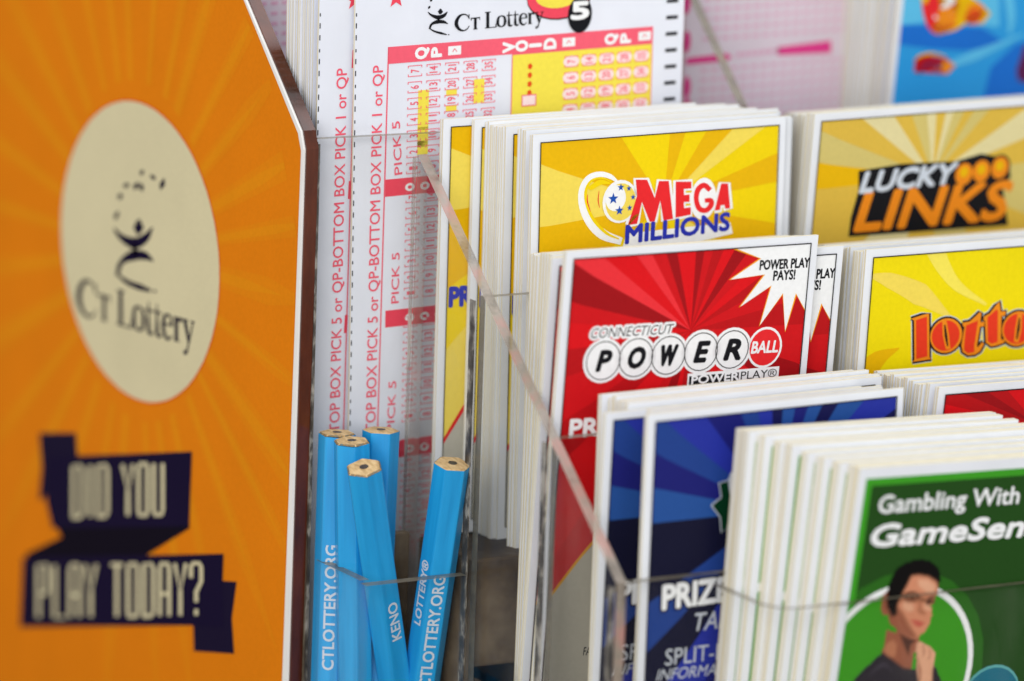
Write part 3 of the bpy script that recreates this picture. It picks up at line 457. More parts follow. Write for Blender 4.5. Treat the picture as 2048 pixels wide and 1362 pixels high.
  ('P','lottery_logo',4,'white',[[(29.85,-17.85),(29.68,-16.48),(29.18,-15.2),(28.38,-14.1),(27.35,-13.26),(26.14,-12.73),(24.85,-12.55),(23.55,-12.73),(22.35,-13.26),(21.31,-14.1),(20.52,-15.2),(20.02,-16.48),(19.85,-17.85),(20.02,-19.22),(20.52,-20.5),(21.31,-21.6),(22.35,-22.44),(23.55,-22.97),(24.85,-23.15),(26.14,-22.97),(27.35,-22.44),(28.38,-21.6),(29.18,-20.5),(29.68,-19.22)]]),
  ('P','lottery_logo',5,'yel_s',[[(29.29,-17.98),(29.14,-16.79),(28.71,-15.68),(28.03,-14.73),(27.14,-14.0),(26.1,-13.54),(24.99,-13.38),(23.88,-13.54),(22.84,-14.0),(21.95,-14.73),(21.27,-15.68),(20.84,-16.79),(20.69,-17.98),(20.84,-19.17),(21.27,-20.28),(21.95,-21.23),(22.84,-21.96),(23.88,-22.42),(24.99,-22.58),(26.1,-22.42),(27.14,-21.96),(28.03,-21.23),(28.71,-20.28),(29.14,-19.17)]]),
  ('P','lottery_logo',6,'white',[[(26.4,-16.91),(26.3,-16.09),(26.01,-15.31),(25.55,-14.65),(24.95,-14.14),(24.25,-13.82),(23.5,-13.71),(22.75,-13.82),(22.05,-14.14),(21.45,-14.65),(20.99,-15.31),(20.7,-16.09),(20.6,-16.91),(20.7,-17.74),(20.99,-18.51),(21.45,-19.18),(22.05,-19.68),(22.75,-20.0),(23.5,-20.11),(24.25,-20.0),(24.95,-19.68),(25.55,-19.18),(26.01,-18.51),(26.3,-17.74)]]),
  ('P','lottery_logo',7,'blue_l',[[(24.88,-13.37),(25.13,-14.03),(25.83,-14.06),(25.28,-14.5),(25.47,-15.18),(24.88,-14.79),(24.3,-15.18),(24.48,-14.5),(23.93,-14.06),(24.64,-14.03)]]),
  ('P','lottery_logo',7,'blue_l',[[(27.19,-14.02),(27.37,-14.52),(27.9,-14.54),(27.49,-14.87),(27.63,-15.38),(27.19,-15.09),(26.75,-15.38),(26.89,-14.87),(26.47,-14.54),(27.0,-14.52)]]),
  ('P','lottery_logo',7,'blue_l',[[(22.81,-15.51),(23.18,-16.5),(24.24,-16.55),(23.41,-17.21),(23.69,-18.23),(22.81,-17.64),(21.93,-18.23),(22.21,-17.21),(21.38,-16.55),(22.44,-16.5)]]),
  ('P','lottery_logo',7,'blue_l',[[(28.44,-16.27),(28.62,-16.77),(29.15,-16.79),(28.74,-17.12),(28.88,-17.63),(28.44,-17.34),(28.0,-17.63),(28.14,-17.12),(27.72,-16.79),(28.25,-16.77)]]),
  ('P','lottery_logo',7,'blue_l',[[(24.63,-18.8),(24.94,-19.63),(25.82,-19.67),(25.13,-20.22),(25.37,-21.07),(24.63,-20.58),(23.9,-21.07),(24.13,-20.22),(23.45,-19.67),(24.33,-19.63)]]),
  ('P','lottery_logo',7,'blue_l',[[(27.54,-18.8),(27.74,-19.33),(28.3,-19.36),(27.86,-19.71),(28.01,-20.25),(27.54,-19.94),(27.07,-20.25),(27.22,-19.71),(26.78,-19.36),(27.34,-19.33)]]),
  ('P','lottery_logo',4.0,'white',[[(27.3,-24.45),(30.46,-24.07),(29.12,-23.29),(27.06,-23.12)]]),
  ('P','lottery_logo',4.07,'white',[[(30.46,-24.07),(31.15,-19.01),(30.89,-17.69),(29.12,-23.29)]]),
  ('P','lottery_logo',4.14,'white',[[(31.15,-19.01),(32.82,-23.82),(34.09,-23.18),(30.89,-17.69)]]),
  ('P','lottery_logo',4.0,'white',[[(32.82,-23.82),(35.56,-23.79),(34.15,-23.11),(34.09,-23.18)]]),
  ('P','lottery_logo',4.07,'white',[[(35.56,-23.79),(36.38,-19.09),(36.17,-17.76),(34.15,-23.11)]]),
  ('P','lottery_logo',4.14,'white',[[(36.38,-19.09),(36.76,-23.73),(38.0,-23.06),(36.17,-17.76)]]),
  ('P','lottery_logo',4.0,'white',[[(36.76,-23.73),(40.89,-23.38),(39.35,-23.09),(38.0,-23.06)]]),
  ('P','lottery_logo',4.07,'white',[[(40.89,-23.38),(39.3,-13.58),(37.86,-13.94),(39.35,-23.09)]]),
  ('P','lottery_logo',4.14,'white',[[(39.3,-13.58),(35.16,-13.1),(36.38,-14.03),(37.86,-13.94)]]),
  ('P','lottery_logo',4.0,'white',[[(35.16,-13.1),(34.73,-17.05),(34.62,-18.36),(36.38,-14.03)]]),
  ('P','lottery_logo',4.07,'white',[[(34.73,-17.05),(32.88,-12.59),(31.84,-13.47),(34.62,-18.36)]]),
  ('P','lottery_logo',4.14,'white',[[(32.88,-12.59),(28.45,-12.35),(29.77,-13.15),(31.84,-13.47)]]),
  ('P','lottery_logo',4.0,'white',[[(28.45,-12.35),(28.82,-16.58),(30.34,-16.91),(29.77,-13.15)]]),
  ('P','lottery_logo',4.07,'white',[[(28.82,-16.58),(26.44,-23.54),(27.92,-24.04),(30.34,-16.91)]]),
  ('P','lottery_logo',4.0,'white',[[(40.99,-23.65),(45.67,-23.13),(44.76,-21.96),(40.64,-22.32)]]),
  ('P','lottery_logo',4.07,'white',[[(45.67,-23.13),(45.68,-20.28),(44.63,-21.16),(44.76,-21.96)]]),
  ('P','lottery_logo',4.14,'white',[[(45.68,-20.28),(43.67,-20.3),(42.76,-21.29),(44.63,-21.16)]]),
  ('P','lottery_logo',4.0,'white',[[(43.67,-20.3),(43.7,-19.75),(42.49,-18.79),(42.76,-21.29)]]),
  ('P','lottery_logo',4.07,'white',[[(43.7,-19.75),(45.39,-19.78),(44.12,-18.88),(42.49,-18.79)]]),
  ('P','lottery_logo',4.14,'white',[[(45.39,-19.78),(45.28,-17.13),(44.11,-17.89),(44.12,-18.88)]]),
  ('P','lottery_logo',4.0,'white',[[(45.28,-17.13),(43.63,-17.1),(42.58,-17.99),(44.11,-17.89)]]),
  ('P','lottery_logo',4.07,'white',[[(43.63,-17.1),(43.53,-16.56),(42.44,-15.5),(42.58,-17.99)]]),
  ('P','lottery_logo',4.14,'white',[[(43.53,-16.56),(45.73,-16.55),(44.62,-15.51),(42.44,-15.5)]]),
  ('P','lottery_logo',4.0,'white',[[(45.73,-16.55),(45.41,-13.77),(44.83,-14.95),(44.62,-15.51)]]),
  ('P','lottery_logo',4.07,'white',[[(45.41,-13.77),(39.88,-13.73),(41.31,-14.37),(44.83,-14.95)]]),
  ('P','lottery_logo',4.14,'white',[[(39.88,-13.73),(40.04,-22.92),(41.59,-23.04),(41.31,-14.37)]]),
  ('P','lottery_logo',4.0,'white',[[(52.23,-22.72),(54.25,-22.56),(53.2,-21.46),(52.01,-21.37)]]),
  ('P','lottery_logo',4.07,'white',[[(54.25,-22.56),(54.47,-21.38),(53.26,-20.41),(53.2,-21.46)]]),
  ('P','lottery_logo',4.14,'white',[[(54.47,-21.38),(54.55,-21.33),(55.45,-20.32),(53.26,-20.41)]]),
  ('P','lottery_logo',4.0,'white',[[(54.55,-21.33),(54.87,-22.4),(55.63,-21.29),(55.45,-20.32)]]),
  ('P','lottery_logo',4.07,'white',[[(54.87,-22.4),(57.47,-21.89),(55.89,-21.64),(55.63,-21.29)]]),
  ('P','lottery_logo',4.14,'white',[[(57.47,-21.89),(56.55,-15.38),(55.08,-15.73),(55.89,-21.64)]]),
  ('P','lottery_logo',4.0,'white',[[(56.55,-15.38),(53.13,-15.08),(54.56,-15.77),(55.08,-15.73)]]),
  ('P','lottery_logo',4.07,'white',[[(53.13,-15.08),(51.35,-21.83),(52.89,-22.26),(54.56,-15.77)]]),
  ('P','lottery_logo',4,'white',[[(26.89,-25.88),(56.88,-25.38),(57.7,-28.19),(45.99,-29.74),(25.62,-30.0)]]),
  ('P','lottery_logo',6,'red_b',[[(27.18,-23.79),(29.79,-23.68),(31.02,-18.35),(33.46,-23.5),(34.86,-23.45),(36.27,-18.42),(37.38,-23.4),(40.12,-23.23),(38.58,-13.76),(35.77,-13.57),(34.67,-17.71),(32.36,-13.03),(29.11,-12.75),(29.58,-16.74)]]),
  ('P','lottery_logo',6,'red_b',[[(40.82,-22.98),(45.22,-22.55),(45.16,-20.72),(43.21,-20.79),(43.09,-19.27),(44.76,-19.33),(44.69,-17.51),(43.11,-17.55),(42.99,-16.03),(45.17,-16.03),(45.12,-14.36),(40.6,-14.05)]]),
  ('P','lottery_logo',6,'red_b',[[(52.12,-22.05),(53.72,-22.01),(53.86,-20.89),(55.0,-20.82),(55.25,-21.85),(56.68,-21.77),(55.81,-15.56),(53.85,-15.42)]]),
  ('P','lottery_logo',5,'white',[[(52.49,-18.86),(52.36,-17.51),(51.99,-16.26),(51.39,-15.18),(50.62,-14.35),(49.71,-13.83),(48.74,-13.66),(47.77,-13.83),(46.87,-14.35),(46.09,-15.18),(45.49,-16.26),(45.12,-17.51),(44.99,-18.86),(45.12,-20.2),(45.49,-21.46),(46.09,-22.53),(46.87,-23.36),(47.77,-23.88),(48.74,-24.06),(49.71,-23.88),(50.62,-23.36),(51.39,-22.53),(51.99,-21.46),(52.36,-20.2)]]),
  ('P','lottery_logo',6,'red_b',[[(51.17,-16.46),(50.74,-16.07),(50.28,-15.63),(49.71,-15.18),(48.92,-14.87),(48.11,-14.93),(47.45,-15.19),(46.89,-15.59),(46.44,-16.1),(46.17,-16.71),(46.0,-17.41),(45.94,-18.14),(45.98,-18.85),(46.09,-19.56),(46.31,-20.29),(46.63,-20.99),(47.08,-21.61),(47.73,-22.07),(48.45,-22.34),(49.16,-22.46),(49.86,-22.43),(50.49,-22.2),(51.0,-21.84),(51.4,-21.43),(51.69,-21.02),(51.87,-20.57),(51.93,-20.08),(51.84,-19.56),(51.39,-18.99),(50.7,-18.76),(50.12,-18.76),(49.59,-18.8),(49.12,-18.82),(49.24,-19.86),(49.74,-19.9),(50.25,-19.92),(50.58,-19.96),(50.54,-19.95),(50.42,-19.84),(50.43,-19.95),(50.41,-20.16),(50.32,-20.36),(50.15,-20.6),(49.88,-20.88),(49.59,-21.09),(49.39,-21.18),(49.13,-21.17),(48.77,-21.1),(48.44,-20.97),(48.22,-20.8),(47.98,-20.5),(47.72,-20.0),(47.51,-19.42),(47.39,-18.87),(47.4,-18.33),(47.48,-17.74),(47.63,-17.22),(47.83,-16.84),(48.07,-16.57),(48.39,-16.34),(48.7,-16.22),(48.83,-16.19),(48.94,-16.23),(49.28,-16.49),(49.74,-16.89),(50.22,-17.28)]]),
  ('P','lottery_logo',6,'flame',[[(30.14,-21.17),(29.77,-21.29),(29.39,-21.39),(28.98,-21.55),(28.52,-21.82),(28.17,-22.31),(27.81,-22.87),(27.45,-23.46),(27.1,-24.03),(27.28,-24.15),(27.78,-23.67),(28.28,-23.18),(28.77,-22.73),(29.22,-22.39),(29.49,-22.09),(29.76,-21.87),(30.04,-21.66),(30.34,-21.44)]]),
  ('T','lottery_logo',6,'blue_t','MILLIONS',[26.69,-28.27,56.58,-27.13,4.23,0.04,0.05]),
  ('P','cover_print',3,'red',[[(2.1,-79.71),(9,-69.5),(20,-60),(20,-61.6),(9.3,-70.9),(2.1,-81.15)]]),
  ('P','cover_print',2,'stone',[[(2.1,-80.12),(9,-70),(20,-60.5),(70,-58),(70.0,-100.0),(2.1,-100.0)]]),
  ('T','prize_lettering',4,'blue_t','PRIZE',[3.0,-46.4,17,-46.4,4.6,0.05,0]),
 ],
 'lucky': [
  ('P','cover_print',0,'sand',[[(2.1,-100),(77.45,-100),(77.45,-2),(2.1,-2)]]),
  ('P','cover_print',8,'ink',[[(1.95,-100),(77.6,-100),(77.6,-1.85),(1.95,-1.85)],[(2.2,-99.75),(2.2,-2.1),(77.35,-2.1),(77.35,-99.75)]]),
  ('P','cover_print',1,'yel_g',[[(69.63,-16.86),(77.45,-16.73),(77.45,-7.48),(68.39,-9.73),(37.68,-18.75)]]),
  ('P','cover_print',1,'sand_l',[[(68.39,-9.73),(77.45,-7.48),(77.45,-2.0),(66.36,-2.0),(65.29,-2.57),(37.68,-18.75)]]),
  ('P','cover_print',1,'yel_g',[[(65.29,-2.57),(66.36,-2.0),(53.65,-2.0),(37.68,-18.75)]]),
  ('P','cover_print',1,'yel_g',[[(45.72,-2.0),(37.68,-18.75),(48.82,-2.0)]]),
  ('P','cover_print',1,'sand_l',[[(39.93,-2.0),(37.68,-18.75),(42.37,-2.0)]]),
  ('P','cover_print',1,'yel_g',[[(36.99,-2.0),(37.68,-18.75),(39.93,-2.0)]]),
  ('P','cover_print',1,'sand_l',[[(34.01,-2.0),(37.68,-18.75),(36.99,-2.0)]]),
  ('P','cover_print',1,'yel_g',[[(23.94,-2.0),(37.68,-18.75),(29.38,-2.0)]]),
  ('P','cover_print',1,'sand_l',[[(14.31,-2.0),(37.68,-18.75),(23.94,-2.0)]]),
  ('P','cover_print',1,'yel_g',[[(2.1,-2.0),(2.1,-4.35),(7.94,-6.96),(37.68,-18.75),(14.31,-2.0)]]),
  ('P','cover_print',1,'yel_o',[[(6.13,-13.4),(2.1,-12.54),(2.1,-19.45),(5.69,-19.52),(37.68,-18.75)]]),
  ('P','cover_print',1,'yel_g',[[(5.69,-19.52),(2.1,-19.45),(2.1,-30.33),(7.32,-28.84),(37.68,-18.75)]]),
  ('P','cover_print',1,'yel_g',[[(7.32,-28.84),(2.1,-30.33),(2.1,-46.23),(12.6,-38.62),(37.68,-18.75)]]),
  ('P','cover_print',1,'sand_l',[[(12.6,-38.62),(2.1,-46.23),(2.1,-100.0),(2.44,-100.0),(6.33,-92.35),(25.89,-48.5),(37.68,-18.75)]]),
  ('P','cover_print',1,'yel_g',[[(25.89,-48.5),(6.33,-92.35),(2.44,-100.0),(47.42,-100.0),(47.33,-98.17),(42.35,-50.41),(37.68,-18.75)]]),
  ('P','cover_print',1,'yel_g',[[(57.55,-43.84),(77.45,-71.27),(77.45,-35.01),(67.43,-30.54),(37.68,-18.75)]]),
  ('P','lottery_logo',2,'ink',[[(14.64,-15.63),(27.78,-14.7),(44.41,-15.21),(52.21,-13.74),(60.88,-15.69),(62.28,-20.52),(60.25,-23.76),(63.05,-33.5),(13.37,-32.63),(13.61,-27.64),(15.2,-20.78)]]),
  ('T','lottery_logo',3,'silver','LUCKY',[15.64,-21.28,45.22,-20.77,4.98,0.05,0.25]),
  ('P','lottery_logo',2.5,'ink',[[(50.68,-18.78),(50.56,-17.87),(50.23,-17.03),(49.71,-16.3),(49.03,-15.75),(48.23,-15.4),(47.38,-15.28),(46.52,-15.4),(45.73,-15.75),(45.04,-16.3),(44.52,-17.03),(44.19,-17.87),(44.08,-18.78),(44.19,-19.68),(44.52,-20.53),(45.04,-21.25),(45.73,-21.81),(46.52,-22.16),(47.38,-22.28),(48.23,-22.16),(49.03,-21.81),(49.71,-21.25),(50.23,-20.53),(50.56,-19.68)]]),
  ('P','lottery_logo',3,'org',[[(50.08,-18.78),(49.98,-18.03),(49.71,-17.33),(49.28,-16.73),(48.73,-16.27),(48.07,-15.98),(47.38,-15.88),(46.68,-15.98),(46.03,-16.27),(45.47,-16.73),(45.04,-17.33),(44.77,-18.03),(44.68,-18.78),(44.77,-19.53),(45.04,-20.23),(45.47,-20.83),(46.03,-21.29),(46.68,-21.58),(47.38,-21.68),(48.07,-21.58),(48.73,-21.29),(49.28,-20.83),(49.71,-20.23),(49.98,-19.53)]]),
  ('P','lottery_logo',2.5,'ink',[[(56.06,-18.35),(55.95,-17.45),(55.62,-16.6),(55.09,-15.88),(54.41,-15.32),(53.61,-14.97),(52.76,-14.85),(51.91,-14.97),(51.11,-15.32),(50.43,-15.88),(49.9,-16.6),(49.57,-17.45),(49.46,-18.35),(49.57,-19.26),(49.9,-20.1),(50.43,-20.83),(51.11,-21.39),(51.91,-21.74),(52.76,-21.85),(53.61,-21.74),(54.41,-21.39),(55.09,-20.83),(55.62,-20.1),(55.95,-19.26)]]),
  ('P','lottery_logo',3,'org',[[(55.46,-18.35),(55.37,-17.6),(55.1,-16.9),(54.67,-16.3),(54.11,-15.84),(53.46,-15.55),(52.76,-15.45),(52.06,-15.55),(51.41,-15.84),(50.85,-16.3),(50.42,-16.9),(50.15,-17.6),(50.06,-18.35),(50.15,-19.11),(50.42,-19.8),(50.85,-20.41),(51.41,-20.87),(52.06,-21.16),(52.76,-21.25),(53.46,-21.16),(54.11,-20.87),(54.67,-20.41),(55.1,-19.8),(55.37,-19.11)]]),
  ('P','lottery_logo',2.5,'ink',[[(61.79,-17.89),(61.67,-16.98),(61.34,-16.14),(60.82,-15.41),(60.14,-14.85),(59.34,-14.51),(58.49,-14.39),(57.63,-14.51),(56.84,-14.85),(56.15,-15.41),(55.63,-16.14),(55.3,-16.98),(55.19,-17.89),(55.3,-18.79),(55.63,-19.64),(56.15,-20.36),(56.84,-20.92),(57.63,-21.27),(58.49,-21.39),(59.34,-21.27),(60.14,-20.92),(60.82,-20.36),(61.34,-19.64),(61.67,-18.79)]]),
  ('P','lottery_logo',3,'org',[[(61.19,-17.89),(61.09,-17.14),(60.82,-16.44),(60.39,-15.84),(59.84,-15.37),(59.18,-15.08),(58.49,-14.99),(57.79,-15.08),(57.14,-15.37),(56.58,-15.84),(56.15,-16.44),(55.88,-17.14),(55.79,-17.89),(55.88,-18.64),(56.15,-19.34),(56.58,-19.94),(57.14,-20.4),(57.79,-20.69),(58.49,-20.79),(59.18,-20.69),(59.84,-20.4),(60.39,-19.94),(60.82,-19.34),(61.09,-18.64)]]),
  ('P','lottery_logo',4,'yel_o',[[(48.61,-18.23),(48.57,-17.87),(48.44,-17.53),(48.23,-17.24),(47.96,-17.02),(47.65,-16.88),(47.31,-16.83),(46.98,-16.88),(46.66,-17.02),(46.39,-17.24),(46.19,-17.53),(46.06,-17.87),(46.01,-18.23),(46.06,-18.6),(46.19,-18.93),(46.39,-19.22),(46.66,-19.45),(46.98,-19.59),(47.31,-19.63),(47.65,-19.59),(47.96,-19.45),(48.23,-19.22),(48.44,-18.93),(48.57,-18.6)]]),
  ('P','lottery_logo',4,'yel_o',[[(54.01,-17.95),(53.97,-17.58),(53.84,-17.25),(53.63,-16.96),(53.36,-16.73),(53.05,-16.59),(52.71,-16.55),(52.38,-16.59),(52.06,-16.73),(51.79,-16.96),(51.59,-17.25),(51.46,-17.58),(51.41,-17.95),(51.46,-18.31),(51.59,-18.65),(51.79,-18.94),(52.06,-19.16),(52.38,-19.3),(52.71,-19.35),(53.05,-19.3),(53.36,-19.16),(53.63,-18.94),(53.84,-18.65),(53.97,-18.31)]]),
  ('P','lottery_logo',4,'yel_o',[[(59.72,-17.34),(59.68,-16.98),(59.55,-16.64),(59.34,-16.35),(59.07,-16.13),(58.76,-15.99),(58.42,-15.94),(58.08,-15.99),(57.77,-16.13),(57.5,-16.35),(57.29,-16.64),(57.16,-16.98),(57.12,-17.34),(57.16,-17.7),(57.29,-18.04),(57.5,-18.33),(57.77,-18.55),(58.08,-18.69),(58.42,-18.74),(58.76,-18.69),(59.07,-18.55),(59.34,-18.33),(59.55,-18.04),(59.68,-17.7)]]),
  ('T','lottery_logo',3,'org','LINKS',[15.15,-31.1,62.8,-31.43,9.46,0.04,0.2]),
 ],
 'lotto': [
  ('P','cover_print',0,'yel_c',[[(2.1,-100),(76.79,-100),(76.79,-2),(2.1,-2)]]),
  ('P','cover_print',8,'ink',[[(1.95,-100),(76.94,-100),(76.94,-1.85),(1.95,-1.85)],[(2.23,-99.72),(2.23,-2.13),(76.66,-2.13),(76.66,-99.72)]]),
  ('P','cover_print',1,'yel_s',[[(2.1,-7.16),(3.58,-7.91),(5.13,-8.74),(6.78,-9.74),(8.77,-10.73),(10.96,-11.87),(13.17,-13.14),(15.29,-14.49),(17.9,-15.32),(20.68,-16.42),(23.57,-17.65),(26.47,-18.85),(26.9,-18.37),(24.85,-16.22),(22.8,-14.02),(20.67,-11.85),(18.41,-9.77),(15.61,-8.6),(12.87,-7.63),(10.29,-6.83),(7.91,-6.19),(5.73,-5.98),(3.84,-5.99),(2.14,-6.09),(2.1,-6.1)]]),
  ('P','cover_print',1,'yel_p',[[(17.91,-2.0),(18.77,-3.23),(19.9,-4.78),(21.15,-6.3),(22.46,-7.72),(23.84,-9.12),(25.43,-10.52),(27.31,-11.89),(29.59,-13.11),(32.07,-14.23),(34.61,-15.31),(37.09,-16.39),(37.44,-15.86),(35.21,-14.37),(32.93,-12.9),(30.84,-11.46),(29.15,-10.06),(27.85,-8.76),(26.8,-7.45),(25.88,-6.08),(25.01,-4.68),(24.23,-3.26),(23.65,-2.0)]]),
  ('P','cover_print',1,'yel_o',[[(5.11,-33.07),(5.81,-31.95),(6.44,-30.85),(7.01,-29.9),(7.66,-29.08),(8.45,-28.15),(9.56,-27.24),(10.84,-26.34),(12.1,-25.41),(11.95,-25.16),(10.17,-25.23),(8.35,-25.28),(6.5,-25.41),(4.65,-25.75),(3.1,-26.51),(2.1,-27.17),(2.1,-30.81)]]),
  ('P','lottery_logo',1.5,'silver',[[(14.5,-18.77),(14.87,-18.59),(16.65,-18.6),(15.24,-17.51)]]),
  ('P','lottery_logo',1.57,'silver',[[(14.87,-18.59),(15.91,-28.41),(17.72,-28.62),(16.65,-18.6)]]),
  ('P','lottery_logo',1.64,'silver',[[(15.91,-28.41),(16.31,-29.79),(16.1,-28.26),(17.72,-28.62)]]),
  ('P','lottery_logo',1.5,'silver',[[(16.31,-29.79),(22.15,-29.49),(21.52,-27.99),(16.1,-28.26)]]),
  ('P','lottery_logo',1.57,'silver',[[(22.15,-29.49),(22.02,-28.23),(20.22,-28.18),(21.52,-27.99)]]),
  ('P','lottery_logo',1.64,'silver',[[(22.02,-28.23),(20.82,-17.1),(19.07,-17.21),(20.22,-28.18)]]),
  ('P','lottery_logo',1.5,'silver',[[(20.82,-17.1),(17.75,-16.67),(18.43,-18.16),(19.07,-17.21)]]),
  ('P','lottery_logo',1.57,'silver',[[(17.75,-16.67),(14.51,-17.4),(15.23,-18.88),(18.43,-18.16)]]),
  ('P','lottery_logo',1.8,'silver',[[(14.87,-18.14),(15.76,-18.6),(16.81,-28.52),(16.2,-29.03),(21.83,-28.74),(21.12,-28.21),(19.95,-17.15),(18.09,-17.42)]]),
  ('P','lottery_logo',1.5,'silver',[[(30.72,-21.05),(33.04,-20.83),(32.08,-19.41),(30.24,-19.53)]]),
  ('P','lottery_logo',1.57,'silver',[[(33.04,-20.83),(34.84,-19.56),(33.48,-18.36),(32.08,-19.41)]]),
  ('P','lottery_logo',1.64,'silver',[[(34.84,-19.56),(35.96,-18.6),(34.82,-17.26),(33.48,-18.36)]]),
  ('P','lottery_logo',1.5,'silver',[[(35.96,-18.6),(34.88,-18.08),(36.7,-18.16),(34.82,-17.26)]]),
  ('P','lottery_logo',1.57,'silver',[[(34.88,-18.08),(34.91,-20.7),(36.59,-20.32),(36.7,-18.16)]]),
  ('P','lottery_logo',1.64,'silver',[[(34.91,-20.7),(36.4,-21.01),(37.59,-20.03),(36.59,-20.32)]]),
  ('P','lottery_logo',1.5,'silver',[[(36.4,-21.01),(36.28,-20.99),(37.73,-22.13),(37.59,-20.03)]]),
  ('P','lottery_logo',1.57,'silver',[[(36.28,-20.99),(34.88,-21.3),(36.65,-21.96),(37.73,-22.13)]]),
  ('P','lottery_logo',1.64,'silver',[[(34.88,-21.3),(34.38,-26.26),(36.21,-26.54),(36.65,-21.96)]]),
  ('P','lottery_logo',1.5,'silver',[[(34.38,-26.26),(36.28,-27.6),(35.17,-26.23),(36.21,-26.54)]]),
  ('P','lottery_logo',1.57,'silver',[[(36.28,-27.6),(37.54,-26.27),(36.52,-24.86),(35.17,-26.23)]]),
  ('P','lottery_logo',1.64,'silver',[[(37.54,-26.27),(36.48,-25.95),(38.29,-26.52),(36.52,-24.86)]]),
  ('P','lottery_logo',1.5,'silver',[[(36.48,-25.95),(35.67,-27.37),(37.15,-28.48),(38.29,-26.52)]]),
  ('P','lottery_logo',1.57,'silver',[[(35.67,-27.37),(34.6,-27.86),(35.3,-29.37),(37.15,-28.48)]]),
  ('P','lottery_logo',1.64,'silver',[[(34.6,-27.86),(32.96,-27.88),(32.73,-29.35),(35.3,-29.37)]]),
  ('P','lottery_logo',1.5,'silver',[[(32.96,-27.88),(31.94,-27.33),(30.51,-28.06),(32.73,-29.35)]]),
  ('P','lottery_logo',1.57,'silver',[[(31.94,-27.33),(31.59,-26.18),(29.76,-25.93),(30.51,-28.06)]]),
  ('P','lottery_logo',1.64,'silver',[[(31.59,-26.18),(32.07,-21.42),(30.24,-21.17),(29.76,-25.93)]]),
  ('P','lottery_logo',1.5,'silver',[[(32.07,-21.42),(31.44,-20.82),(29.88,-21.38),(30.24,-21.17)]]),
  ('P','lottery_logo',1.57,'silver',[[(31.44,-20.82),(31.38,-20.28),(29.58,-20.3),(29.88,-21.38)]]),
  ('P','lottery_logo',1.8,'silver',[[(30.48,-20.29),(32.56,-20.12),(34.16,-18.96),(35.39,-17.93),(35.79,-18.12),(35.75,-20.51),(36.99,-20.52),(37.0,-21.56),(35.77,-21.63),(35.29,-26.4),(35.73,-26.91),(37.03,-25.57),(37.38,-26.23),(36.41,-27.93),(34.95,-28.62),(32.84,-28.62),(31.22,-27.69),(30.68,-26.05),(31.15,-21.3),(30.66,-21.1)]]),
  ('P','lottery_logo',1.5,'silver',[[(37.37,-19.85),(39.19,-19.07),(37.82,-17.87),(36.34,-18.45)]]),
  ('P','lottery_logo',1.57,'silver',[[(39.19,-19.07),(40.82,-17.18),(39.28,-16.13),(37.82,-17.87)]]),
  ('P','lottery_logo',1.64,'silver',[[(40.82,-17.18),(40.46,-16.07),(41.72,-15.15),(39.28,-16.13)]]),
  ('P','lottery_logo',1.5,'silver',[[(40.46,-16.07),(41.01,-18.58),(42.47,-17.86),(41.72,-15.15)]]),
  ('P','lottery_logo',1.57,'silver',[[(41.01,-18.58),(42.75,-18.79),(43.82,-17.71),(42.47,-17.86)]]),
  ('P','lottery_logo',1.64,'silver',[[(42.75,-18.79),(42.47,-18.71),(43.93,-19.85),(43.82,-17.71)]]),
  ('P','lottery_logo',1.5,'silver',[[(42.47,-18.71),(41.14,-19.15),(42.97,-19.58),(43.93,-19.85)]]),
  ('P','lottery_logo',1.57,'silver',[[(41.14,-19.15),(41.51,-24.79),(43.35,-24.89),(42.97,-19.58)]]),
  ('P','lottery_logo',1.64,'silver',[[(41.51,-24.79),(42.72,-26.4),(43.08,-24.96),(43.35,-24.89)]]),
  ('P','lottery_logo',1.5,'silver',[[(42.72,-26.4),(43.22,-25.76),(44.42,-24.77),(43.08,-24.96)]]),
  ('P','lottery_logo',1.57,'silver',[[(43.22,-25.76),(42.88,-25.58),(44.18,-26.85),(44.42,-24.77)]]),
  ('P','lottery_logo',1.64,'silver',[[(42.88,-25.58),(41.32,-25.96),(42.0,-27.47),(44.18,-26.85)]]),
  ('P','lottery_logo',1.5,'silver',[[(41.32,-25.96),(39.88,-26.16),(39.63,-27.63),(42.0,-27.47)]]),
  ('P','lottery_logo',1.57,'silver',[[(39.88,-26.16),(38.98,-25.7),(37.23,-25.91),(39.63,-27.63)]]),
  ('P','lottery_logo',1.64,'silver',[[(38.98,-25.7),(38.14,-20.12),(36.34,-20.16),(37.23,-25.91)]]),
  ('P','lottery_logo',1.5,'silver',[[(38.14,-20.12),(37.63,-19.98),(35.89,-20.23),(36.34,-20.16)]]),
  ('P','lottery_logo',1.57,'silver',[[(37.63,-19.98),(37.77,-19.34),(35.94,-18.96),(35.89,-20.23)]]),
  ('P','lottery_logo',1.8,'silver',[[(36.85,-19.15),(38.51,-18.47),(40.05,-16.66),(41.09,-15.61),(41.74,-18.22),(43.28,-18.25),(43.2,-19.28),(42.05,-19.36),(42.43,-24.84),(42.9,-25.68),(43.82,-25.27),(43.53,-26.21),(41.66,-26.71),(39.75,-26.89),(38.11,-25.81),(37.24,-20.14),(36.76,-20.1)]]),
  ('P','lottery_logo',1.95,'silver',[[(31.37,-22.98),(31.31,-24.31),(30.87,-25.55),(30.08,-26.64),(28.99,-27.48),(27.68,-28.03),(26.24,-28.24),(24.76,-28.1),(23.36,-27.62),(22.11,-26.84),(21.12,-25.81),(20.44,-24.6),(20.12,-23.29),(20.18,-21.97),(20.62,-20.73),(21.41,-19.65),(22.49,-18.81),(23.79,-18.26),(25.23,-18.04),(26.7,-18.17),(28.11,-18.64),(29.35,-19.42),(30.36,-20.45),(31.04,-21.66)]]),
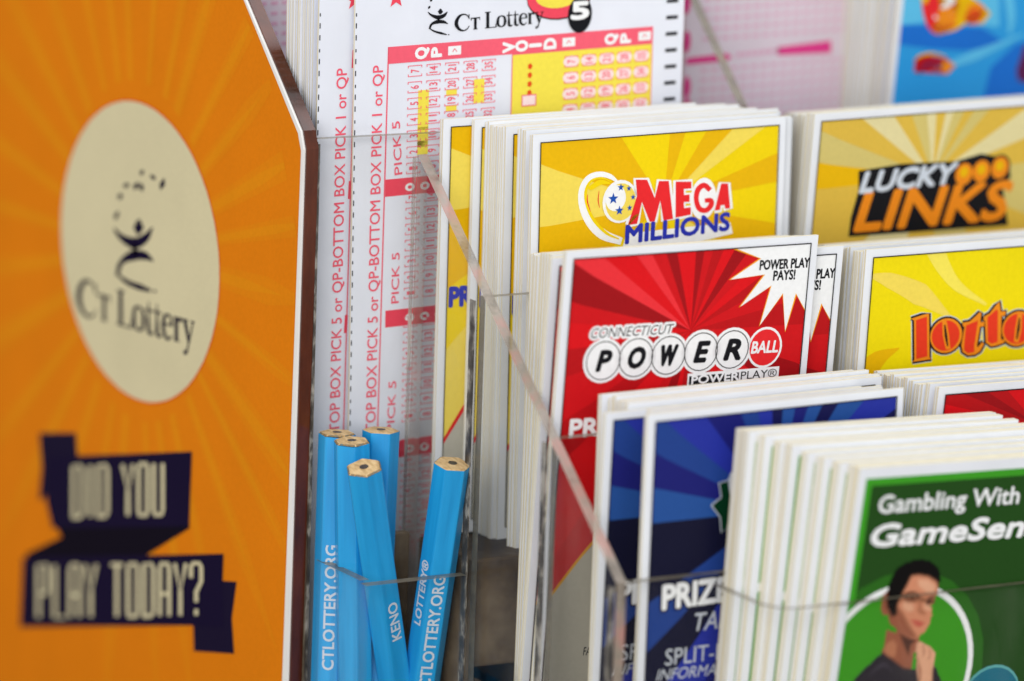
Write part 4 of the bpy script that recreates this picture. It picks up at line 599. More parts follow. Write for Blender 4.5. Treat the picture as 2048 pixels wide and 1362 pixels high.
  ('P','lottery_logo',1.95,'silver',[[(53.29,-22.81),(53.23,-24.15),(52.79,-25.41),(51.99,-26.5),(50.88,-27.36),(49.55,-27.91),(48.08,-28.12),(46.57,-27.98),(45.14,-27.5),(43.87,-26.71),(42.85,-25.67),(42.15,-24.45),(41.82,-23.12),(41.87,-21.79),(42.32,-20.54),(43.11,-19.45),(44.21,-18.6),(45.54,-18.05),(47.0,-17.83),(48.5,-17.96),(49.94,-18.43),(51.22,-19.21),(52.24,-20.25),(52.95,-21.48)]]),
  ('P','lottery_logo',2.2,'ink',[[(14.6,-18.6),(15.11,-18.59),(16.42,-18.6),(15.15,-17.67)]]),
  ('P','lottery_logo',2.27,'ink',[[(15.11,-18.59),(16.15,-28.44),(17.48,-28.59),(16.42,-18.6)]]),
  ('P','lottery_logo',2.34,'ink',[[(16.15,-28.44),(16.28,-29.59),(16.12,-28.46),(17.48,-28.59)]]),
  ('P','lottery_logo',2.2,'ink',[[(16.28,-29.59),(22.07,-29.29),(21.6,-28.19),(16.12,-28.46)]]),
  ('P','lottery_logo',2.27,'ink',[[(22.07,-29.29),(21.78,-28.23),(20.46,-28.19),(21.6,-28.19)]]),
  ('P','lottery_logo',2.34,'ink',[[(21.78,-28.23),(20.59,-17.11),(19.3,-17.19),(20.46,-28.19)]]),
  ('P','lottery_logo',2.2,'ink',[[(20.59,-17.11),(17.84,-16.87),(18.34,-17.97),(19.3,-17.19)]]),
  ('P','lottery_logo',2.27,'ink',[[(17.84,-16.87),(14.61,-17.6),(15.14,-18.68),(18.34,-17.97)]]),
  ('P','lottery_logo',2.5,'ink',[[(14.87,-18.14),(15.76,-18.6),(16.81,-28.52),(16.2,-29.03),(21.83,-28.74),(21.12,-28.21),(19.95,-17.15),(18.09,-17.42)]]),
  ('P','lottery_logo',2.2,'ink',[[(30.66,-20.85),(32.91,-20.65),(32.21,-19.6),(30.31,-19.73)]]),
  ('P','lottery_logo',2.27,'ink',[[(32.91,-20.65),(34.66,-19.4),(33.66,-18.52),(32.21,-19.6)]]),
  ('P','lottery_logo',2.34,'ink',[[(34.66,-19.4),(35.81,-18.42),(34.97,-17.43),(33.66,-18.52)]]),
  ('P','lottery_logo',2.2,'ink',[[(35.81,-18.42),(35.12,-18.09),(36.46,-18.15),(34.97,-17.43)]]),
  ('P','lottery_logo',2.27,'ink',[[(35.12,-18.09),(35.13,-20.65),(36.37,-20.37),(36.46,-18.15)]]),
  ('P','lottery_logo',2.34,'ink',[[(35.13,-20.65),(36.56,-20.88),(37.43,-20.16),(36.37,-20.37)]]),
  ('P','lottery_logo',2.2,'ink',[[(36.56,-20.88),(36.47,-21.14),(37.54,-21.98),(37.43,-20.16)]]),
  ('P','lottery_logo',2.27,'ink',[[(36.47,-21.14),(35.11,-21.39),(36.42,-21.87),(37.54,-21.98)]]),
  ('P','lottery_logo',2.34,'ink',[[(35.11,-21.39),(34.62,-26.3),(35.97,-26.5),(36.42,-21.87)]]),
  ('P','lottery_logo',2.2,'ink',[[(34.62,-26.3),(36.14,-27.42),(35.32,-26.41),(35.97,-26.5)]]),
  ('P','lottery_logo',2.27,'ink',[[(36.14,-27.42),(37.41,-26.09),(36.65,-25.05),(35.32,-26.41)]]),
  ('P','lottery_logo',2.34,'ink',[[(37.41,-26.09),(36.72,-26.02),(38.05,-26.45),(36.65,-25.05)]]),
  ('P','lottery_logo',2.2,'ink',[[(36.72,-26.02),(35.86,-27.51),(36.95,-28.34),(38.05,-26.45)]]),
  ('P','lottery_logo',2.27,'ink',[[(35.86,-27.51),(34.69,-28.06),(35.2,-29.17),(36.95,-28.34)]]),
  ('P','lottery_logo',2.34,'ink',[[(34.69,-28.06),(32.93,-28.08),(32.76,-29.16),(35.2,-29.17)]]),
  ('P','lottery_logo',2.2,'ink',[[(32.93,-28.08),(31.75,-27.42),(30.7,-27.97),(32.76,-29.16)]]),
  ('P','lottery_logo',2.27,'ink',[[(31.75,-27.42),(31.35,-26.15),(30.0,-25.96),(30.7,-27.97)]]),
  ('P','lottery_logo',2.34,'ink',[[(31.35,-26.15),(31.83,-21.39),(30.48,-21.2),(30.0,-25.96)]]),
  ('P','lottery_logo',2.2,'ink',[[(31.83,-21.39),(31.23,-20.89),(30.08,-21.31),(30.48,-21.2)]]),
  ('P','lottery_logo',2.27,'ink',[[(31.23,-20.89),(31.14,-20.28),(29.82,-20.3),(30.08,-21.31)]]),
  ('P','lottery_logo',2.5,'ink',[[(30.48,-20.29),(32.56,-20.12),(34.16,-18.96),(35.39,-17.93),(35.79,-18.12),(35.75,-20.51),(36.99,-20.52),(37.0,-21.56),(35.77,-21.63),(35.29,-26.4),(35.73,-26.91),(37.03,-25.57),(37.38,-26.23),(36.41,-27.93),(34.95,-28.62),(32.84,-28.62),(31.22,-27.69),(30.68,-26.05),(31.15,-21.3),(30.66,-21.1)]]),
  ('P','lottery_logo',2.2,'ink',[[(37.23,-19.67),(39.01,-18.91),(38.0,-18.03),(36.48,-18.64)]]),
  ('P','lottery_logo',2.27,'ink',[[(39.01,-18.91),(40.61,-17.05),(39.48,-16.27),(38.0,-18.03)]]),
  ('P','lottery_logo',2.34,'ink',[[(40.61,-17.05),(40.62,-15.95),(41.56,-15.27),(39.48,-16.27)]]),
  ('P','lottery_logo',2.2,'ink',[[(40.62,-15.95),(41.21,-18.48),(42.28,-17.95),(41.56,-15.27)]]),
  ('P','lottery_logo',2.27,'ink',[[(41.21,-18.48),(42.89,-18.64),(43.68,-17.85),(42.28,-17.95)]]),
  ('P','lottery_logo',2.34,'ink',[[(42.89,-18.64),(42.66,-18.86),(43.74,-19.7),(43.68,-17.85)]]),
  ('P','lottery_logo',2.2,'ink',[[(42.66,-18.86),(41.38,-19.2),(42.73,-19.52),(43.74,-19.7)]]),
  ('P','lottery_logo',2.27,'ink',[[(41.38,-19.2),(41.75,-24.81),(43.11,-24.88),(42.73,-19.52)]]),
  ('P','lottery_logo',2.34,'ink',[[(41.75,-24.81),(42.77,-26.21),(43.03,-25.15),(43.11,-24.88)]]),
  ('P','lottery_logo',2.2,'ink',[[(42.77,-26.21),(43.38,-25.63),(44.26,-24.9),(43.03,-25.15)]]),
  ('P','lottery_logo',2.27,'ink',[[(43.38,-25.63),(43.05,-25.74),(44.01,-26.68),(44.26,-24.9)]]),
  ('P','lottery_logo',2.34,'ink',[[(43.05,-25.74),(41.41,-26.16),(41.91,-27.27),(44.01,-26.68)]]),
  ('P','lottery_logo',2.2,'ink',[[(41.41,-26.16),(39.84,-26.35),(39.66,-27.43),(41.91,-27.27)]]),
  ('P','lottery_logo',2.27,'ink',[[(39.84,-26.35),(38.75,-25.73),(37.46,-25.89),(39.66,-27.43)]]),
  ('P','lottery_logo',2.34,'ink',[[(38.75,-25.73),(37.91,-20.12),(36.58,-20.15),(37.46,-25.89)]]),
  ('P','lottery_logo',2.2,'ink',[[(37.91,-20.12),(37.4,-20.01),(36.12,-20.19),(36.58,-20.15)]]),
  ('P','lottery_logo',2.27,'ink',[[(37.4,-20.01),(37.53,-19.29),(36.18,-19.01),(36.12,-20.19)]]),
  ('P','lottery_logo',2.5,'ink',[[(36.85,-19.15),(38.51,-18.47),(40.05,-16.66),(41.09,-15.61),(41.74,-18.22),(43.28,-18.25),(43.2,-19.28),(42.05,-19.36),(42.43,-24.84),(42.9,-25.68),(43.82,-25.27),(43.53,-26.21),(41.66,-26.71),(39.75,-26.89),(38.11,-25.81),(37.24,-20.14),(36.76,-20.1)]]),
  ('P','lottery_logo',2.6500000000000004,'ink',[[(31.13,-22.98),(31.07,-24.26),(30.65,-25.46),(29.89,-26.5),(28.85,-27.31),(27.6,-27.83),(26.22,-28.04),(24.8,-27.9),(23.46,-27.45),(22.27,-26.7),(21.31,-25.71),(20.66,-24.54),(20.36,-23.28),(20.42,-22.01),(20.84,-20.82),(21.59,-19.79),(22.62,-18.98),(23.87,-18.45),(25.25,-18.24),(26.66,-18.37),(28.01,-18.82),(29.2,-19.56),(30.16,-20.55),(30.82,-21.72)]]),
  ('P','lottery_logo',2.6500000000000004,'ink',[[(53.05,-22.82),(52.99,-24.1),(52.57,-25.31),(51.8,-26.36),(50.74,-27.18),(49.46,-27.71),(48.06,-27.92),(46.62,-27.78),(45.24,-27.32),(44.02,-26.57),(43.05,-25.57),(42.38,-24.39),(42.06,-23.12),(42.11,-21.84),(42.53,-20.63),(43.3,-19.59),(44.35,-18.77),(45.62,-18.24),(47.02,-18.03),(48.46,-18.16),(49.84,-18.61),(51.06,-19.36),(52.04,-20.36),(52.72,-21.54)]]),
  ('P','lottery_logo',4.0,'org',[[(14.87,-18.14),(15.76,-18.6),(16.81,-28.52),(16.2,-29.03),(21.83,-28.74),(21.12,-28.21),(19.95,-17.15),(18.09,-17.42)]]),
  ('P','lottery_logo',4.05,'org',[[(14.84,-18.19),(15.69,-18.6),(15.84,-18.6),(14.9,-18.09)]]),
  ('P','lottery_logo',4.12,'org',[[(15.69,-18.6),(16.74,-28.51),(16.89,-28.52),(15.84,-18.6)]]),
  ('P','lottery_logo',4.19,'org',[[(16.74,-28.51),(16.21,-29.09),(16.19,-28.96),(16.89,-28.52)]]),
  ('P','lottery_logo',4.05,'org',[[(16.21,-29.09),(21.86,-28.8),(21.81,-28.68),(16.19,-28.96)]]),
  ('P','lottery_logo',4.12,'org',[[(21.86,-28.8),(21.2,-28.21),(21.04,-28.21),(21.81,-28.68)]]),
  ('P','lottery_logo',4.19,'org',[[(21.2,-28.21),(20.02,-17.15),(19.87,-17.16),(21.04,-28.21)]]),
  ('P','lottery_logo',4.05,'org',[[(20.02,-17.15),(18.06,-17.36),(18.12,-17.48),(19.87,-17.16)]]),
  ('P','lottery_logo',4.12,'org',[[(18.06,-17.36),(14.84,-18.08),(14.9,-18.2),(18.12,-17.48)]]),
  ('P','lottery_logo',4.2,'org',[[(30.48,-20.29),(32.56,-20.12),(34.16,-18.96),(35.39,-17.93),(35.79,-18.12),(35.75,-20.51),(36.99,-20.52),(37.0,-21.56),(35.77,-21.63),(35.29,-26.4),(35.73,-26.91),(37.03,-25.57),(37.38,-26.23),(36.41,-27.93),(34.95,-28.62),(32.84,-28.62),(31.22,-27.69),(30.68,-26.05),(31.15,-21.3),(30.66,-21.1)]]),
  ('P','lottery_logo',4.25,'org',[[(30.5,-20.36),(32.6,-20.18),(32.52,-20.06),(30.46,-20.23)]]),
  ('P','lottery_logo',4.32,'org',[[(32.6,-20.18),(34.22,-19.01),(34.1,-18.91),(32.52,-20.06)]]),
  ('P','lottery_logo',4.39,'org',[[(34.22,-19.01),(35.44,-17.99),(35.34,-17.87),(34.1,-18.91)]]),
  ('P','lottery_logo',4.25,'org',[[(35.44,-17.99),(35.72,-18.11),(35.87,-18.12),(35.34,-17.87)]]),
  ('P','lottery_logo',4.32,'org',[[(35.72,-18.11),(35.68,-20.53),(35.82,-20.49),(35.87,-18.12)]]),
  ('P','lottery_logo',4.39,'org',[[(35.68,-20.53),(36.94,-20.56),(37.04,-20.48),(35.82,-20.49)]]),
  ('P','lottery_logo',4.25,'org',[[(36.94,-20.56),(36.94,-21.51),(37.06,-21.61),(37.04,-20.48)]]),
  ('P','lottery_logo',4.32,'org',[[(36.94,-21.51),(35.69,-21.6),(35.84,-21.66),(37.06,-21.61)]]),
  ('P','lottery_logo',4.39,'org',[[(35.69,-21.6),(35.22,-26.39),(35.37,-26.41),(35.84,-21.66)]]),
  ('P','lottery_logo',4.25,'org',[[(35.22,-26.39),(35.78,-26.97),(35.68,-26.85),(35.37,-26.41)]]),
  ('P','lottery_logo',4.32,'org',[[(35.78,-26.97),(37.07,-25.63),(36.99,-25.51),(35.68,-26.85)]]),
  ('P','lottery_logo',4.39,'org',[[(37.07,-25.63),(37.31,-26.21),(37.46,-26.26),(36.99,-25.51)]]),
  ('P','lottery_logo',4.25,'org',[[(37.31,-26.21),(36.34,-27.88),(36.47,-27.97),(37.46,-26.26)]]),
  ('P','lottery_logo',4.32,'org',[[(36.34,-27.88),(34.92,-28.55),(34.97,-28.68),(36.47,-27.97)]]),
  ('P','lottery_logo',4.39,'org',[[(34.92,-28.55),(32.85,-28.56),(32.83,-28.68),(34.97,-28.68)]]),
  ('P','lottery_logo',4.25,'org',[[(32.85,-28.56),(31.28,-27.66),(31.16,-27.73),(32.83,-28.68)]]),
  ('P','lottery_logo',4.32,'org',[[(31.28,-27.66),(30.75,-26.06),(30.6,-26.04),(31.16,-27.73)]]),
  ('P','lottery_logo',4.39,'org',[[(30.75,-26.06),(31.23,-21.31),(31.08,-21.29),(30.6,-26.04)]]),
  ('P','lottery_logo',4.25,'org',[[(31.23,-21.31),(30.72,-21.08),(30.59,-21.13),(31.08,-21.29)]]),
  ('P','lottery_logo',4.32,'org',[[(30.72,-21.08),(30.56,-20.29),(30.41,-20.29),(30.59,-21.13)]]),
  ('P','lottery_logo',4.4,'org',[[(36.85,-19.15),(38.51,-18.47),(40.05,-16.66),(41.09,-15.61),(41.74,-18.22),(43.28,-18.25),(43.2,-19.28),(42.05,-19.36),(42.43,-24.84),(42.9,-25.68),(43.82,-25.27),(43.53,-26.21),(41.66,-26.71),(39.75,-26.89),(38.11,-25.81),(37.24,-20.14),(36.76,-20.1)]]),
  ('P','lottery_logo',4.45,'org',[[(36.9,-19.21),(38.56,-18.52),(38.45,-18.42),(36.81,-19.09)]]),
  ('P','lottery_logo',4.52,'org',[[(38.56,-18.52),(40.11,-16.7),(39.98,-16.61),(38.45,-18.42)]]),
  ('P','lottery_logo',4.59,'org',[[(40.11,-16.7),(41.04,-15.65),(41.14,-15.57),(39.98,-16.61)]]),
  ('P','lottery_logo',4.45,'org',[[(41.04,-15.65),(41.68,-18.25),(41.8,-18.19),(41.14,-15.57)]]),
  ('P','lottery_logo',4.52,'org',[[(41.68,-18.25),(43.24,-18.29),(43.33,-18.2),(41.8,-18.19)]]),
  ('P','lottery_logo',4.59,'org',[[(43.24,-18.29),(43.14,-19.23),(43.26,-19.33),(43.33,-18.2)]]),
  ('P','lottery_logo',4.45,'org',[[(43.14,-19.23),(41.98,-19.34),(42.13,-19.38),(43.26,-19.33)]]),
  ('P','lottery_logo',4.52,'org',[[(41.98,-19.34),(42.35,-24.84),(42.51,-24.85),(42.13,-19.38)]]),
  ('P','lottery_logo',4.59,'org',[[(42.35,-24.84),(42.88,-25.74),(42.91,-25.62),(42.51,-24.85)]]),
  ('P','lottery_logo',4.45,'org',[[(42.88,-25.74),(43.77,-25.31),(43.87,-25.23),(42.91,-25.62)]]),
  ('P','lottery_logo',4.52,'org',[[(43.77,-25.31),(43.48,-26.16),(43.59,-26.26),(43.87,-25.23)]]),
  ('P','lottery_logo',4.59,'org',[[(43.48,-26.16),(41.63,-26.65),(41.69,-26.78),(43.59,-26.26)]]),
  ('P','lottery_logo',4.45,'org',[[(41.63,-26.65),(39.76,-26.83),(39.74,-26.95),(41.69,-26.78)]]),
  ('P','lottery_logo',4.52,'org',[[(39.76,-26.83),(38.18,-25.8),(38.03,-25.82),(39.74,-26.95)]]),
  ('P','lottery_logo',4.59,'org',[[(38.18,-25.8),(37.32,-20.14),(37.17,-20.14),(38.03,-25.82)]]),
  ('P','lottery_logo',4.45,'org',[[(37.32,-20.14),(36.83,-20.09),(36.69,-20.11),(37.17,-20.14)]]),
  ('P','lottery_logo',4.52,'org',[[(36.83,-20.09),(36.93,-19.17),(36.78,-19.13),(36.69,-20.11)]]),
  ('P','lottery_logo',5,'org',[[(30.56,-23.0),(30.51,-24.15),(30.14,-25.23),(29.46,-26.17),(28.53,-26.9),(27.4,-27.37),(26.17,-27.55),(24.9,-27.43),(23.7,-27.02),(22.63,-26.35),(21.78,-25.45),(21.2,-24.4),(20.92,-23.27),(20.97,-22.12),(21.35,-21.05),(22.02,-20.11),(22.95,-19.39),(24.06,-18.91),(25.29,-18.72),(26.56,-18.84),(27.76,-19.24),(28.83,-19.92),(29.69,-20.81),(30.28,-21.86)]]),
  ('P','lottery_logo',5.4,'lot',[[(29.78,-23.01),(29.74,-24.01),(29.41,-24.95),(28.82,-25.77),(28.01,-26.41),(27.03,-26.82),(25.96,-26.98),(24.86,-26.88),(23.81,-26.52),(22.88,-25.93),(22.14,-25.15),(21.63,-24.23),(21.39,-23.24),(21.43,-22.24),(21.76,-21.3),(22.35,-20.49),(23.15,-19.85),(24.13,-19.44),(25.2,-19.27),(26.3,-19.37),(27.35,-19.73),(28.28,-20.31),(29.03,-21.09),(29.54,-22.01)]]),
  ('P','lottery_logo',5,'org',[[(52.46,-22.83),(52.42,-23.99),(52.04,-25.08),(51.35,-26.03),(50.41,-26.77),(49.26,-27.24),(48.01,-27.43),(46.72,-27.31),(45.48,-26.89),(44.39,-26.21),(43.52,-25.31),(42.92,-24.25),(42.63,-23.1),(42.68,-21.95),(43.06,-20.86),(43.74,-19.92),(44.68,-19.18),(45.82,-18.7),(47.07,-18.51),(48.36,-18.63),(49.59,-19.04),(50.69,-19.72),(51.57,-20.62),(52.17,-21.68)]]),
  ('P','lottery_logo',5.4,'lot',[[(51.67,-22.84),(51.63,-23.85),(51.3,-24.8),(50.7,-25.63),(49.88,-26.27),(48.88,-26.69),(47.79,-26.85),(46.67,-26.74),(45.6,-26.38),(44.65,-25.79),(43.88,-25.0),(43.36,-24.07),(43.11,-23.07),(43.15,-22.06),(43.48,-21.12),(44.08,-20.29),(44.89,-19.65),(45.88,-19.23),(46.98,-19.07),(48.1,-19.17),(49.17,-19.53),(50.12,-20.12),(50.89,-20.91),(51.42,-21.83)]]),
  ('P','lottery_logo',5.7,'lot',[[(16.23,-18.55),(19.45,-17.91),(20.53,-28.0),(17.27,-28.39)]]),
  ('P','lottery_logo',5.7,'lot',[[(31.5,-21.0),(35.03,-19.98),(34.52,-26.34),(34.69,-27.96),(32.79,-28.13),(31.56,-27.24),(31.43,-25.95)]]),
  ('P','lottery_logo',5.7,'lot',[[(37.83,-19.38),(40.34,-17.64),(40.84,-17.83),(41.58,-25.9),(39.88,-26.26),(38.56,-25.52)]]),
  ('P','lottery_logo',5.8,'org',[[(24.13,-19.33),(24.27,-20.29),(24.4,-21.25),(24.54,-22.22),(24.7,-23.16),(25.02,-24.07),(25.34,-24.95),(25.67,-25.81),(26.0,-26.68),(27.3,-26.59),(27.11,-25.71),(26.92,-24.84),(26.74,-23.97),(26.57,-23.09),(26.28,-22.18),(26.0,-21.23),(25.72,-20.27),(25.44,-19.32)]]),
  ('P','lottery_logo',6.2,'ink',[[(24.8,-20.38),(24.9,-21.07),(25.0,-21.76),(25.11,-22.45),(25.22,-23.14),(25.46,-23.82),(25.71,-24.5),(25.96,-25.16),(26.21,-25.83),(26.62,-25.8),(26.47,-25.13),(26.32,-24.45),(26.18,-23.78),(26.05,-23.11),(25.83,-22.43),(25.62,-21.75),(25.42,-21.06),(25.21,-20.37)]]),
  ('P','lottery_logo',5.8,'org',[[(47.04,-19.1),(46.95,-20.04),(46.86,-20.98),(46.77,-21.91),(46.66,-22.8),(46.67,-23.68),(46.66,-24.54),(46.65,-25.4),(46.64,-26.27),(48.0,-26.56),(48.16,-25.72),(48.32,-24.89),(48.48,-24.04),(48.61,-23.15),(48.58,-22.2),(48.52,-21.24),(48.46,-20.27),(48.41,-19.31)]]),
  ('P','lottery_logo',6.2,'ink',[[(47.5,-20.21),(47.43,-20.89),(47.36,-21.56),(47.29,-22.23),(47.21,-22.89),(47.21,-23.56),(47.2,-24.23),(47.19,-24.9),(47.17,-25.57),(47.6,-25.66),(47.72,-25.01),(47.84,-24.37),(47.96,-23.71),(48.07,-23.05),(48.04,-22.36),(48.01,-21.67),(47.97,-20.97),(47.93,-20.28)]]),
 ],
 'blue': [
  ('P','cover_print',0,'blu',[[(2.1,-110),(69.04,-110),(69.04,-1.9),(2.1,-1.9)]]),
  ('P','cover_print',9,'ink',[[(1.95,-110),(69.19,-110),(69.19,-1.75),(1.95,-1.75)],[(2.23,-109.72),(2.23,-2.03),(68.91,-2.03),(68.91,-109.72)]]),
  ('P','cover_print',1,'blu_d',[[(69.04,-13.39),(67.54,-13.87),(35.88,-26.28),(69.04,-20.79)]]),
  ('P','cover_print',1,'blu_n',[[(67.54,-13.87),(69.04,-13.39),(69.04,-4.85),(64.27,-7.56),(35.88,-26.28)]]),
  ('P','cover_print',1,'blu_l',[[(59.75,-2.07),(59.94,-1.9),(52.7,-1.9),(35.88,-26.28)]]),
  ('P','cover_print',1,'blu_n',[[(48.09,-1.9),(35.88,-26.28),(52.7,-1.9)]]),
  ('P','cover_print',1,'blu_l',[[(44.09,-1.9),(35.88,-26.28),(48.09,-1.9)]]),
  ('P','cover_print',1,'blu_d',[[(40.44,-1.9),(35.88,-26.28),(44.09,-1.9)]]),
  ('P','cover_print',1,'blu_l',[[(36.99,-1.9),(35.88,-26.28),(40.44,-1.9)]]),
  ('P','cover_print',1,'blu_n',[[(34.01,-1.9),(35.88,-26.28),(36.99,-1.9)]]),
  ('P','cover_print',1,'blu_m',[[(25.33,-1.9),(35.88,-26.28),(30.07,-1.9)]]),
  ('P','cover_print',1,'blu_d',[[(15.85,-1.9),(35.88,-26.28),(25.33,-1.9)]]),
  ('P','cover_print',1,'blu_m',[[(8.94,-5.54),(4.83,-1.9),(2.1,-1.9),(2.1,-9.07),(5.48,-11.06),(35.88,-26.28)]]),
  ('P','cover_print',1,'blu_d',[[(5.48,-11.06),(2.1,-9.07),(2.1,-17.42),(2.98,-17.71),(35.88,-26.28)]]),
  ('P','cover_print',1,'blu_l',[[(2.98,-17.71),(2.1,-17.42),(2.1,-25.93),(35.88,-26.28)]]),
  ('P','cover_print',1,'blu_k',[[(2.1,-36.14),(3.27,-35.88),(35.88,-26.28),(2.1,-25.93)]]),
  ('P','cover_print',1,'blu_k',[[(3.27,-35.88),(2.1,-36.14),(2.1,-44.96),(6.26,-42.97),(35.88,-26.28)]]),
  ('P','cover_print',1,'blu_m',[[(6.26,-42.97),(2.1,-44.96),(2.1,-57.14),(11.18,-49.64),(35.88,-26.28)]]),
  ('P','cover_print',1,'blu_k',[[(11.18,-49.64),(2.1,-57.14),(2.1,-72.49),(16.58,-54.27),(35.88,-26.28)]]),
  ('P','cover_print',1,'blu',[[(16.58,-54.27),(2.1,-72.49),(2.1,-99.27),(22.82,-57.67),(35.88,-26.28)]]),
  ('P','cover_print',1,'blu_d',[[(22.82,-57.67),(2.1,-99.27),(2.1,-110.0),(16.57,-110.0),(16.87,-109.13),(29.63,-59.7),(35.88,-26.28)]]),
  ('P','cover_print',1,'blu_n',[[(29.63,-59.7),(16.87,-109.13),(16.57,-110.0),(36.03,-110.0),(37.31,-60.25),(35.88,-26.28)]]),
  ('P','cover_print',1,'blu_m',[[(37.31,-60.25),(36.03,-110.0),(58.25,-110.0),(57.99,-108.35),(46.06,-58.72),(35.88,-26.28)]]),
  ('P','cover_print',1,'blu_d',[[(46.06,-58.72),(57.99,-108.35),(58.25,-110.0),(69.04,-110.0),(69.04,-72.16),(56.54,-53.29),(35.88,-26.28)]]),
  ('P','cover_print',1,'blu_n',[[(56.54,-53.29),(69.04,-72.16),(69.04,-47.93),(64.53,-44.59),(35.88,-26.28)]]),
  ('P','cover_print',1,'blu_l',[[(69.04,-20.79),(35.88,-26.28),(69.04,-33.69)]]),
  ('T','prize_lettering',4,'blu_k','PRIZE',[6.2,-46.81,24.11,-46.62,5.6,0.1,0]),
  ('T','prize_lettering',5,'white','PRIZE',[6.2,-46.81,24.11,-46.62,5.6,0.04,0]),
  ('T','prize_lettering',4,'pale','TABLE',[15.17,-53.07,30.63,-53.26,4.19,0.01,0.2]),
  ('T','prize_lettering',4,'pale','SPLIT-PRIZE',[7.49,-60.53,34.15,-60.96,3.87,0.0,0]),
  ('T','prize_lettering',4,'pale','INFORMACIÓN',[5.25,-63.99,31.89,-64.73,2.69,0.0,0.25]),
  ('P','star_emblem',3,'grn_k',[[(18.27,-23.26),(20.92,-21.57),(20.12,-18.06),(22.54,-17.77),(24.21,-15.04),(29.18,-16.58),(32.81,-26.5),(30.08,-32.6),(24.66,-32.02),(23.45,-28.98),(21.38,-30.09),(20.87,-26.32)]]),
  ('P','star_emblem',4.0,'pale',[[(18.38,-23.37),(21.06,-21.63),(20.77,-21.51),(18.17,-23.14)]]),
  ('P','star_emblem',4.07,'pale',[[(21.06,-21.63),(20.26,-18.13),(19.98,-18.0),(20.77,-21.51)]]),
  ('P','star_emblem',4.14,'pale',[[(20.26,-18.13),(22.65,-17.88),(22.43,-17.67),(19.98,-18.0)]]),
  ('P','star_emblem',4.0,'pale',[[(22.65,-17.88),(24.27,-15.17),(24.16,-14.91),(22.43,-17.67)]]),
  ('P','star_emblem',4.07,'pale',[[(24.27,-15.17),(29.06,-16.64),(29.31,-16.52),(24.16,-14.91)]]),
  ('P','star_emblem',4.14,'pale',[[(29.06,-16.64),(32.66,-26.48),(32.97,-26.51),(29.31,-16.52)]]),
  ('P','star_emblem',4.0,'pale',[[(32.66,-26.48),(29.98,-32.49),(30.19,-32.71),(32.97,-26.51)]]),
  ('P','star_emblem',4.07,'pale',[[(29.98,-32.49),(24.72,-31.91),(24.59,-32.14),(30.19,-32.71)]]),
  ('P','star_emblem',4.14,'pale',[[(24.72,-31.91),(23.52,-28.87),(23.38,-29.09),(24.59,-32.14)]]),
  ('P','star_emblem',4.0,'pale',[[(23.52,-28.87),(21.49,-30.01),(21.27,-30.16),(23.38,-29.09)]]),
  ('P','star_emblem',4.07,'pale',[[(21.49,-30.01),(21.01,-26.29),(20.73,-26.36),(21.27,-30.16)]]),
  ('P','star_emblem',4.14,'pale',[[(21.01,-26.29),(18.39,-23.19),(18.16,-23.32),(20.73,-26.36)]]),
  ('P','star_emblem',5,'pale',[[(23.11,-15.88),(23.01,-16.51),(22.88,-17.15),(22.78,-17.84),(22.76,-18.59),(22.86,-19.37),(23.04,-20.15),(23.24,-20.91),(23.43,-21.66),(24.75,-21.6),(24.56,-20.84),(24.36,-20.09),(24.2,-19.38),(24.11,-18.72),(24.13,-18.11),(24.21,-17.51),(24.34,-16.87),(24.45,-16.23)]]),
  ('T','star_emblem',5,'pale','POWER',[23.85,-30.61,32.2,-26.43,2.14,0,0]),
 ],
 'red': [
  ('P','cover_print',0,'red_d',[[(2.1,-40),(75.58,-40),(75.58,-1.9),(2.1,-1.9)]]),
  ('P','cover_print',8,'ink',[[(1.95,-40),(75.73,-40),(75.73,-1.75),(1.95,-1.75)],[(2.23,-39.72),(2.23,-2.03),(75.45,-2.03),(75.45,-39.72)]]),
  ('P','cover_print',1,'red',[[(36.25,-1.9),(30.76,-11.41),(56.9,-1.9)]]),
  ('P','cover_print',1,'red_d',[[(32.44,-1.9),(30.76,-11.41),(36.25,-1.9)]]),
  ('P','cover_print',1,'red',[[(29.08,-1.9),(30.76,-11.41),(32.44,-1.9)]]),
  ('P','cover_print',1,'red_b',[[(25.27,-1.9),(30.76,-11.41),(29.08,-1.9)]]),
  ('P','cover_print',1,'red',[[(20.2,-1.9),(30.76,-11.41),(25.27,-1.9)]]),
  ('P','cover_print',1,'red_d',[[(14.28,-1.9),(30.76,-11.41),(20.2,-1.9)]]),
  ('P','cover_print',1,'red_dd',[[(7.22,-1.9),(30.76,-11.41),(14.28,-1.9)]]),
  ('P','cover_print',1,'red_d',[[(2.1,-4.27),(30.76,-11.41),(7.22,-1.9),(2.1,-1.9)]]),
  ('P','cover_print',1,'red',[[(2.1,-9.41),(30.76,-11.41),(2.1,-4.27)]]),
  ('P','cover_print',1,'red_dd',[[(2.1,-21.84),(30.76,-11.41),(2.1,-9.41)]]),
  ('P','cover_print',1,'red_d',[[(75.58,-40.0),(75.58,-1.9),(56.9,-1.9),(30.76,-11.41),(2.1,-21.84),(2.1,-40.0)]]),
 ],
 'gs': [
  ('P','cover_print',0,'grn_b',[[(2.2,-110),(69.8,-110),(69.8,-2.6),(2.2,-2.6)]]),
  ('P','cover_print',1,'grn_d',[[(4.0,-110),(69.8,-110),(69.8,-4.4),(4.0,-4.4)]]),
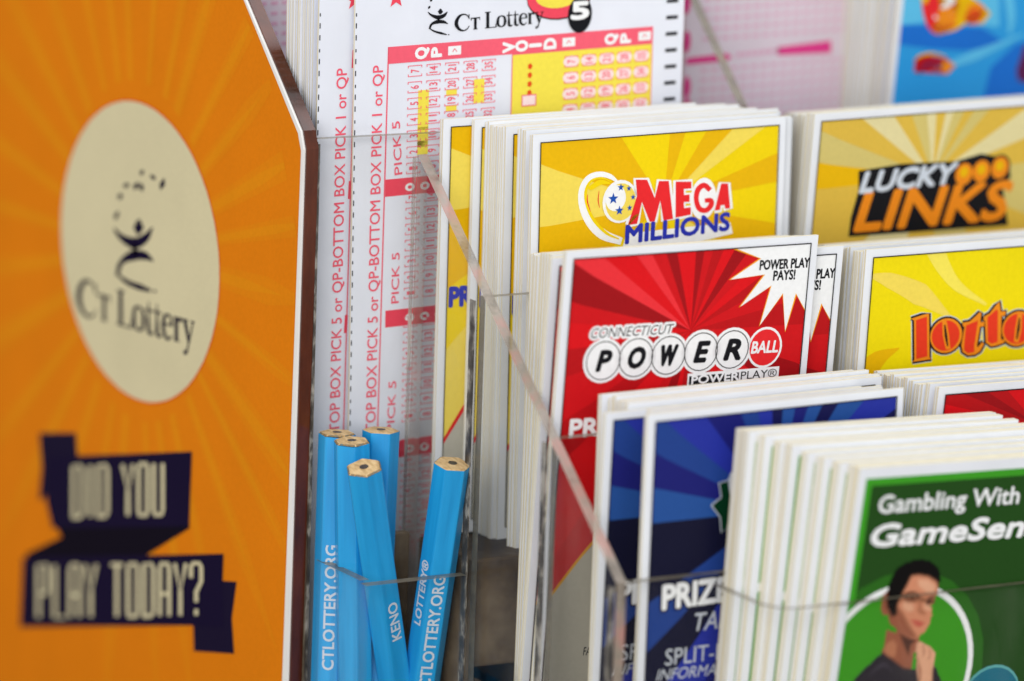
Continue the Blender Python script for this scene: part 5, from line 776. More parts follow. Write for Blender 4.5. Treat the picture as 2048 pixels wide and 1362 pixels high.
  ('P','cover_print',2,'grn_m',[[(43.5,-51.32),(42.63,-44.72),(40.08,-38.57),(36.03,-33.29),(30.75,-29.24),(24.6,-26.69),(18.0,-25.82),(11.4,-26.69),(5.25,-29.24),(4.0,-30.2),(4.0,-72.45),(5.25,-73.41),(11.4,-75.95),(18.0,-76.82),(24.6,-75.95),(30.75,-73.41),(36.03,-69.35),(40.08,-64.07),(42.63,-57.92)]]),
  ('P','cover_print',3,'white',[[(40.5,-51.32),(40.3,-48.39),(39.73,-45.5),(38.78,-42.71),(37.48,-40.07),(35.85,-37.63),(33.91,-35.41),(31.69,-33.47),(29.25,-31.84),(26.61,-30.54),(23.82,-29.59),(20.93,-29.02),(18.0,-28.82),(15.06,-29.02),(12.17,-29.59),(9.39,-30.54),(6.75,-31.84),(4.3,-33.47),(2.2,-35.31),(2.2,-67.33),(4.3,-69.17),(6.75,-70.81),(9.39,-72.11),(12.17,-73.06),(15.06,-73.63),(18.0,-73.82),(20.93,-73.63),(23.82,-73.06),(26.61,-72.11),(29.25,-70.81),(31.69,-69.17),(33.91,-67.23),(35.85,-65.02),(37.48,-62.57),(38.78,-59.93),(39.73,-57.15),(40.3,-54.26)]]),
  ('P','cover_print',4,'grn_l',[[(39.0,-51.32),(38.82,-48.58),(38.28,-45.89),(37.4,-43.29),(36.18,-40.82),(34.66,-38.54),(32.84,-36.47),(30.78,-34.66),(28.5,-33.14),(26.03,-31.92),(23.43,-31.04),(20.74,-30.5),(18.0,-30.32),(15.25,-30.5),(12.56,-31.04),(9.96,-31.92),(7.5,-33.14),(5.21,-34.66),(3.15,-36.47),(2.2,-37.55),(2.2,-65.09),(3.15,-66.17),(5.21,-67.98),(7.5,-69.51),(9.96,-70.72),(12.56,-71.61),(15.25,-72.14),(18.0,-72.32),(20.74,-72.14),(23.43,-71.61),(26.03,-70.72),(28.5,-69.51),(30.78,-67.98),(32.84,-66.17),(34.66,-64.11),(36.18,-61.82),(37.4,-59.36),(38.28,-56.76),(38.82,-54.06)]]),
  ('T','cover_lettering',6,'white','Gambling With',[6.66,-11.11,46.5,-11.17,4.15,0.02,0]),
  ('T','cover_lettering',6,'white','GameSense',[5.98,-19.09,59.47,-19.56,5.05,0.04,0.15]),
  ('P','cover_print',6,'teal_l',[[(55.48,-59.18),(55.2,-57.16),(54.37,-55.28),(53.05,-53.67),(51.33,-52.43),(49.33,-51.65),(47.18,-51.38),(45.03,-51.65),(43.03,-52.43),(41.31,-53.67),(39.99,-55.28),(39.16,-57.16),(38.88,-59.18),(39.16,-61.2),(39.99,-63.08),(41.31,-64.7),(43.03,-65.94),(45.03,-66.72),(47.18,-66.98),(49.33,-66.72),(51.33,-65.94),(53.05,-64.7),(54.37,-63.08),(55.2,-61.2)]]),
  ('P','cover_print',7,'teal',[[(55.13,-59.45),(54.86,-57.53),(54.07,-55.75),(52.81,-54.21),(51.18,-53.04),(49.27,-52.3),(47.23,-52.05),(45.18,-52.3),(43.28,-53.04),(41.64,-54.21),(40.38,-55.75),(39.6,-57.53),(39.33,-59.45),(39.6,-61.36),(40.38,-63.15),(41.64,-64.68),(43.28,-65.85),(45.18,-66.59),(47.23,-66.85),(49.27,-66.59),(51.18,-65.85),(52.81,-64.68),(54.07,-63.15),(54.86,-61.36)]]),
  ('V','portrait_print',5,'',[('shirt',0.5,[(5.4,-55.5),(7.0,-51.3),(10.0,-48.5),(13.6,-45.5),(15.0,-45.1),(17.8,-47.6),(21.5,-50.5),(23.6,-50.7),(25.1,-49.0),(29.6,-49.9),(31.8,-53.4),(33.5,-58.0)]),('skin_d',0.5,[(14.1,-39.9),(14.2,-42.5),(13.6,-45.4),(16.9,-47.5),(20.5,-49.9),(22.9,-50.4),(22.9,-46.8),(24.1,-43.3)]),('skin_d',0.3,[(15.2,-33.2),(15.2,-32.4),(15.0,-31.6),(14.7,-30.8),(14.2,-30.3),(13.8,-30.0),(13.2,-29.9),(12.7,-30.0),(12.2,-30.3),(11.8,-30.8),(11.5,-31.6),(11.3,-32.4),(11.2,-33.2),(11.3,-34.1),(11.5,-35.0),(11.8,-35.6),(12.2,-36.2),(12.7,-36.5),(13.2,-36.6),(13.8,-36.5),(14.2,-36.2),(14.7,-35.6),(15.0,-35.0),(15.2,-34.1)]),('shirt_l',0.5,[(11.4,-51.0),(12.2,-50.4),(13.1,-49.8),(13.9,-49.3),(14.6,-49.1),(15.1,-49.2),(15.8,-49.5),(16.7,-50.0),(17.6,-50.5),(17.7,-50.4),(16.9,-49.8),(16.2,-49.1),(15.3,-48.4),(14.2,-48.1),(13.3,-48.6),(12.6,-49.3),(11.9,-50.1),(11.2,-50.9)]),('skin_n',0.3,[(17.8,-41.2),(19.5,-43.9),(21.5,-47.2),(21.6,-44.4),(23.1,-43.2)]),('skin_d',0.5,[(14.2,-32.3),(13.7,-35.8),(14.4,-38.4),(16.5,-40.1),(19.1,-41.9),(22.3,-43.1),(23.9,-42.5),(24.8,-40.8),(20.1,-33.8)]),('skin_m',0.3,[(14.7,-43.5),(16.3,-42.6),(17.7,-44.0),(17.7,-47.1),(15.8,-46.7),(14.1,-45.3)]),('skin',0.5,[(18.3,-27.0),(20.9,-27.0),(24.3,-27.7),(26.7,-29.7),(27.1,-32.2),(25.9,-34.7),(26.6,-37.3),(26.3,-39.4),(25.2,-41.6),(23.1,-42.9),(21.3,-42.5),(18.9,-40.8),(17.3,-38.1),(16.1,-34.5),(16.7,-31.5),(17.8,-29.3)]),('skin_m',0.5,[(16.4,-31.5),(18.1,-31.1),(20.2,-31.5),(22.1,-32.1),(23.4,-33.0),(26.7,-33.2),(26.7,-34.8),(23.9,-34.0),(22.2,-34.2),(20.1,-33.8),(17.6,-33.3),(16.2,-33.5)]),('skin_m',0.5,[(16.2,-34.5),(18.1,-36.2),(20.4,-38.9),(21.9,-41.0),(23.4,-42.8),(21.2,-42.3),(18.9,-40.6),(17.3,-38.1)]),('skin_m',0.3,[(22.2,-34.2),(23.6,-36.3),(24.7,-36.7),(24.5,-37.2),(22.9,-36.9),(22.0,-36.0)]),('skin_l',0.3,[(20.8,-28.2),(23.8,-28.4),(26.2,-30.1),(26.2,-32.2),(23.8,-31.5),(21.4,-29.8)]),('skin_l',0.3,[(17.6,-33.3),(20.7,-34.3),(21.0,-35.9),(19.3,-36.0),(17.6,-34.9)]),('skin_l',0.3,[(23.7,-34.3),(25.9,-35.2),(25.8,-36.5),(23.9,-35.6)]),('skin_d',0.5,[(16.1,-34.5),(17.8,-36.1),(20.1,-39.4),(23.0,-42.4),(21.0,-42.5),(18.6,-40.8),(17.0,-38.1)]),('hair',0.5,[(15.0,-36.9),(13.1,-34.2),(12.5,-30.7),(13.1,-27.4),(14.4,-25.0),(16.8,-23.6),(20.2,-23.1),(23.6,-23.7),(26.3,-25.6),(27.5,-28.4),(27.2,-31.0),(26.3,-29.1),(23.7,-27.7),(20.9,-27.1),(18.9,-27.2),(18.1,-29.3),(17.0,-31.5),(16.1,-34.0),(16.4,-36.5)]),('hair',0.3,[(17.7,-31.8),(18.2,-31.7),(18.7,-31.5),(19.2,-31.4),(19.6,-31.4),(20.2,-31.5),(20.8,-31.7),(21.4,-32.0),(22.1,-32.2),(22.1,-32.0),(21.5,-31.8),(20.9,-31.4),(20.2,-31.1),(19.6,-31.0),(19.0,-31.0),(18.5,-31.2),(18.0,-31.4),(17.6,-31.6)]),('hair',0.3,[(24.7,-33.2),(25.1,-33.1),(25.4,-33.0),(25.8,-32.9),(26.1,-32.9),(26.3,-32.9),(26.5,-32.9),(26.7,-33.0),(26.9,-33.1),(27.0,-32.9),(26.8,-32.8),(26.6,-32.7),(26.3,-32.6),(26.0,-32.5),(25.6,-32.6),(25.3,-32.7),(24.9,-32.9),(24.6,-33.0)]),('skin_d',0.3,[(22.3,-34.0),(22.5,-34.5),(22.7,-35.1),(22.9,-35.6),(23.1,-36.1),(23.4,-36.4),(23.8,-36.5),(24.1,-36.6),(24.3,-36.7),(24.4,-36.5),(24.1,-36.4),(23.8,-36.3),(23.6,-36.2),(23.4,-36.0),(23.1,-35.6),(22.9,-35.1),(22.7,-34.5),(22.5,-33.9)]),('lip',0.3,[(20.5,-38.2),(20.9,-38.4),(21.4,-38.6),(21.9,-38.8),(22.3,-39.0),(22.9,-39.0),(23.4,-39.1),(24.0,-39.2),(24.5,-39.3),(24.5,-39.1),(24.0,-38.9),(23.4,-38.7),(22.9,-38.5),(22.4,-38.4),(21.9,-38.3),(21.4,-38.2),(21.0,-38.1),(20.5,-38.1)]),('lip',0.3,[(21.2,-39.0),(21.7,-39.3),(22.2,-39.5),(22.6,-39.8),(23.2,-40.0),(23.6,-39.9),(24.0,-39.7),(24.3,-39.6),(24.6,-39.4),(24.5,-39.3),(24.1,-39.3),(23.7,-39.3),(23.4,-39.3),(23.1,-39.3),(22.7,-39.3),(22.3,-39.1),(21.8,-39.0),(21.3,-38.9)]),('skin_l',0.5,[(24.1,-43.5),(25.4,-44.1),(27.7,-45.4),(29.3,-47.0),(29.5,-49.1),(29.0,-51.1),(29.7,-56.4),(26.3,-56.1),(24.5,-50.8),(23.4,-46.3),(23.3,-44.2)]),('hair',0.5,[(17.4,-32.1),(18.0,-32.4),(18.7,-32.6),(19.3,-32.9),(19.9,-33.0),(20.4,-33.0),(20.9,-32.9),(21.2,-32.9),(21.6,-32.8),(22.1,-33.0),(22.5,-33.2),(23.0,-33.4),(23.5,-33.6),(24.0,-33.8),(24.5,-34.1),(24.9,-34.3),(25.4,-34.4),(25.9,-34.3),(26.2,-34.2),(26.6,-34.0),(26.9,-33.8),(26.8,-33.7),(26.4,-33.8),(26.0,-33.9),(25.7,-34.0),(25.4,-33.9),(25.0,-33.9),(24.5,-33.8),(24.1,-33.6),(23.6,-33.4),(23.1,-33.2),(22.6,-33.0),(22.1,-32.8),(21.6,-32.6),(21.2,-32.6),(20.7,-32.7),(20.3,-32.7),(19.9,-32.7),(19.3,-32.6),(18.7,-32.4),(18.1,-32.1),(17.4,-31.9)]),('hair',0.3,[(20.6,-32.2),(20.6,-32.1),(20.6,-32.0),(20.5,-31.9),(20.4,-31.9),(20.2,-31.8),(20.1,-31.8),(19.9,-31.8),(19.8,-31.9),(19.7,-31.9),(19.6,-32.0),(19.5,-32.1),(19.5,-32.2),(19.5,-32.4),(19.6,-32.5),(19.7,-32.5),(19.8,-32.6),(19.9,-32.7),(20.1,-32.7),(20.2,-32.7),(20.4,-32.6),(20.5,-32.5),(20.6,-32.5),(20.6,-32.4)]),('hair',0.3,[(25.8,-33.8),(25.8,-33.7),(25.8,-33.5),(25.7,-33.5),(25.6,-33.4),(25.5,-33.3),(25.3,-33.3),(25.2,-33.3),(25.1,-33.4),(25.0,-33.5),(24.9,-33.5),(24.9,-33.7),(24.8,-33.8),(24.9,-33.9),(24.9,-34.0),(25.0,-34.1),(25.1,-34.2),(25.2,-34.2),(25.3,-34.2),(25.5,-34.2),(25.6,-34.2),(25.7,-34.1),(25.8,-34.0),(25.8,-33.9)]),('skin_d',0.3,[(25.1,-44.4),(25.2,-44.9),(25.4,-45.3),(25.5,-45.8),(25.6,-46.2),(25.6,-46.6),(25.6,-47.0),(25.6,-47.4),(25.5,-47.7),(25.6,-47.8),(25.7,-47.4),(25.8,-47.0),(25.9,-46.7),(25.9,-46.2),(25.8,-45.8),(25.6,-45.3),(25.4,-44.9),(25.2,-44.4)]),('skin_d',0.3,[(27.0,-45.3),(27.2,-45.8),(27.4,-46.3),(27.5,-46.7),(27.6,-47.1),(27.6,-47.5),(27.5,-47.8),(27.4,-48.1),(27.2,-48.4),(27.4,-48.4),(27.5,-48.1),(27.6,-47.9),(27.8,-47.5),(27.8,-47.2),(27.7,-46.7),(27.5,-46.3),(27.3,-45.8),(27.1,-45.3)]),('skin_d',0.3,[(23.5,-46.6),(23.9,-47.7),(24.4,-48.7),(24.8,-49.8),(25.1,-50.8),(25.4,-51.8),(25.6,-52.8),(25.8,-53.8),(26.0,-54.8),(26.3,-54.8),(26.1,-53.8),(26.0,-52.8),(25.9,-51.9),(25.7,-50.8),(25.2,-49.8),(24.7,-48.7),(24.2,-47.6),(23.7,-46.6)]),('ink',-0.25,[(21.7,-32.4),(21.6,-32.2),(21.5,-31.9),(21.2,-31.7),(20.8,-31.5),(20.4,-31.4),(20.0,-31.4),(19.5,-31.4),(19.1,-31.5),(18.7,-31.7),(18.4,-31.9),(18.3,-32.2),(18.2,-32.4),(18.3,-32.7),(18.4,-33.0),(18.7,-33.2),(19.1,-33.3),(19.5,-33.5),(20.0,-33.5),(20.4,-33.5),(20.8,-33.3),(21.2,-33.2),(21.5,-33.0),(21.6,-32.7)]),('ink',-0.25,[(26.8,-34.0),(26.7,-33.7),(26.6,-33.5),(26.4,-33.3),(26.2,-33.1),(25.9,-33.1),(25.6,-33.0),(25.3,-33.1),(25.0,-33.1),(24.8,-33.3),(24.6,-33.5),(24.5,-33.7),(24.5,-34.0),(24.5,-34.2),(24.6,-34.5),(24.8,-34.6),(25.0,-34.8),(25.3,-34.9),(25.6,-34.9),(25.9,-34.9),(26.2,-34.8),(26.4,-34.6),(26.6,-34.5),(26.7,-34.2)]),('ink',0.3,[(16.0,-31.5),(18.1,-32.1),(18.1,-31.9),(16.0,-31.3)])]),
 ],
 'slipA': [
  ('T','slip_lettering',2,'pink','TOP BOX PICK 5 or QP-BOTTOM BOX PICK 1 or QP',[7.34,-115.04,7.76,-23.59,2.71,0.01,0]),
  ('P','slip_print',1,'pink',[[(9.04,-19.28),(7.65,-127.41),(8.02,-127.47),(9.4,-19.31)]]),
  ('R','slip_print',1,'pink',[[9.22,-23.45,84.31,-19.29]]),
  ('R','slip_print',1,'pink_d',[[8.97,-56.18,79.17,-51.91],[9.61,-88.94,79.81,-84.68],[10.26,-122.33,80.46,-118.07]]),
  ('O','slip_print',2,'white',[1.3,1.0,0.45,24],[[15.77,-54.3],[19.97,-54.3],[24.17,-54.3],[28.37,-54.3],[32.57,-54.3],[36.77,-54.3],[16.41,-87.07],[20.61,-87.07],[24.81,-87.07],[29.01,-87.07],[33.21,-87.07],[37.41,-87.07],[17.06,-120.45],[21.26,-120.45],[25.46,-120.45],[29.66,-120.45],[33.86,-120.45],[38.06,-120.45]]),
  ('B','slip_lettering',2,'pink',[(16.62,-25.65,'7'),(21.77,-25.65,'14'),(26.92,-25.65,'21'),(32.07,-25.65,'28'),(37.22,-25.65,'35'),(16.62,-29.65,'6'),(21.77,-29.65,'13'),(26.92,-29.65,'20'),(32.07,-29.65,'27'),(37.22,-29.65,'34'),(16.62,-33.65,'5'),(21.77,-33.65,'12'),(26.92,-33.65,'19'),(32.07,-33.65,'26'),(37.22,-33.65,'33'),(16.62,-37.65,'4'),(21.77,-37.65,'11'),(26.92,-37.65,'18'),(32.07,-37.65,'25'),(37.22,-37.65,'32'),(16.62,-41.65,'3'),(21.77,-41.65,'10'),(26.92,-41.65,'17'),(32.07,-41.65,'24'),(37.22,-41.65,'31'),(16.62,-45.65,'2'),(21.77,-45.65,'9'),(26.92,-45.65,'16'),(32.07,-45.65,'23'),(37.22,-45.65,'30'),(16.62,-49.65,'1'),(21.77,-49.65,'8'),(26.92,-49.65,'15'),(32.07,-49.65,'22'),(37.22,-49.65,'29'),(16.62,-56.85,'7'),(21.77,-56.85,'14'),(26.92,-56.85,'21'),(32.07,-56.85,'28'),(37.22,-56.85,'35'),(16.62,-60.85,'6'),(21.77,-60.85,'13'),(26.92,-60.85,'20'),(32.07,-60.85,'27'),(37.22,-60.85,'34'),(16.62,-64.85,'5'),(21.77,-64.85,'12'),(26.92,-64.85,'19'),(32.07,-64.85,'26'),(37.22,-64.85,'33'),(16.62,-68.85,'4'),(21.77,-68.85,'11'),(26.92,-68.85,'18'),(32.07,-68.85,'25'),(37.22,-68.85,'32'),(16.62,-72.85,'3'),(21.77,-72.85,'10'),(26.92,-72.85,'17'),(32.07,-72.85,'24'),(37.22,-72.85,'31'),(16.62,-76.85,'2'),(21.77,-76.85,'9'),(26.92,-76.85,'16'),(32.07,-76.85,'23'),(37.22,-76.85,'30'),(16.62,-80.85,'1'),(21.77,-80.85,'8'),(26.92,-80.85,'15'),(32.07,-80.85,'22'),(37.22,-80.85,'29'),(16.62,-88.05,'7'),(21.77,-88.05,'14'),(26.92,-88.05,'21'),(32.07,-88.05,'28'),(37.22,-88.05,'35'),(16.62,-92.05,'6'),(21.77,-92.05,'13'),(26.92,-92.05,'20'),(32.07,-92.05,'27'),(37.22,-92.05,'34'),(16.62,-96.05,'5'),(21.77,-96.05,'12'),(26.92,-96.05,'19'),(32.07,-96.05,'26'),(37.22,-96.05,'33'),(16.62,-100.05,'4'),(21.77,-100.05,'11'),(26.92,-100.05,'18'),(32.07,-100.05,'25'),(37.22,-100.05,'32'),(16.62,-104.05,'3'),(21.77,-104.05,'10'),(26.92,-104.05,'17'),(32.07,-104.05,'24'),(37.22,-104.05,'31'),(16.62,-108.05,'2'),(21.77,-108.05,'9'),(26.92,-108.05,'16'),(32.07,-108.05,'23'),(37.22,-108.05,'30'),(16.62,-112.05,'1'),(21.77,-112.05,'8'),(26.92,-112.05,'15'),(32.07,-112.05,'22'),(37.22,-112.05,'29'),(16.62,-119.25,'7'),(21.77,-119.25,'14'),(26.92,-119.25,'21'),(32.07,-119.25,'28'),(37.22,-119.25,'35'),(16.62,-123.25,'6'),(21.77,-123.25,'13'),(26.92,-123.25,'20'),(32.07,-123.25,'27'),(37.22,-123.25,'34'),(16.62,-127.25,'5'),(21.77,-127.25,'12'),(26.92,-127.25,'19'),(32.07,-127.25,'26'),(37.22,-127.25,'33'),(16.62,-131.25,'4'),(21.77,-131.25,'11'),(26.92,-131.25,'18'),(32.07,-131.25,'25'),(37.22,-131.25,'32'),(16.62,-135.25,'3'),(21.77,-135.25,'10'),(26.92,-135.25,'17'),(32.07,-135.25,'24'),(37.22,-135.25,'31'),(16.62,-139.25,'2'),(21.77,-139.25,'9'),(26.92,-139.25,'16'),(32.07,-139.25,'23'),(37.22,-139.25,'30'),(16.62,-143.25,'1'),(21.77,-143.25,'8'),(26.92,-143.25,'15'),(32.07,-143.25,'22'),(37.22,-143.25,'29')]),
  ('R','slip_print',1,'yel_l',[[17.62,-35.55,20.62,-30.55],[17.62,-40.45,20.62,-35.45],[17.62,-44.65,20.62,-39.65],[17.62,-46.6,20.62,-43.1],[25.42,-32.55,28.42,-30.95],[25.42,-36.45,28.42,-34.85],[33.12,-34.95,36.12,-28.95],[43.92,-153.45,84.11,-23.65]]),
  ('P','slip_print',2,'pink',[[(43.72,-153.45),(84.31,-153.45),(84.31,-23.45),(43.72,-23.45)],[(43.97,-153.2),(43.97,-23.7),(84.06,-23.7),(84.06,-153.2)]]),
  ('B','slip_lettering',4,'pink',[(60.72,-26.45,'7'),(65.82,-26.45,'14'),(70.92,-26.45,'21'),(76.02,-26.45,'28'),(81.12,-26.45,'35'),(60.72,-30.5,'6'),(65.82,-30.5,'13'),(70.92,-30.5,'20'),(76.02,-30.5,'27'),(81.12,-30.5,'34'),(60.72,-34.55,'5'),(65.82,-34.55,'12'),(70.92,-34.55,'19'),(76.02,-34.55,'26'),(81.12,-34.55,'33'),(60.72,-38.6,'4'),(65.82,-38.6,'11'),(70.92,-38.6,'18'),(76.02,-38.6,'25'),(81.12,-38.6,'32'),(60.72,-42.65,'3'),(65.82,-42.65,'10'),(70.92,-42.65,'17'),(76.02,-42.65,'24'),(81.12,-42.65,'31'),(60.72,-46.7,'2'),(65.82,-46.7,'9'),(70.92,-46.7,'16'),(76.02,-46.7,'23'),(81.12,-46.7,'30'),(60.72,-50.75,'1'),(65.82,-50.75,'8'),(70.92,-50.75,'15'),(76.02,-50.75,'22'),(81.12,-50.75,'29')]),
  ('O','slip_print',3,'pinkw',[2.3,1.5,0,16],[[60.72,-26.45],[65.82,-26.45],[70.92,-26.45],[76.02,-26.45],[81.12,-26.45],[60.72,-30.5],[65.82,-30.5],[70.92,-30.5],[76.02,-30.5],[81.12,-30.5],[60.72,-34.55],[65.82,-34.55],[70.92,-34.55],[76.02,-34.55],[81.12,-34.55],[60.72,-38.6],[65.82,-38.6],[70.92,-38.6],[76.02,-38.6],[81.12,-38.6],[60.72,-42.65],[65.82,-42.65],[70.92,-42.65],[76.02,-42.65],[81.12,-42.65],[60.72,-46.7],[65.82,-46.7],[70.92,-46.7],[76.02,-46.7],[81.12,-46.7],[60.72,-50.75],[65.82,-50.75],[70.92,-50.75],[76.02,-50.75],[81.12,-50.75],[60.72,-54.8],[65.82,-54.8],[70.92,-54.8],[76.02,-54.8],[81.12,-54.8]]),
  ('R','slip_print',3,'pinkw',[[46.92,-36.55,50.72,-34.05]]),
  ('P','slip_print',4,'pink',[[(46.72,-36.75),(50.92,-36.75),(50.92,-33.85),(46.72,-33.85)],[(46.97,-36.5),(46.97,-34.1),(50.67,-34.1),(50.67,-36.5)]]),
  ('O','slip_print',3,'redorg',[0.7,0.8,0,5],[[48.92,-26.85],[48.92,-29.05],[48.92,-31.25],[48.92,-33.45]]),
  ('R','slip_print',2,'ink',[[88.07,-13.64,91.47,-12.74],[88.07,-17.79,91.47,-16.89],[88.07,-21.94,91.47,-21.04],[88.07,-26.09,91.47,-25.19],[88.07,-30.24,91.47,-29.34],[88.07,-34.39,91.47,-33.49],[88.07,-38.54,91.47,-37.64],[88.07,-42.69,91.47,-41.79],[88.07,-46.84,91.47,-45.94],[88.07,-50.99,91.47,-50.09],[88.07,-55.14,91.47,-54.24],[88.07,-59.29,91.47,-58.39],[88.07,-63.44,91.47,-62.54],[88.07,-67.59,91.47,-66.69],[88.07,-71.74,91.47,-70.84],[88.07,-75.89,91.47,-74.99],[88.07,-80.04,91.47,-79.14],[88.07,-84.19,91.47,-83.29],[88.07,-88.34,91.47,-87.44],[88.07,-92.49,91.47,-91.59],[88.07,-96.64,91.47,-95.74],[88.07,-100.79,91.47,-99.89],[0.15,-11.26,0.42,-10.46],[0.15,-14.16,0.42,-12.86],[0.15,-17.06,0.42,-15.76],[0.15,-19.96,0.42,-19.16],[0.15,-22.86,0.42,-21.56],[0.15,-25.76,0.42,-24.46],[0.15,-28.66,0.42,-27.86],[0.15,-31.56,0.42,-30.26],[0.15,-34.46,0.42,-33.16],[0.15,-37.36,0.42,-36.56],[0.15,-40.26,0.42,-38.96],[0.15,-43.16,0.42,-41.86],[0.15,-46.06,0.42,-45.26],[0.15,-48.96,0.42,-47.66],[0.15,-51.86,0.42,-50.56],[0.15,-54.76,0.42,-53.96],[0.15,-57.66,0.42,-56.36],[0.15,-60.56,0.42,-59.26],[0.15,-63.46,0.42,-62.66],[0.15,-66.36,0.42,-65.06],[0.15,-69.26,0.42,-67.96],[0.15,-72.16,0.42,-71.36],[0.15,-75.06,0.42,-73.76],[0.15,-77.96,0.42,-76.66],[0.15,-80.86,0.42,-80.06],[0.15,-83.76,0.42,-82.46],[0.15,-86.66,0.42,-85.36],[0.15,-89.56,0.42,-88.76],[0.15,-92.46,0.42,-91.16],[0.15,-95.36,0.42,-94.06],[0.15,-98.26,0.42,-97.46],[0.15,-101.16,0.42,-99.86],[0.15,-104.06,0.42,-102.76],[0.15,-106.96,0.42,-106.16],[0.15,-109.86,0.42,-108.56],[0.15,-112.76,0.42,-111.46],[0.15,-115.66,0.42,-114.86],[0.15,-118.56,0.42,-117.26],[0.15,-121.46,0.42,-120.16],[0.15,-124.36,0.42,-123.56],[0.15,-127.26,0.42,-125.96],[0.15,-130.16,0.42,-128.86],[0.15,-133.06,0.42,-132.26],[0.15,-135.96,0.42,-134.66],[0.15,-138.86,0.42,-137.56],[0.15,-141.76,0.42,-140.96],[0.15,-144.66,0.42,-143.36],[0.15,-147.56,0.42,-146.26],[0.15,-150.46,0.42,-149.66],[0.15,-153.36,0.42,-152.06],[0.15,-156.26,0.42,-154.96],[0.15,-159.16,0.42,-158.36],[0.15,-162.06,0.42,-160.76],[0.15,-164.96,0.42,-163.66],[0.15,-167.86,0.42,-167.06],[0.15,-170.76,0.42,-169.46],[0.15,-173.66,0.42,-172.36],[0.15,-176.56,0.42,-175.76],[0.15,-179.46,0.42,-178.16],[0.15,-182.36,0.42,-181.06]]),
  ('T','slip_lettering',3,'white','Q',[19.71,-22.7,19.71,-20.1,3.0,0.05,0]),
  ('T','slip_lettering',3,'white','P',[23.81,-22.53,23.81,-20.33,2.7,0.05,0]),
  ('T','slip_lettering',3,'white','V',[44.38,-22.87,44.38,-20.47,3.2,0.05,0]),
  ('T','slip_lettering',3,'white','O',[47.99,-22.78,47.99,-20.38,3.2,0.05,0]),
  ('T','slip_lettering',3,'white','I',[51.88,-21.93,51.88,-21.43,3.2,0.05,0]),
  ('T','slip_lettering',3,'white','D',[56.05,-22.76,56.05,-20.36,3.2,0.05,0]),
  ('T','slip_lettering',3,'white','Q',[73.41,-22.83,73.41,-20.43,3,0.05,0]),
  ('T','slip_lettering',3,'white','P',[77.69,-22.79,77.69,-20.59,2.8,0.05,0]),
  ('R','slip_print',2,'white',[[25.72,-22.48,29.32,-20.28],[58.06,-22.65,61.66,-20.45],[80.08,-22.62,83.68,-20.42]]),
  ('P','slip_print',3,'pink',[[(27.06,-21.8),(27.2,-21.57),(27.33,-21.32),(27.46,-21.13),(27.53,-21.08),(27.58,-21.12),(27.71,-21.29),(27.85,-21.52),(28.0,-21.74),(28.2,-21.64),(28.05,-21.43),(27.9,-21.19),(27.73,-20.98),(27.49,-20.87),(27.28,-20.99),(27.13,-21.21),(26.99,-21.47),(26.85,-21.69)]]),
  ('P','slip_print',3,'pink',[[(59.39,-21.98),(59.53,-21.75),(59.67,-21.5),(59.8,-21.3),(59.87,-21.25),(59.92,-21.29),(60.05,-21.46),(60.2,-21.7),(60.36,-21.92),(60.56,-21.82),(60.4,-21.61),(60.25,-21.36),(60.08,-21.15),(59.83,-21.04),(59.61,-21.16),(59.46,-21.38),(59.32,-21.64),(59.18,-21.87)]]),
  ('P','slip_print',3,'pink',[[(81.4,-21.95),(81.54,-21.71),(81.68,-21.46),(81.81,-21.27),(81.88,-21.21),(81.93,-21.25),(82.07,-21.42),(82.23,-21.66),(82.39,-21.88),(82.59,-21.79),(82.43,-21.57),(82.27,-21.33),(82.1,-21.11),(81.84,-21.0),(81.62,-21.12),(81.47,-21.35),(81.32,-21.61),(81.18,-21.84)]]),
  ('T','slip_lettering',2,'pink','PICK 5',[13.23,-83.05,13.23,-70.39,2.04,0.01,0]),
  ('T','slip_lettering',2,'pink','PICK 5',[12.6,-115.64,12.96,-102.74,2.07,0.01,0]),
  ('T','slip_lettering',2,'pink','PICK 5',[13.61,-50.88,12.64,-37.64,2.1,0.01,0]),
  ('P','agency_emblem',2,'ink',[[(23.2,-10.85),(23.05,-11.02),(22.9,-11.2),(22.75,-11.36),(22.59,-11.51),(22.72,-11.68),(22.83,-11.84),(22.94,-12.01),(23.05,-12.18),(23.45,-12.23),(23.61,-12.1),(23.77,-11.97),(23.93,-11.83),(24.08,-11.67),(23.94,-11.47),(23.8,-11.27),(23.65,-11.07),(23.5,-10.88)]]),
  ('P','agency_emblem',2,'ink',[[(19.79,-11.46),(19.96,-11.69),(20.12,-11.93),(20.33,-12.18),(20.64,-12.44),(21.02,-12.72),(21.5,-13.0),(22.05,-13.27),(22.7,-13.47),(23.37,-13.43),(23.9,-13.29),(24.33,-13.1),(24.7,-12.89),(24.95,-12.61),(25.12,-12.32),(25.24,-12.03),(25.37,-11.76),(25.2,-11.68),(24.86,-11.86),(24.52,-12.05),(24.2,-12.2),(23.87,-12.29),(23.56,-12.37),(23.23,-12.44),(22.96,-12.45),(22.78,-12.42),(22.5,-12.43),(22.05,-12.35),(21.56,-12.21),(21.12,-12.08),(20.8,-11.94),(20.52,-11.77),(20.24,-11.58),(19.95,-11.39)]]),
  ('P','agency_emblem',2,'ink',[[(22.53,-12.97),(22.52,-13.09),(22.51,-13.23),(22.51,-13.37),(22.52,-13.52),(22.54,-13.68),(22.58,-13.83),(22.62,-13.97),(22.65,-14.1),(23.41,-14.02),(23.33,-13.89),(23.24,-13.76),(23.17,-13.64),(23.12,-13.53),(23.13,-13.43),(23.15,-13.31),(23.19,-13.19),(23.22,-13.06)]]),
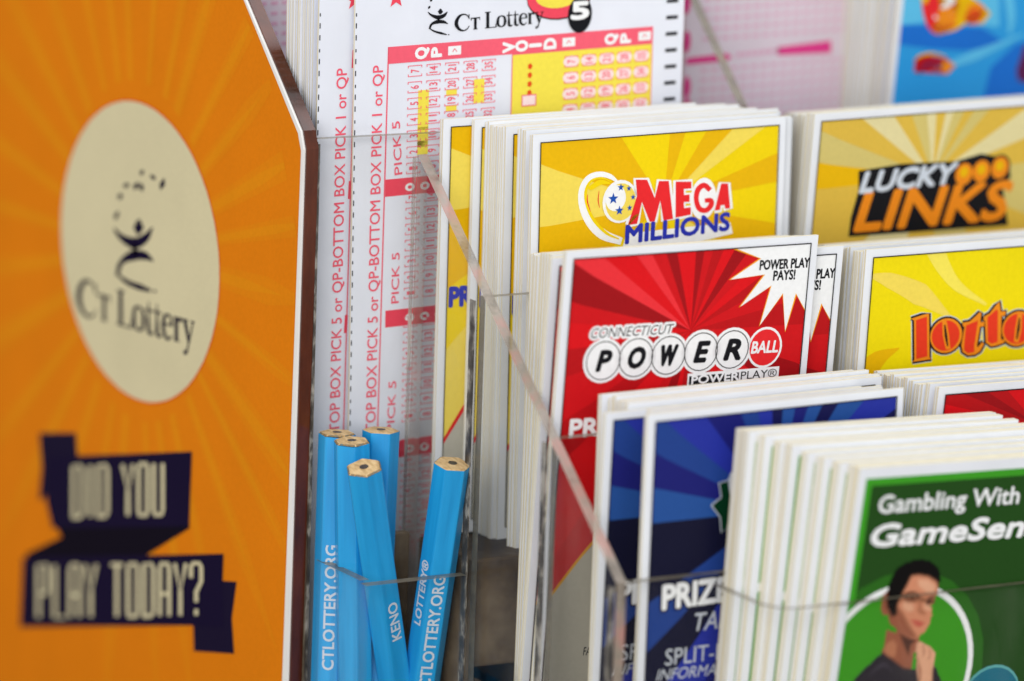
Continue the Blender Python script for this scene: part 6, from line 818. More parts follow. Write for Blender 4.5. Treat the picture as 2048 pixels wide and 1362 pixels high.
  ('P','agency_emblem',2,'ink',[[(20.67,-15.71),(20.8,-15.42),(20.9,-15.12),(21.03,-14.87),(21.21,-14.69),(21.54,-14.59),(21.93,-14.52),(22.35,-14.49),(22.72,-14.49),(23.02,-14.46),(23.34,-14.45),(23.68,-14.47),(23.99,-14.52),(24.3,-14.52),(24.65,-14.58),(25.04,-14.67),(25.44,-14.75),(25.54,-14.66),(25.29,-14.44),(25.04,-14.21),(24.73,-13.97),(24.32,-13.76),(23.84,-13.65),(23.34,-13.58),(22.81,-13.54),(22.28,-13.56),(21.81,-13.71),(21.36,-13.9),(20.95,-14.13),(20.65,-14.4),(20.43,-14.69),(20.32,-15.0),(20.26,-15.31),(20.19,-15.6)]]),
  ('P','agency_emblem',2,'ink',[[(20.33,-15.62),(20.67,-15.84),(21.0,-16.07),(21.35,-16.3),(21.73,-16.51),(22.15,-16.69),(22.58,-16.84),(23.0,-16.98),(23.41,-17.12),(23.85,-17.21),(24.29,-17.29),(24.73,-17.37),(25.16,-17.45),(25.28,-17.22),(24.88,-17.07),(24.49,-16.92),(24.09,-16.77),(23.7,-16.61),(23.27,-16.5),(22.85,-16.4),(22.44,-16.28),(22.06,-16.16),(21.68,-16.02),(21.3,-15.85),(20.91,-15.66),(20.52,-15.48)]]),
  ('P','agency_emblem',2,'ink',[[(20.36,-9.93),(20.24,-10.0),(20.12,-10.07),(20.0,-10.15),(19.88,-10.22),(19.89,-10.33),(19.9,-10.44),(19.91,-10.55),(19.92,-10.67),(20.06,-10.71),(20.18,-10.63),(20.3,-10.56),(20.42,-10.49),(20.54,-10.42),(20.53,-10.3),(20.52,-10.19),(20.51,-10.08),(20.5,-9.97)]]),
  ('P','agency_emblem',2,'ink',[[(20.83,-8.4),(20.7,-8.44),(20.58,-8.47),(20.45,-8.51),(20.33,-8.55),(20.35,-8.64),(20.37,-8.73),(20.39,-8.82),(20.41,-8.91),(20.54,-8.96),(20.67,-8.92),(20.79,-8.89),(20.92,-8.85),(21.04,-8.81),(21.02,-8.72),(21.0,-8.63),(20.98,-8.54),(20.96,-8.45)]]),
  ('P','agency_emblem',2,'ink',[[(21.14,-7.9),(21.28,-7.93),(21.42,-7.95),(21.57,-7.97),(21.71,-8.0),(21.78,-7.92),(21.85,-7.85),(21.92,-7.78),(21.99,-7.71),(21.93,-7.62),(21.79,-7.6),(21.65,-7.57),(21.51,-7.55),(21.36,-7.52),(21.29,-7.6),(21.22,-7.67),(21.15,-7.74),(21.08,-7.81)]]),
  ('P','agency_emblem',2,'ink',[[(22.7,-8.25),(22.84,-8.19),(22.97,-8.14),(23.11,-8.08),(23.25,-8.03),(23.24,-7.92),(23.23,-7.81),(23.22,-7.71),(23.21,-7.6),(23.08,-7.55),(22.94,-7.6),(22.8,-7.66),(22.67,-7.71),(22.53,-7.77),(22.54,-7.88),(22.55,-7.98),(22.56,-8.09),(22.57,-8.2)]]),
  ('P','agency_emblem',2,'ink',[[(23.83,-8.44),(23.87,-8.34),(23.91,-8.24),(23.95,-8.14),(23.99,-8.04),(23.9,-7.94),(23.81,-7.85),(23.71,-7.75),(23.62,-7.66),(23.47,-7.66),(23.43,-7.76),(23.39,-7.86),(23.35,-7.96),(23.31,-8.06),(23.4,-8.16),(23.5,-8.25),(23.59,-8.35),(23.69,-8.44)]]),
  ('P','agency_emblem',2,'ink',[[(23.6,-7.0),(23.7,-6.97),(23.8,-6.93),(23.9,-6.9),(24.01,-6.87),(23.98,-6.79),(23.96,-6.72),(23.94,-6.64),(23.92,-6.56),(23.78,-6.52),(23.68,-6.55),(23.58,-6.58),(23.47,-6.61),(23.37,-6.65),(23.39,-6.72),(23.42,-6.8),(23.44,-6.88),(23.46,-6.95)]]),
  ('P','agency_emblem',2,'ink',[[(24.86,-7.05),(24.9,-7.14),(24.93,-7.23),(24.96,-7.31),(25.0,-7.4),(25.13,-7.44),(25.27,-7.48),(25.4,-7.51),(25.53,-7.55),(25.64,-7.49),(25.61,-7.4),(25.57,-7.32),(25.54,-7.23),(25.51,-7.14),(25.37,-7.1),(25.24,-7.07),(25.1,-7.03),(24.97,-6.99)]]),
  ('P','agency_emblem',2,'ink',[[(26.41,-8.48),(26.55,-8.38),(26.69,-8.28),(26.83,-8.17),(26.97,-8.07),(26.96,-7.93),(26.94,-7.78),(26.93,-7.64),(26.92,-7.49),(26.77,-7.46),(26.63,-7.56),(26.49,-7.66),(26.35,-7.76),(26.21,-7.87),(26.23,-8.01),(26.24,-8.15),(26.25,-8.3),(26.27,-8.44)]]),
  ('P','agency_emblem',2,'ink',[[(25.51,-17.33),(25.54,-17.37),(25.57,-17.42),(25.59,-17.46),(25.62,-17.51),(25.69,-17.51),(25.77,-17.52),(25.84,-17.52),(25.91,-17.52),(25.99,-17.45),(25.97,-17.4),(25.94,-17.36),(25.92,-17.31),(25.89,-17.27),(25.81,-17.26),(25.74,-17.26),(25.67,-17.26),(25.59,-17.26)]]),
  ('P','agency_lettering',3.0,'ink',[[(31.24,-13.72),(31.08,-13.52),(30.93,-13.32),(30.78,-13.15),(30.61,-13.02),(30.41,-12.93),(30.19,-12.85),(29.96,-12.81),(29.73,-12.82),(29.5,-12.89),(29.25,-13.0),(29.04,-13.14),(28.87,-13.31),(28.71,-13.52),(28.56,-13.79),(28.44,-14.08),(28.38,-14.33),(28.33,-14.53),(28.32,-14.72),(28.34,-14.9),(28.4,-15.08),(28.47,-15.31),(28.59,-15.57),(28.75,-15.81),(28.92,-16.0),(29.13,-16.17),(29.38,-16.32),(29.65,-16.44),(29.91,-16.51),(30.14,-16.49),(30.38,-16.42),(30.62,-16.31),(30.82,-16.19),(30.98,-16.06),(31.12,-15.89),(31.26,-15.71),(31.4,-15.52),(31.55,-15.61),(31.44,-15.8),(31.33,-16.01),(31.19,-16.21),(31.01,-16.4),(30.78,-16.55),(30.52,-16.69),(30.22,-16.79),(29.9,-16.83),(29.56,-16.83),(29.19,-16.78),(28.82,-16.67),(28.47,-16.5),(28.16,-16.28),(27.87,-16.0),(27.63,-15.7),(27.44,-15.39),(27.34,-15.06),(27.3,-14.74),(27.33,-14.4),(27.41,-14.07),(27.58,-13.74),(27.81,-13.41),(28.08,-13.1),(28.37,-12.84),(28.7,-12.67),(29.05,-12.56),(29.39,-12.5),(29.7,-12.5),(30.0,-12.51),(30.29,-12.57),(30.55,-12.67),(30.79,-12.81),(30.99,-12.98),(31.15,-13.19),(31.29,-13.4),(31.44,-13.6)]]),
  ('P','agency_lettering',3.06,'ink',[[(31.44,-12.7),(31.47,-13.89),(31.23,-13.9),(31.2,-12.71)]]),
  ('P','agency_lettering',3.0,'ink',[[(32.83,-16.58),(32.76,-13.71),(33.48,-13.69),(33.55,-16.56)]]),
  ('P','agency_lettering',3.06,'ink',[[(31.87,-13.67),(34.41,-13.62),(34.42,-13.89),(31.88,-13.94)]]),
  ('P','agency_lettering',3.12,'ink',[[(32.08,-13.64),(32.07,-14.36),(31.89,-14.36),(31.84,-13.65)]]),
  ('P','agency_lettering',3.18,'ink',[[(34.44,-13.6),(34.43,-14.31),(34.25,-14.32),(34.2,-13.6)]]),
  ('P','agency_lettering',3.24,'ink',[[(32.65,-16.39),(33.77,-16.37),(33.77,-16.59),(32.66,-16.61)]]),
  ('P','agency_lettering',3.0,'ink',[[(36.25,-16.51),(36.15,-12.53),(36.99,-12.51),(37.09,-16.5)]]),
  ('P','agency_lettering',3.06,'ink',[[(35.81,-12.5),(37.37,-12.47),(37.38,-12.69),(35.81,-12.72)]]),
  ('P','agency_lettering',3.12,'ink',[[(35.91,-16.33),(38.9,-16.28),(38.91,-16.49),(35.91,-16.55)]]),
  ('P','agency_lettering',3.18,'ink',[[(38.7,-16.44),(38.97,-15.41),(39.15,-15.43),(39.12,-16.49)]]),
  ('P','agency_lettering',3.0,'ink',[[(40.5,-13.77),(40.31,-13.91),(40.11,-14.04),(39.97,-14.16),(39.9,-14.28),(39.86,-14.43),(39.83,-14.63),(39.83,-14.86),(39.84,-15.09),(39.84,-15.31),(39.85,-15.54),(39.89,-15.75),(39.95,-15.89),(40.02,-16.01),(40.17,-16.12),(40.37,-16.24),(40.57,-16.38),(40.47,-16.57),(40.23,-16.51),(39.98,-16.46),(39.71,-16.38),(39.46,-16.21),(39.28,-15.95),(39.17,-15.67),(39.1,-15.38),(39.06,-15.1),(39.09,-14.82),(39.14,-14.53),(39.24,-14.25),(39.4,-13.98),(39.64,-13.8),(39.91,-13.71),(40.16,-13.65),(40.39,-13.58)]]),
  ('P','agency_lettering',3.06,'ink',[[(40.46,-16.38),(40.66,-16.24),(40.85,-16.11),(41.0,-15.99),(41.06,-15.87),(41.11,-15.72),(41.13,-15.52),(41.14,-15.29),(41.12,-15.06),(41.13,-14.84),(41.11,-14.61),(41.07,-14.4),(41.02,-14.26),(40.95,-14.14),(40.8,-14.03),(40.59,-13.91),(40.39,-13.77),(40.5,-13.58),(40.73,-13.63),(40.98,-13.69),(41.25,-13.77),(41.51,-13.94),(41.68,-14.2),(41.79,-14.48),(41.86,-14.77),(41.91,-15.05),(41.88,-15.33),(41.82,-15.62),(41.73,-15.9),(41.57,-16.17),(41.32,-16.35),(41.05,-16.44),(40.81,-16.5),(40.58,-16.57)]]),
  ('P','agency_lettering',3.0,'ink',[[(42.62,-12.79),(42.7,-13.54),(42.79,-14.33),(42.88,-15.04),(42.97,-15.58),(42.99,-15.88),(43.01,-15.97),(43.0,-15.95),(43.03,-15.98),(43.05,-16.05),(43.08,-16.11),(43.14,-16.16),(43.18,-16.2),(43.24,-16.21),(43.34,-16.18),(43.47,-16.12),(43.6,-16.07),(43.71,-16.2),(43.62,-16.29),(43.52,-16.4),(43.4,-16.5),(43.23,-16.57),(43.04,-16.59),(42.85,-16.57),(42.65,-16.51),(42.48,-16.4),(42.39,-16.3),(42.31,-16.14),(42.27,-15.94),(42.24,-15.61),(42.28,-15.06),(42.33,-14.34),(42.39,-13.55),(42.44,-12.8)]]),
  ('P','agency_lettering',3.06,'ink',[[(41.92,-13.63),(43.49,-13.6),(43.5,-13.87),(41.93,-13.9)]]),
  ('P','agency_lettering',3.0,'ink',[[(44.41,-12.76),(44.5,-13.51),(44.59,-14.29),(44.67,-15.01),(44.77,-15.54),(44.79,-15.84),(44.81,-15.94),(44.8,-15.91),(44.83,-15.95),(44.85,-16.02),(44.88,-16.07),(44.94,-16.12),(44.98,-16.16),(45.04,-16.17),(45.14,-16.14),(45.27,-16.09),(45.4,-16.04),(45.51,-16.17),(45.42,-16.26),(45.32,-16.36),(45.2,-16.46),(45.03,-16.54),(44.84,-16.56),(44.64,-16.54),(44.44,-16.47),(44.28,-16.37),(44.19,-16.27),(44.1,-16.11),(44.06,-15.91),(44.04,-15.58),(44.08,-15.02),(44.13,-14.3),(44.18,-13.51),(44.23,-12.76)]]),
  ('P','agency_lettering',3.06,'ink',[[(43.72,-13.6),(45.29,-13.57),(45.3,-13.84),(43.72,-13.87)]]),
  ('P','agency_lettering',3.0,'ink',[[(47.23,-14.73),(47.22,-14.51),(47.23,-14.3),(47.22,-14.12),(47.19,-14.0),(47.11,-13.89),(46.96,-13.78),(46.8,-13.7),(46.65,-13.66),(46.52,-13.74),(46.38,-13.85),(46.26,-14.0),(46.2,-14.14),(46.15,-14.3),(46.12,-14.51),(46.11,-14.74),(46.13,-14.96),(46.14,-15.18),(46.18,-15.4),(46.23,-15.61),(46.31,-15.76),(46.4,-15.9),(46.53,-16.03),(46.67,-16.12),(46.79,-16.17),(46.93,-16.15),(47.13,-16.04),(47.36,-15.9),(47.59,-15.76),(47.71,-15.88),(47.52,-16.06),(47.32,-16.25),(47.11,-16.43),(46.83,-16.55),(46.53,-16.54),(46.24,-16.44),(45.98,-16.29),(45.76,-16.1),(45.59,-15.85),(45.47,-15.57),(45.39,-15.28),(45.34,-14.99),(45.37,-14.7),(45.43,-14.41),(45.52,-14.13),(45.67,-13.88),(45.88,-13.68),(46.13,-13.55),(46.38,-13.46),(46.63,-13.45),(46.87,-13.45),(47.12,-13.52),(47.35,-13.64),(47.55,-13.8),(47.68,-14.01),(47.74,-14.25),(47.78,-14.47),(47.83,-14.67)]]),
  ('P','agency_lettering',3.06,'ink',[[(45.86,-14.62),(47.66,-14.59),(47.67,-14.8),(45.87,-14.84)]]),
  ('P','agency_lettering',3.0,'ink',[[(48.2,-16.29),(48.12,-13.57),(48.86,-13.55),(48.93,-16.28)]]),
  ('P','agency_lettering',3.06,'ink',[[(47.9,-13.54),(48.49,-13.53),(48.5,-13.75),(47.91,-13.76)]]),
  ('P','agency_lettering',3.12,'ink',[[(48.07,-16.11),(49.19,-16.08),(49.2,-16.3),(48.07,-16.32)]]),
  ('P','agency_lettering',3.18,'ink',[[(48.5,-14.22),(48.58,-14.06),(48.66,-13.88),(48.76,-13.7),(48.94,-13.54),(49.18,-13.46),(49.41,-13.46),(49.61,-13.48),(49.78,-13.48),(49.65,-14.07),(49.47,-14.01),(49.31,-13.94),(49.19,-13.9),(49.13,-13.88),(49.06,-13.91),(48.95,-14.03),(48.83,-14.18),(48.71,-14.33)]]),
  ('P','agency_lettering',3.0,'ink',[[(50.64,-13.42),(51.56,-15.9),(50.98,-16.08),(49.95,-13.63)]]),
  ('P','agency_lettering',3.06,'ink',[[(52.22,-13.52),(51.99,-14.23),(51.75,-14.96),(51.52,-15.64),(51.33,-16.2),(51.21,-16.6),(51.13,-16.9),(51.05,-17.13),(50.92,-17.34),(50.7,-17.49),(50.44,-17.52),(50.26,-17.51),(50.12,-17.51),(50.23,-16.92),(50.39,-16.98),(50.52,-17.04),(50.56,-17.08),(50.61,-17.08),(50.69,-16.98),(50.78,-16.8),(50.89,-16.51),(51.04,-16.12),(51.24,-15.56),(51.48,-14.89),(51.74,-14.16),(51.99,-13.46)]]),
  ('P','agency_lettering',3.12,'ink',[[(49.84,-13.46),(50.93,-13.44),(50.93,-13.66),(49.85,-13.68)]]),
  ('P','agency_lettering',3.18,'ink',[[(51.56,-13.43),(52.42,-13.41),(52.42,-13.63),(51.57,-13.65)]]),
  ('P','game_logo',2,'ink',[[(65.96,-10.21),(65.65,-8.76),(64.73,-7.41),(63.27,-6.25),(61.36,-5.36),(59.15,-4.8),(56.76,-4.61),(54.38,-4.8),(52.16,-5.36),(50.26,-6.25),(48.8,-7.41),(47.88,-8.76),(47.56,-10.21),(47.88,-11.66),(48.8,-13.01),(50.26,-14.17),(52.16,-15.06),(54.38,-15.62),(56.76,-15.81),(59.15,-15.62),(61.36,-15.06),(63.27,-14.17),(64.73,-13.01),(65.65,-11.66)]]),
  ('P','game_logo',3,'pink_d',[[(65.46,-10.03),(65.16,-8.63),(64.27,-7.33),(62.86,-6.21),(61.01,-5.35),(58.87,-4.81),(56.56,-4.63),(54.26,-4.81),(52.11,-5.35),(50.27,-6.21),(48.86,-7.33),(47.97,-8.63),(47.66,-10.03),(47.97,-11.42),(48.86,-12.73),(50.27,-13.84),(52.11,-14.7),(54.26,-15.24),(56.56,-15.43),(58.87,-15.24),(61.01,-14.7),(62.86,-13.84),(64.27,-12.73),(65.16,-11.42)]]),
  ('P','game_logo',4,'yel_l',[[(62.37,-9.83),(62.16,-9.05),(61.54,-8.33),(60.55,-7.71),(59.27,-7.23),(57.77,-6.93),(56.17,-6.83),(54.56,-6.93),(53.07,-7.23),(51.78,-7.71),(50.8,-8.33),(50.18,-9.05),(49.97,-9.83),(50.18,-10.61),(50.8,-11.33),(51.78,-11.95),(53.07,-12.43),(54.56,-12.73),(56.17,-12.83),(57.77,-12.73),(59.27,-12.43),(60.55,-11.95),(61.54,-11.33),(62.16,-10.61)]]),
  ('P','game_logo',5,'ink',[[(66.24,-14.85),(66.13,-13.66),(65.78,-12.55),(65.23,-11.6),(64.52,-10.87),(63.69,-10.41),(62.79,-10.25),(61.9,-10.41),(61.07,-10.87),(60.35,-11.6),(59.8,-12.55),(59.46,-13.66),(59.34,-14.85),(59.46,-16.04),(59.8,-17.15),(60.35,-18.11),(61.07,-18.84),(61.9,-19.3),(62.79,-19.45),(63.69,-19.3),(64.52,-18.84),(65.23,-18.11),(65.78,-17.15),(66.13,-16.04)]]),
  ('T','game_logo',6,'white','5',[60.39,-15.82,65.19,-15.87,4.03,0.05,0]),
  ('P','slip_print',2,'pink_d',[[(11.06,-4.8),(11.7,-6.52),(13.53,-6.6),(12.1,-7.74),(12.59,-9.5),(11.06,-8.49),(9.53,-9.5),(10.02,-7.74),(8.59,-6.6),(10.42,-6.52)]]),
 ],
 'slipB': [
  ('T','slip_lettering',2,'pink','TOP BOX PICK 5 or QP-BOTTOM BOX PICK 1 or QP',[7.97,-114.61,7.81,-23.69,2.72,0.01,0]),
  ('P','slip_print',1,'pink',[[(9.64,-18.71),(8.91,-127.1),(9.25,-127.14),(9.96,-18.74)]]),
  ('P','slip_print',2,'pink_d',[[(9.25,-19.4),(9.09,-23.79),(9.91,-23.89),(10.07,-19.5)]]),
  ('P','slip_print',2,'pink_d',[[(9.03,-51.63),(8.87,-56.09),(9.69,-56.2),(9.85,-51.74)]]),
  ('P','slip_print',2,'pink_d',[[(8.8,-85.1),(8.63,-89.63),(9.47,-89.75),(9.63,-85.23)]]),
  ('R','slip_print',2,'ink',[[0.15,-10.65,0.42,-9.85],[0.15,-13.55,0.42,-12.25],[0.15,-16.45,0.42,-15.15],[0.15,-19.35,0.42,-18.55],[0.15,-22.25,0.42,-20.95],[0.15,-25.15,0.42,-23.85],[0.15,-28.05,0.42,-27.25],[0.15,-30.95,0.42,-29.65],[0.15,-33.85,0.42,-32.55],[0.15,-36.75,0.42,-35.95],[0.15,-39.65,0.42,-38.35],[0.15,-42.55,0.42,-41.25],[0.15,-45.45,0.42,-44.65],[0.15,-48.35,0.42,-47.05],[0.15,-51.25,0.42,-49.95],[0.15,-54.15,0.42,-53.35],[0.15,-57.05,0.42,-55.75],[0.15,-59.95,0.42,-58.65],[0.15,-62.85,0.42,-62.05],[0.15,-65.75,0.42,-64.45],[0.15,-68.65,0.42,-67.35],[0.15,-71.55,0.42,-70.75],[0.15,-74.45,0.42,-73.15],[0.15,-77.35,0.42,-76.05],[0.15,-80.25,0.42,-79.45],[0.15,-83.15,0.42,-81.85],[0.15,-86.05,0.42,-84.75],[0.15,-88.95,0.42,-88.15],[0.15,-91.85,0.42,-90.55],[0.15,-94.75,0.42,-93.45],[0.15,-97.65,0.42,-96.85],[0.15,-100.55,0.42,-99.25],[0.15,-103.45,0.42,-102.15],[0.15,-106.35,0.42,-105.55],[0.15,-109.25,0.42,-107.95],[0.15,-112.15,0.42,-110.85],[0.15,-115.05,0.42,-114.25],[0.15,-117.95,0.42,-116.65],[0.15,-120.85,0.42,-119.55],[0.15,-123.75,0.42,-122.95],[0.15,-126.65,0.42,-125.35],[0.15,-129.55,0.42,-128.25],[0.15,-132.45,0.42,-131.65],[0.15,-135.35,0.42,-134.05],[0.15,-138.25,0.42,-136.95],[0.15,-141.15,0.42,-140.35],[0.15,-144.05,0.42,-142.75],[0.15,-146.95,0.42,-145.65],[0.15,-149.85,0.42,-149.05],[0.15,-152.75,0.42,-151.45],[0.15,-155.65,0.42,-154.35],[0.15,-158.55,0.42,-157.75],[0.15,-161.45,0.42,-160.15],[0.15,-164.35,0.42,-163.05],[0.15,-167.25,0.42,-166.45],[0.15,-170.15,0.42,-168.85],[0.15,-173.05,0.42,-171.75],[0.15,-175.95,0.42,-175.15],[0.15,-178.85,0.42,-177.55],[0.15,-181.75,0.42,-180.45]]),
  ('P','slip_print',2,'pink_d',[[(9.52,-4.58),(10.17,-6.3),(12.0,-6.38),(10.56,-7.52),(11.05,-9.29),(9.52,-8.28),(8.0,-9.29),(8.49,-7.52),(7.05,-6.38),(8.88,-6.3)]]),
 ],
 'sign': [
  ('P','sunburst_print',0,'orange',[[(-4.3,-97.0),(-0.4,59.9),(-2.2,63.9),(-33.0,93.3),(-46.5,104.3),(-306.5,124.3),(-306.5,-190)]]),
  ('P','sunburst_print',1,'orange_z',[[(-44.5,19.7),(-15.5,19.8),(-1.6,22.2),(-1.5,25.2),(-15.8,26.8),(-44.7,25.0)]]),
  ('P','sunburst_print',1.5,'orange_y',[[(-44.5,21.1),(-27.7,21.5),(-7.5,23.5),(-27.8,24.3),(-44.6,23.7)]]),
  ('P','sunburst_print',1,'orange_z',[[(-45.4,29.6),(-1.3,38.9),(-3.5,43.9),(-46.1,32.7)]]),
  ('P','sunburst_print',1.5,'orange_y',[[(-45.5,30.4),(-12.6,37.8),(-2.1,40.8),(-2.7,42.1),(-13.1,40.1),(-45.9,31.9)]]),
  ('P','sunburst_print',1,'orange_z',[[(-47.2,36.2),(-7.0,52.0),(-10.0,58.7),(-49.0,40.5)]]),
  ('P','sunburst_print',1.5,'orange_y',[[(-47.6,37.3),(-19.4,49.0),(-8.2,54.6),(-8.8,56.0),(-20.7,51.8),(-48.5,39.4)]]),
  ('P','sunburst_print',1,'orange_z',[[(-51.8,45.2),(-25.5,63.5),(-16.0,72.4),(-17.2,75.2),(-29.1,68.5),(-54.4,48.8)]]),
  ('P','sunburst_print',1.5,'orange_y',[[(-52.4,46.2),(-36.7,57.5),(-20.5,71.0),(-38.2,59.6),(-53.7,47.9)]]),
  ('P','sunburst_print',1,'orange_z',[[(-57.4,52.1),(-25.9,84.5),(-31.1,88.7),(-60.4,54.8)]]),
  ('P','sunburst_print',1.5,'orange_y',[[(-58.1,52.8),(-35.2,77.2),(-27.9,86.1),(-29.1,87.1),(-37.3,79.1),(-59.6,54.1)]]),
  ('P','sunburst_print',1,'orange_z',[[(-65.4,58.4),(-43.4,96.1),(-42.7,98.2),(-48.7,103.1),(-50.9,100.1),(-70.1,61.0)]]),
  ('P','sunburst_print',1.5,'orange_y',[[(-66.6,59.1),(-52.5,84.5),(-45.4,100.4),(-46.2,101.0),(-55.6,86.1),(-68.9,60.4)]]),
  ('P','sunburst_print',1,'orange_z',[[(-72.3,61.9),(-62.5,88.5),(-57.6,110.4),(-58.0,110.6),(-67.6,90.3),(-76.2,63.2)]]),
  ('P','sunburst_print',1.5,'orange_y',[[(-73.3,62.3),(-67.9,77.7),(-62.4,97.0),(-70.0,78.4),(-75.2,62.9)]]),
  ('P','sunburst_print',1,'orange_z',[[(-82.3,64.6),(-77.6,101.1),(-77.0,126.2),(-77.3,126.4),(-82.2,101.6),(-85.4,64.9)]]),
  ('P','sunburst_print',1.5,'orange_y',[[(-83.0,64.7),(-80.4,87.9),(-78.9,110.3),(-82.3,88.1),(-84.6,64.8)]]),
  ('P','sunburst_print',1,'orange_z',[[(-92.3,64.8),(-96.9,107.6),(-103.8,136.0),(-103.1,106.8),(-96.3,64.3)]]),
  ('P','sunburst_print',1.5,'orange_y',[[(-93.3,64.7),(-96.8,93.1),(-101.2,116.9),(-99.3,92.7),(-95.3,64.5)]]),
  ('P','sunburst_print',1,'orange_z',[[(-99.2,63.7),(-106.7,90.6),(-116.5,112.8),(-112.2,89.0),(-103.4,62.4)]]),
  ('P','sunburst_print',1.5,'orange_y',[[(-100.3,63.4),(-104.9,78.7),(-111.8,97.5),(-107.1,78.0),(-102.4,62.8)]]),
  ('P','sunburst_print',1,'orange_z',[[(-107.8,60.5),(-127.2,98.4),(-143.7,122.4),(-132.5,95.6),(-111.2,58.7)]]),
  ('P','sunburst_print',1.5,'orange_y',[[(-108.7,60.1),(-121.9,85.0),(-134.5,105.5),(-124.1,83.8),(-110.4,59.2)]]),
  ('P','sunburst_print',1,'orange_z',[[(-116.3,55.1),(-137.7,79.9),(-157.9,96.2),(-143.2,74.8),(-120.3,51.5)]]),
  ('P','sunburst_print',1.5,'orange_y',[[(-117.4,54.2),(-130.7,69.0),(-146.3,83.7),(-133.0,66.9),(-119.3,52.4)]]),
  ('P','sunburst_print',1,'orange_z',[[(-123.1,48.2),(-162.5,77.8),(-190.6,92.0),(-167.5,70.6),(-126.0,44.0)]]),
  ('P','sunburst_print',1.5,'orange_y',[[(-123.9,47.2),(-151.3,66.8),(-173.6,80.2),(-153.4,63.9),(-125.3,45.1)]]),
  ('P','sunburst_print',1,'orange_z',[[(-128.0,40.5),(-174.1,62.1),(-205.1,70.4),(-177.6,53.9),(-130.0,35.8)]]),
  ('P','sunburst_print',1.5,'orange_y',[[(-128.5,39.3),(-160.6,53.5),(-185.7,62.1),(-162.1,50.1),(-129.5,37.0)]]),
  ('P','sunburst_print',1,'orange_z',[[(-131.5,30.6),(-186.4,42.0),(-219.9,44.4),(-187.6,35.0),(-132.1,26.8)]]),
  ('P','sunburst_print',1.5,'orange_y',[[(-131.7,29.6),(-170.4,37.0),(-198.0,40.5),(-170.9,34.2),(-132.0,27.7)]]),
  ('P','sunburst_print',1,'orange_z',[[(-132.5,21.9),(-181.2,22.3),(-212.1,18.8),(-181.1,16.5),(-132.4,18.5)]]),
  ('P','sunburst_print',1.5,'orange_y',[[(-132.5,21.1),(-165.8,20.8),(-191.5,19.2),(-165.7,18.4),(-132.5,19.4)]]),
  ('P','sunburst_print',1,'orange_z',[[(-131.9,13.8),(-173.2,6.1),(-200.6,-3.1),(-171.8,-0.2),(-131.1,9.8)]]),
  ('P','sunburst_print',1.5,'orange_y',[[(-131.7,12.8),(-158.8,7.3),(-181.9,0.9),(-158.3,4.7),(-131.3,10.8)]]),
  ('P','sunburst_print',1,'orange_z',[[(-129.7,5.5),(-178.1,-13.9),(-205.7,-31.2),(-174.4,-22.2),(-127.6,0.8)]]),
  ('P','sunburst_print',1.5,'orange_y',[[(-129.2,4.3),(-162.5,-9.9),(-186.2,-22.5),(-161.0,-13.3),(-128.2,1.9)]]),
  ('P','sunburst_print',1,'orange_z',[[(-124.6,-4.2),(-168.5,-36.1),(-192.4,-58.8),(-164.3,-41.6),(-122.2,-7.3)]]),
  ('P','sunburst_print',1.5,'orange_y',[[(-124.0,-5.0),(-154.3,-27.7),(-175.1,-45.5),(-152.6,-30.0),(-122.8,-6.6)]]),
  ('P','sunburst_print',1,'orange_z',[[(-119.3,-10.4),(-157.0,-50.3),(-176.3,-77.4),(-151.5,-55.2),(-116.2,-13.2)]]),
  ('P','sunburst_print',1.5,'orange_y',[[(-118.6,-11.1),(-144.5,-39.5),(-161.6,-61.0),(-142.2,-41.5),(-117.0,-12.5)]]),
  ('P','sunburst_print',1,'orange_z',[[(-112.6,-15.8),(-130.4,-44.7),(-140.5,-68.9),(-124.6,-48.1),(-108.5,-18.2)]]),
  ('P','sunburst_print',1.5,'orange_y',[[(-111.6,-16.5),(-122.2,-34.5),(-131.9,-53.9),(-119.8,-35.9),(-109.5,-17.7)]]),
  ('P','sunburst_print',1,'orange_z',[[(-103.3,-20.4),(-113.6,-51.0),(-118.6,-76.1),(-108.5,-52.6),(-99.7,-21.6)]]),
  ('P','sunburst_print',1.5,'orange_y',[[(-102.4,-20.7),(-108.3,-39.4),(-113.6,-59.9),(-106.3,-40.0),(-100.6,-21.3)]]),
  ('P','sunburst_print',1,'orange_z',[[(-96.4,-22.3),(-105.0,-76.2),(-104.4,-109.5),(-95.8,-77.3),(-91.3,-22.9)]]),
  ('P','sunburst_print',1.5,'orange_y',[[(-95.1,-22.5),(-100.3,-60.3),(-101.7,-87.7),(-96.5,-60.8),(-92.5,-22.8)]]),
  ('P','sunburst_print',1,'orange_z',[[(-84.4,-22.8),(-79.1,-71.0),(-71.7,-101.1),(-72.8,-70.1),(-80.7,-22.3)]]),
  ('P','sunburst_print',1.5,'orange_y',[[(-83.5,-22.7),(-79.3,-55.5),(-74.5,-80.8),(-76.7,-55.1),(-81.6,-22.5)]]),
  ('P','sunburst_print',1,'orange_z',[[(-76.9,-21.4),(-63.7,-66.3),(-51.0,-94.1),(-57.0,-64.2),(-72.9,-20.1)]]),
  ('P','sunburst_print',1.5,'orange_y',[[(-75.9,-21.1),(-66.4,-51.4),(-57.2,-74.9),(-63.7,-50.5),(-73.9,-20.5)]]),
  ('P','sunburst_print',1,'orange_z',[[(-69.0,-18.4),(-53.4,-48.1),(-38.0,-69.2),(-48.0,-45.0),(-65.1,-16.3)]]),
  ('P','sunburst_print',1.5,'orange_y',[[(-68.0,-17.9),(-58.1,-36.0),(-46.4,-54.1),(-55.8,-34.7),(-66.1,-16.8)]]),
  ('P','sunburst_print',1,'orange_z',[[(-59.7,-12.2),(-28.9,-46.4),(-5.6,-65.7),(-23.9,-41.5),(-56.6,-9.3)]]),
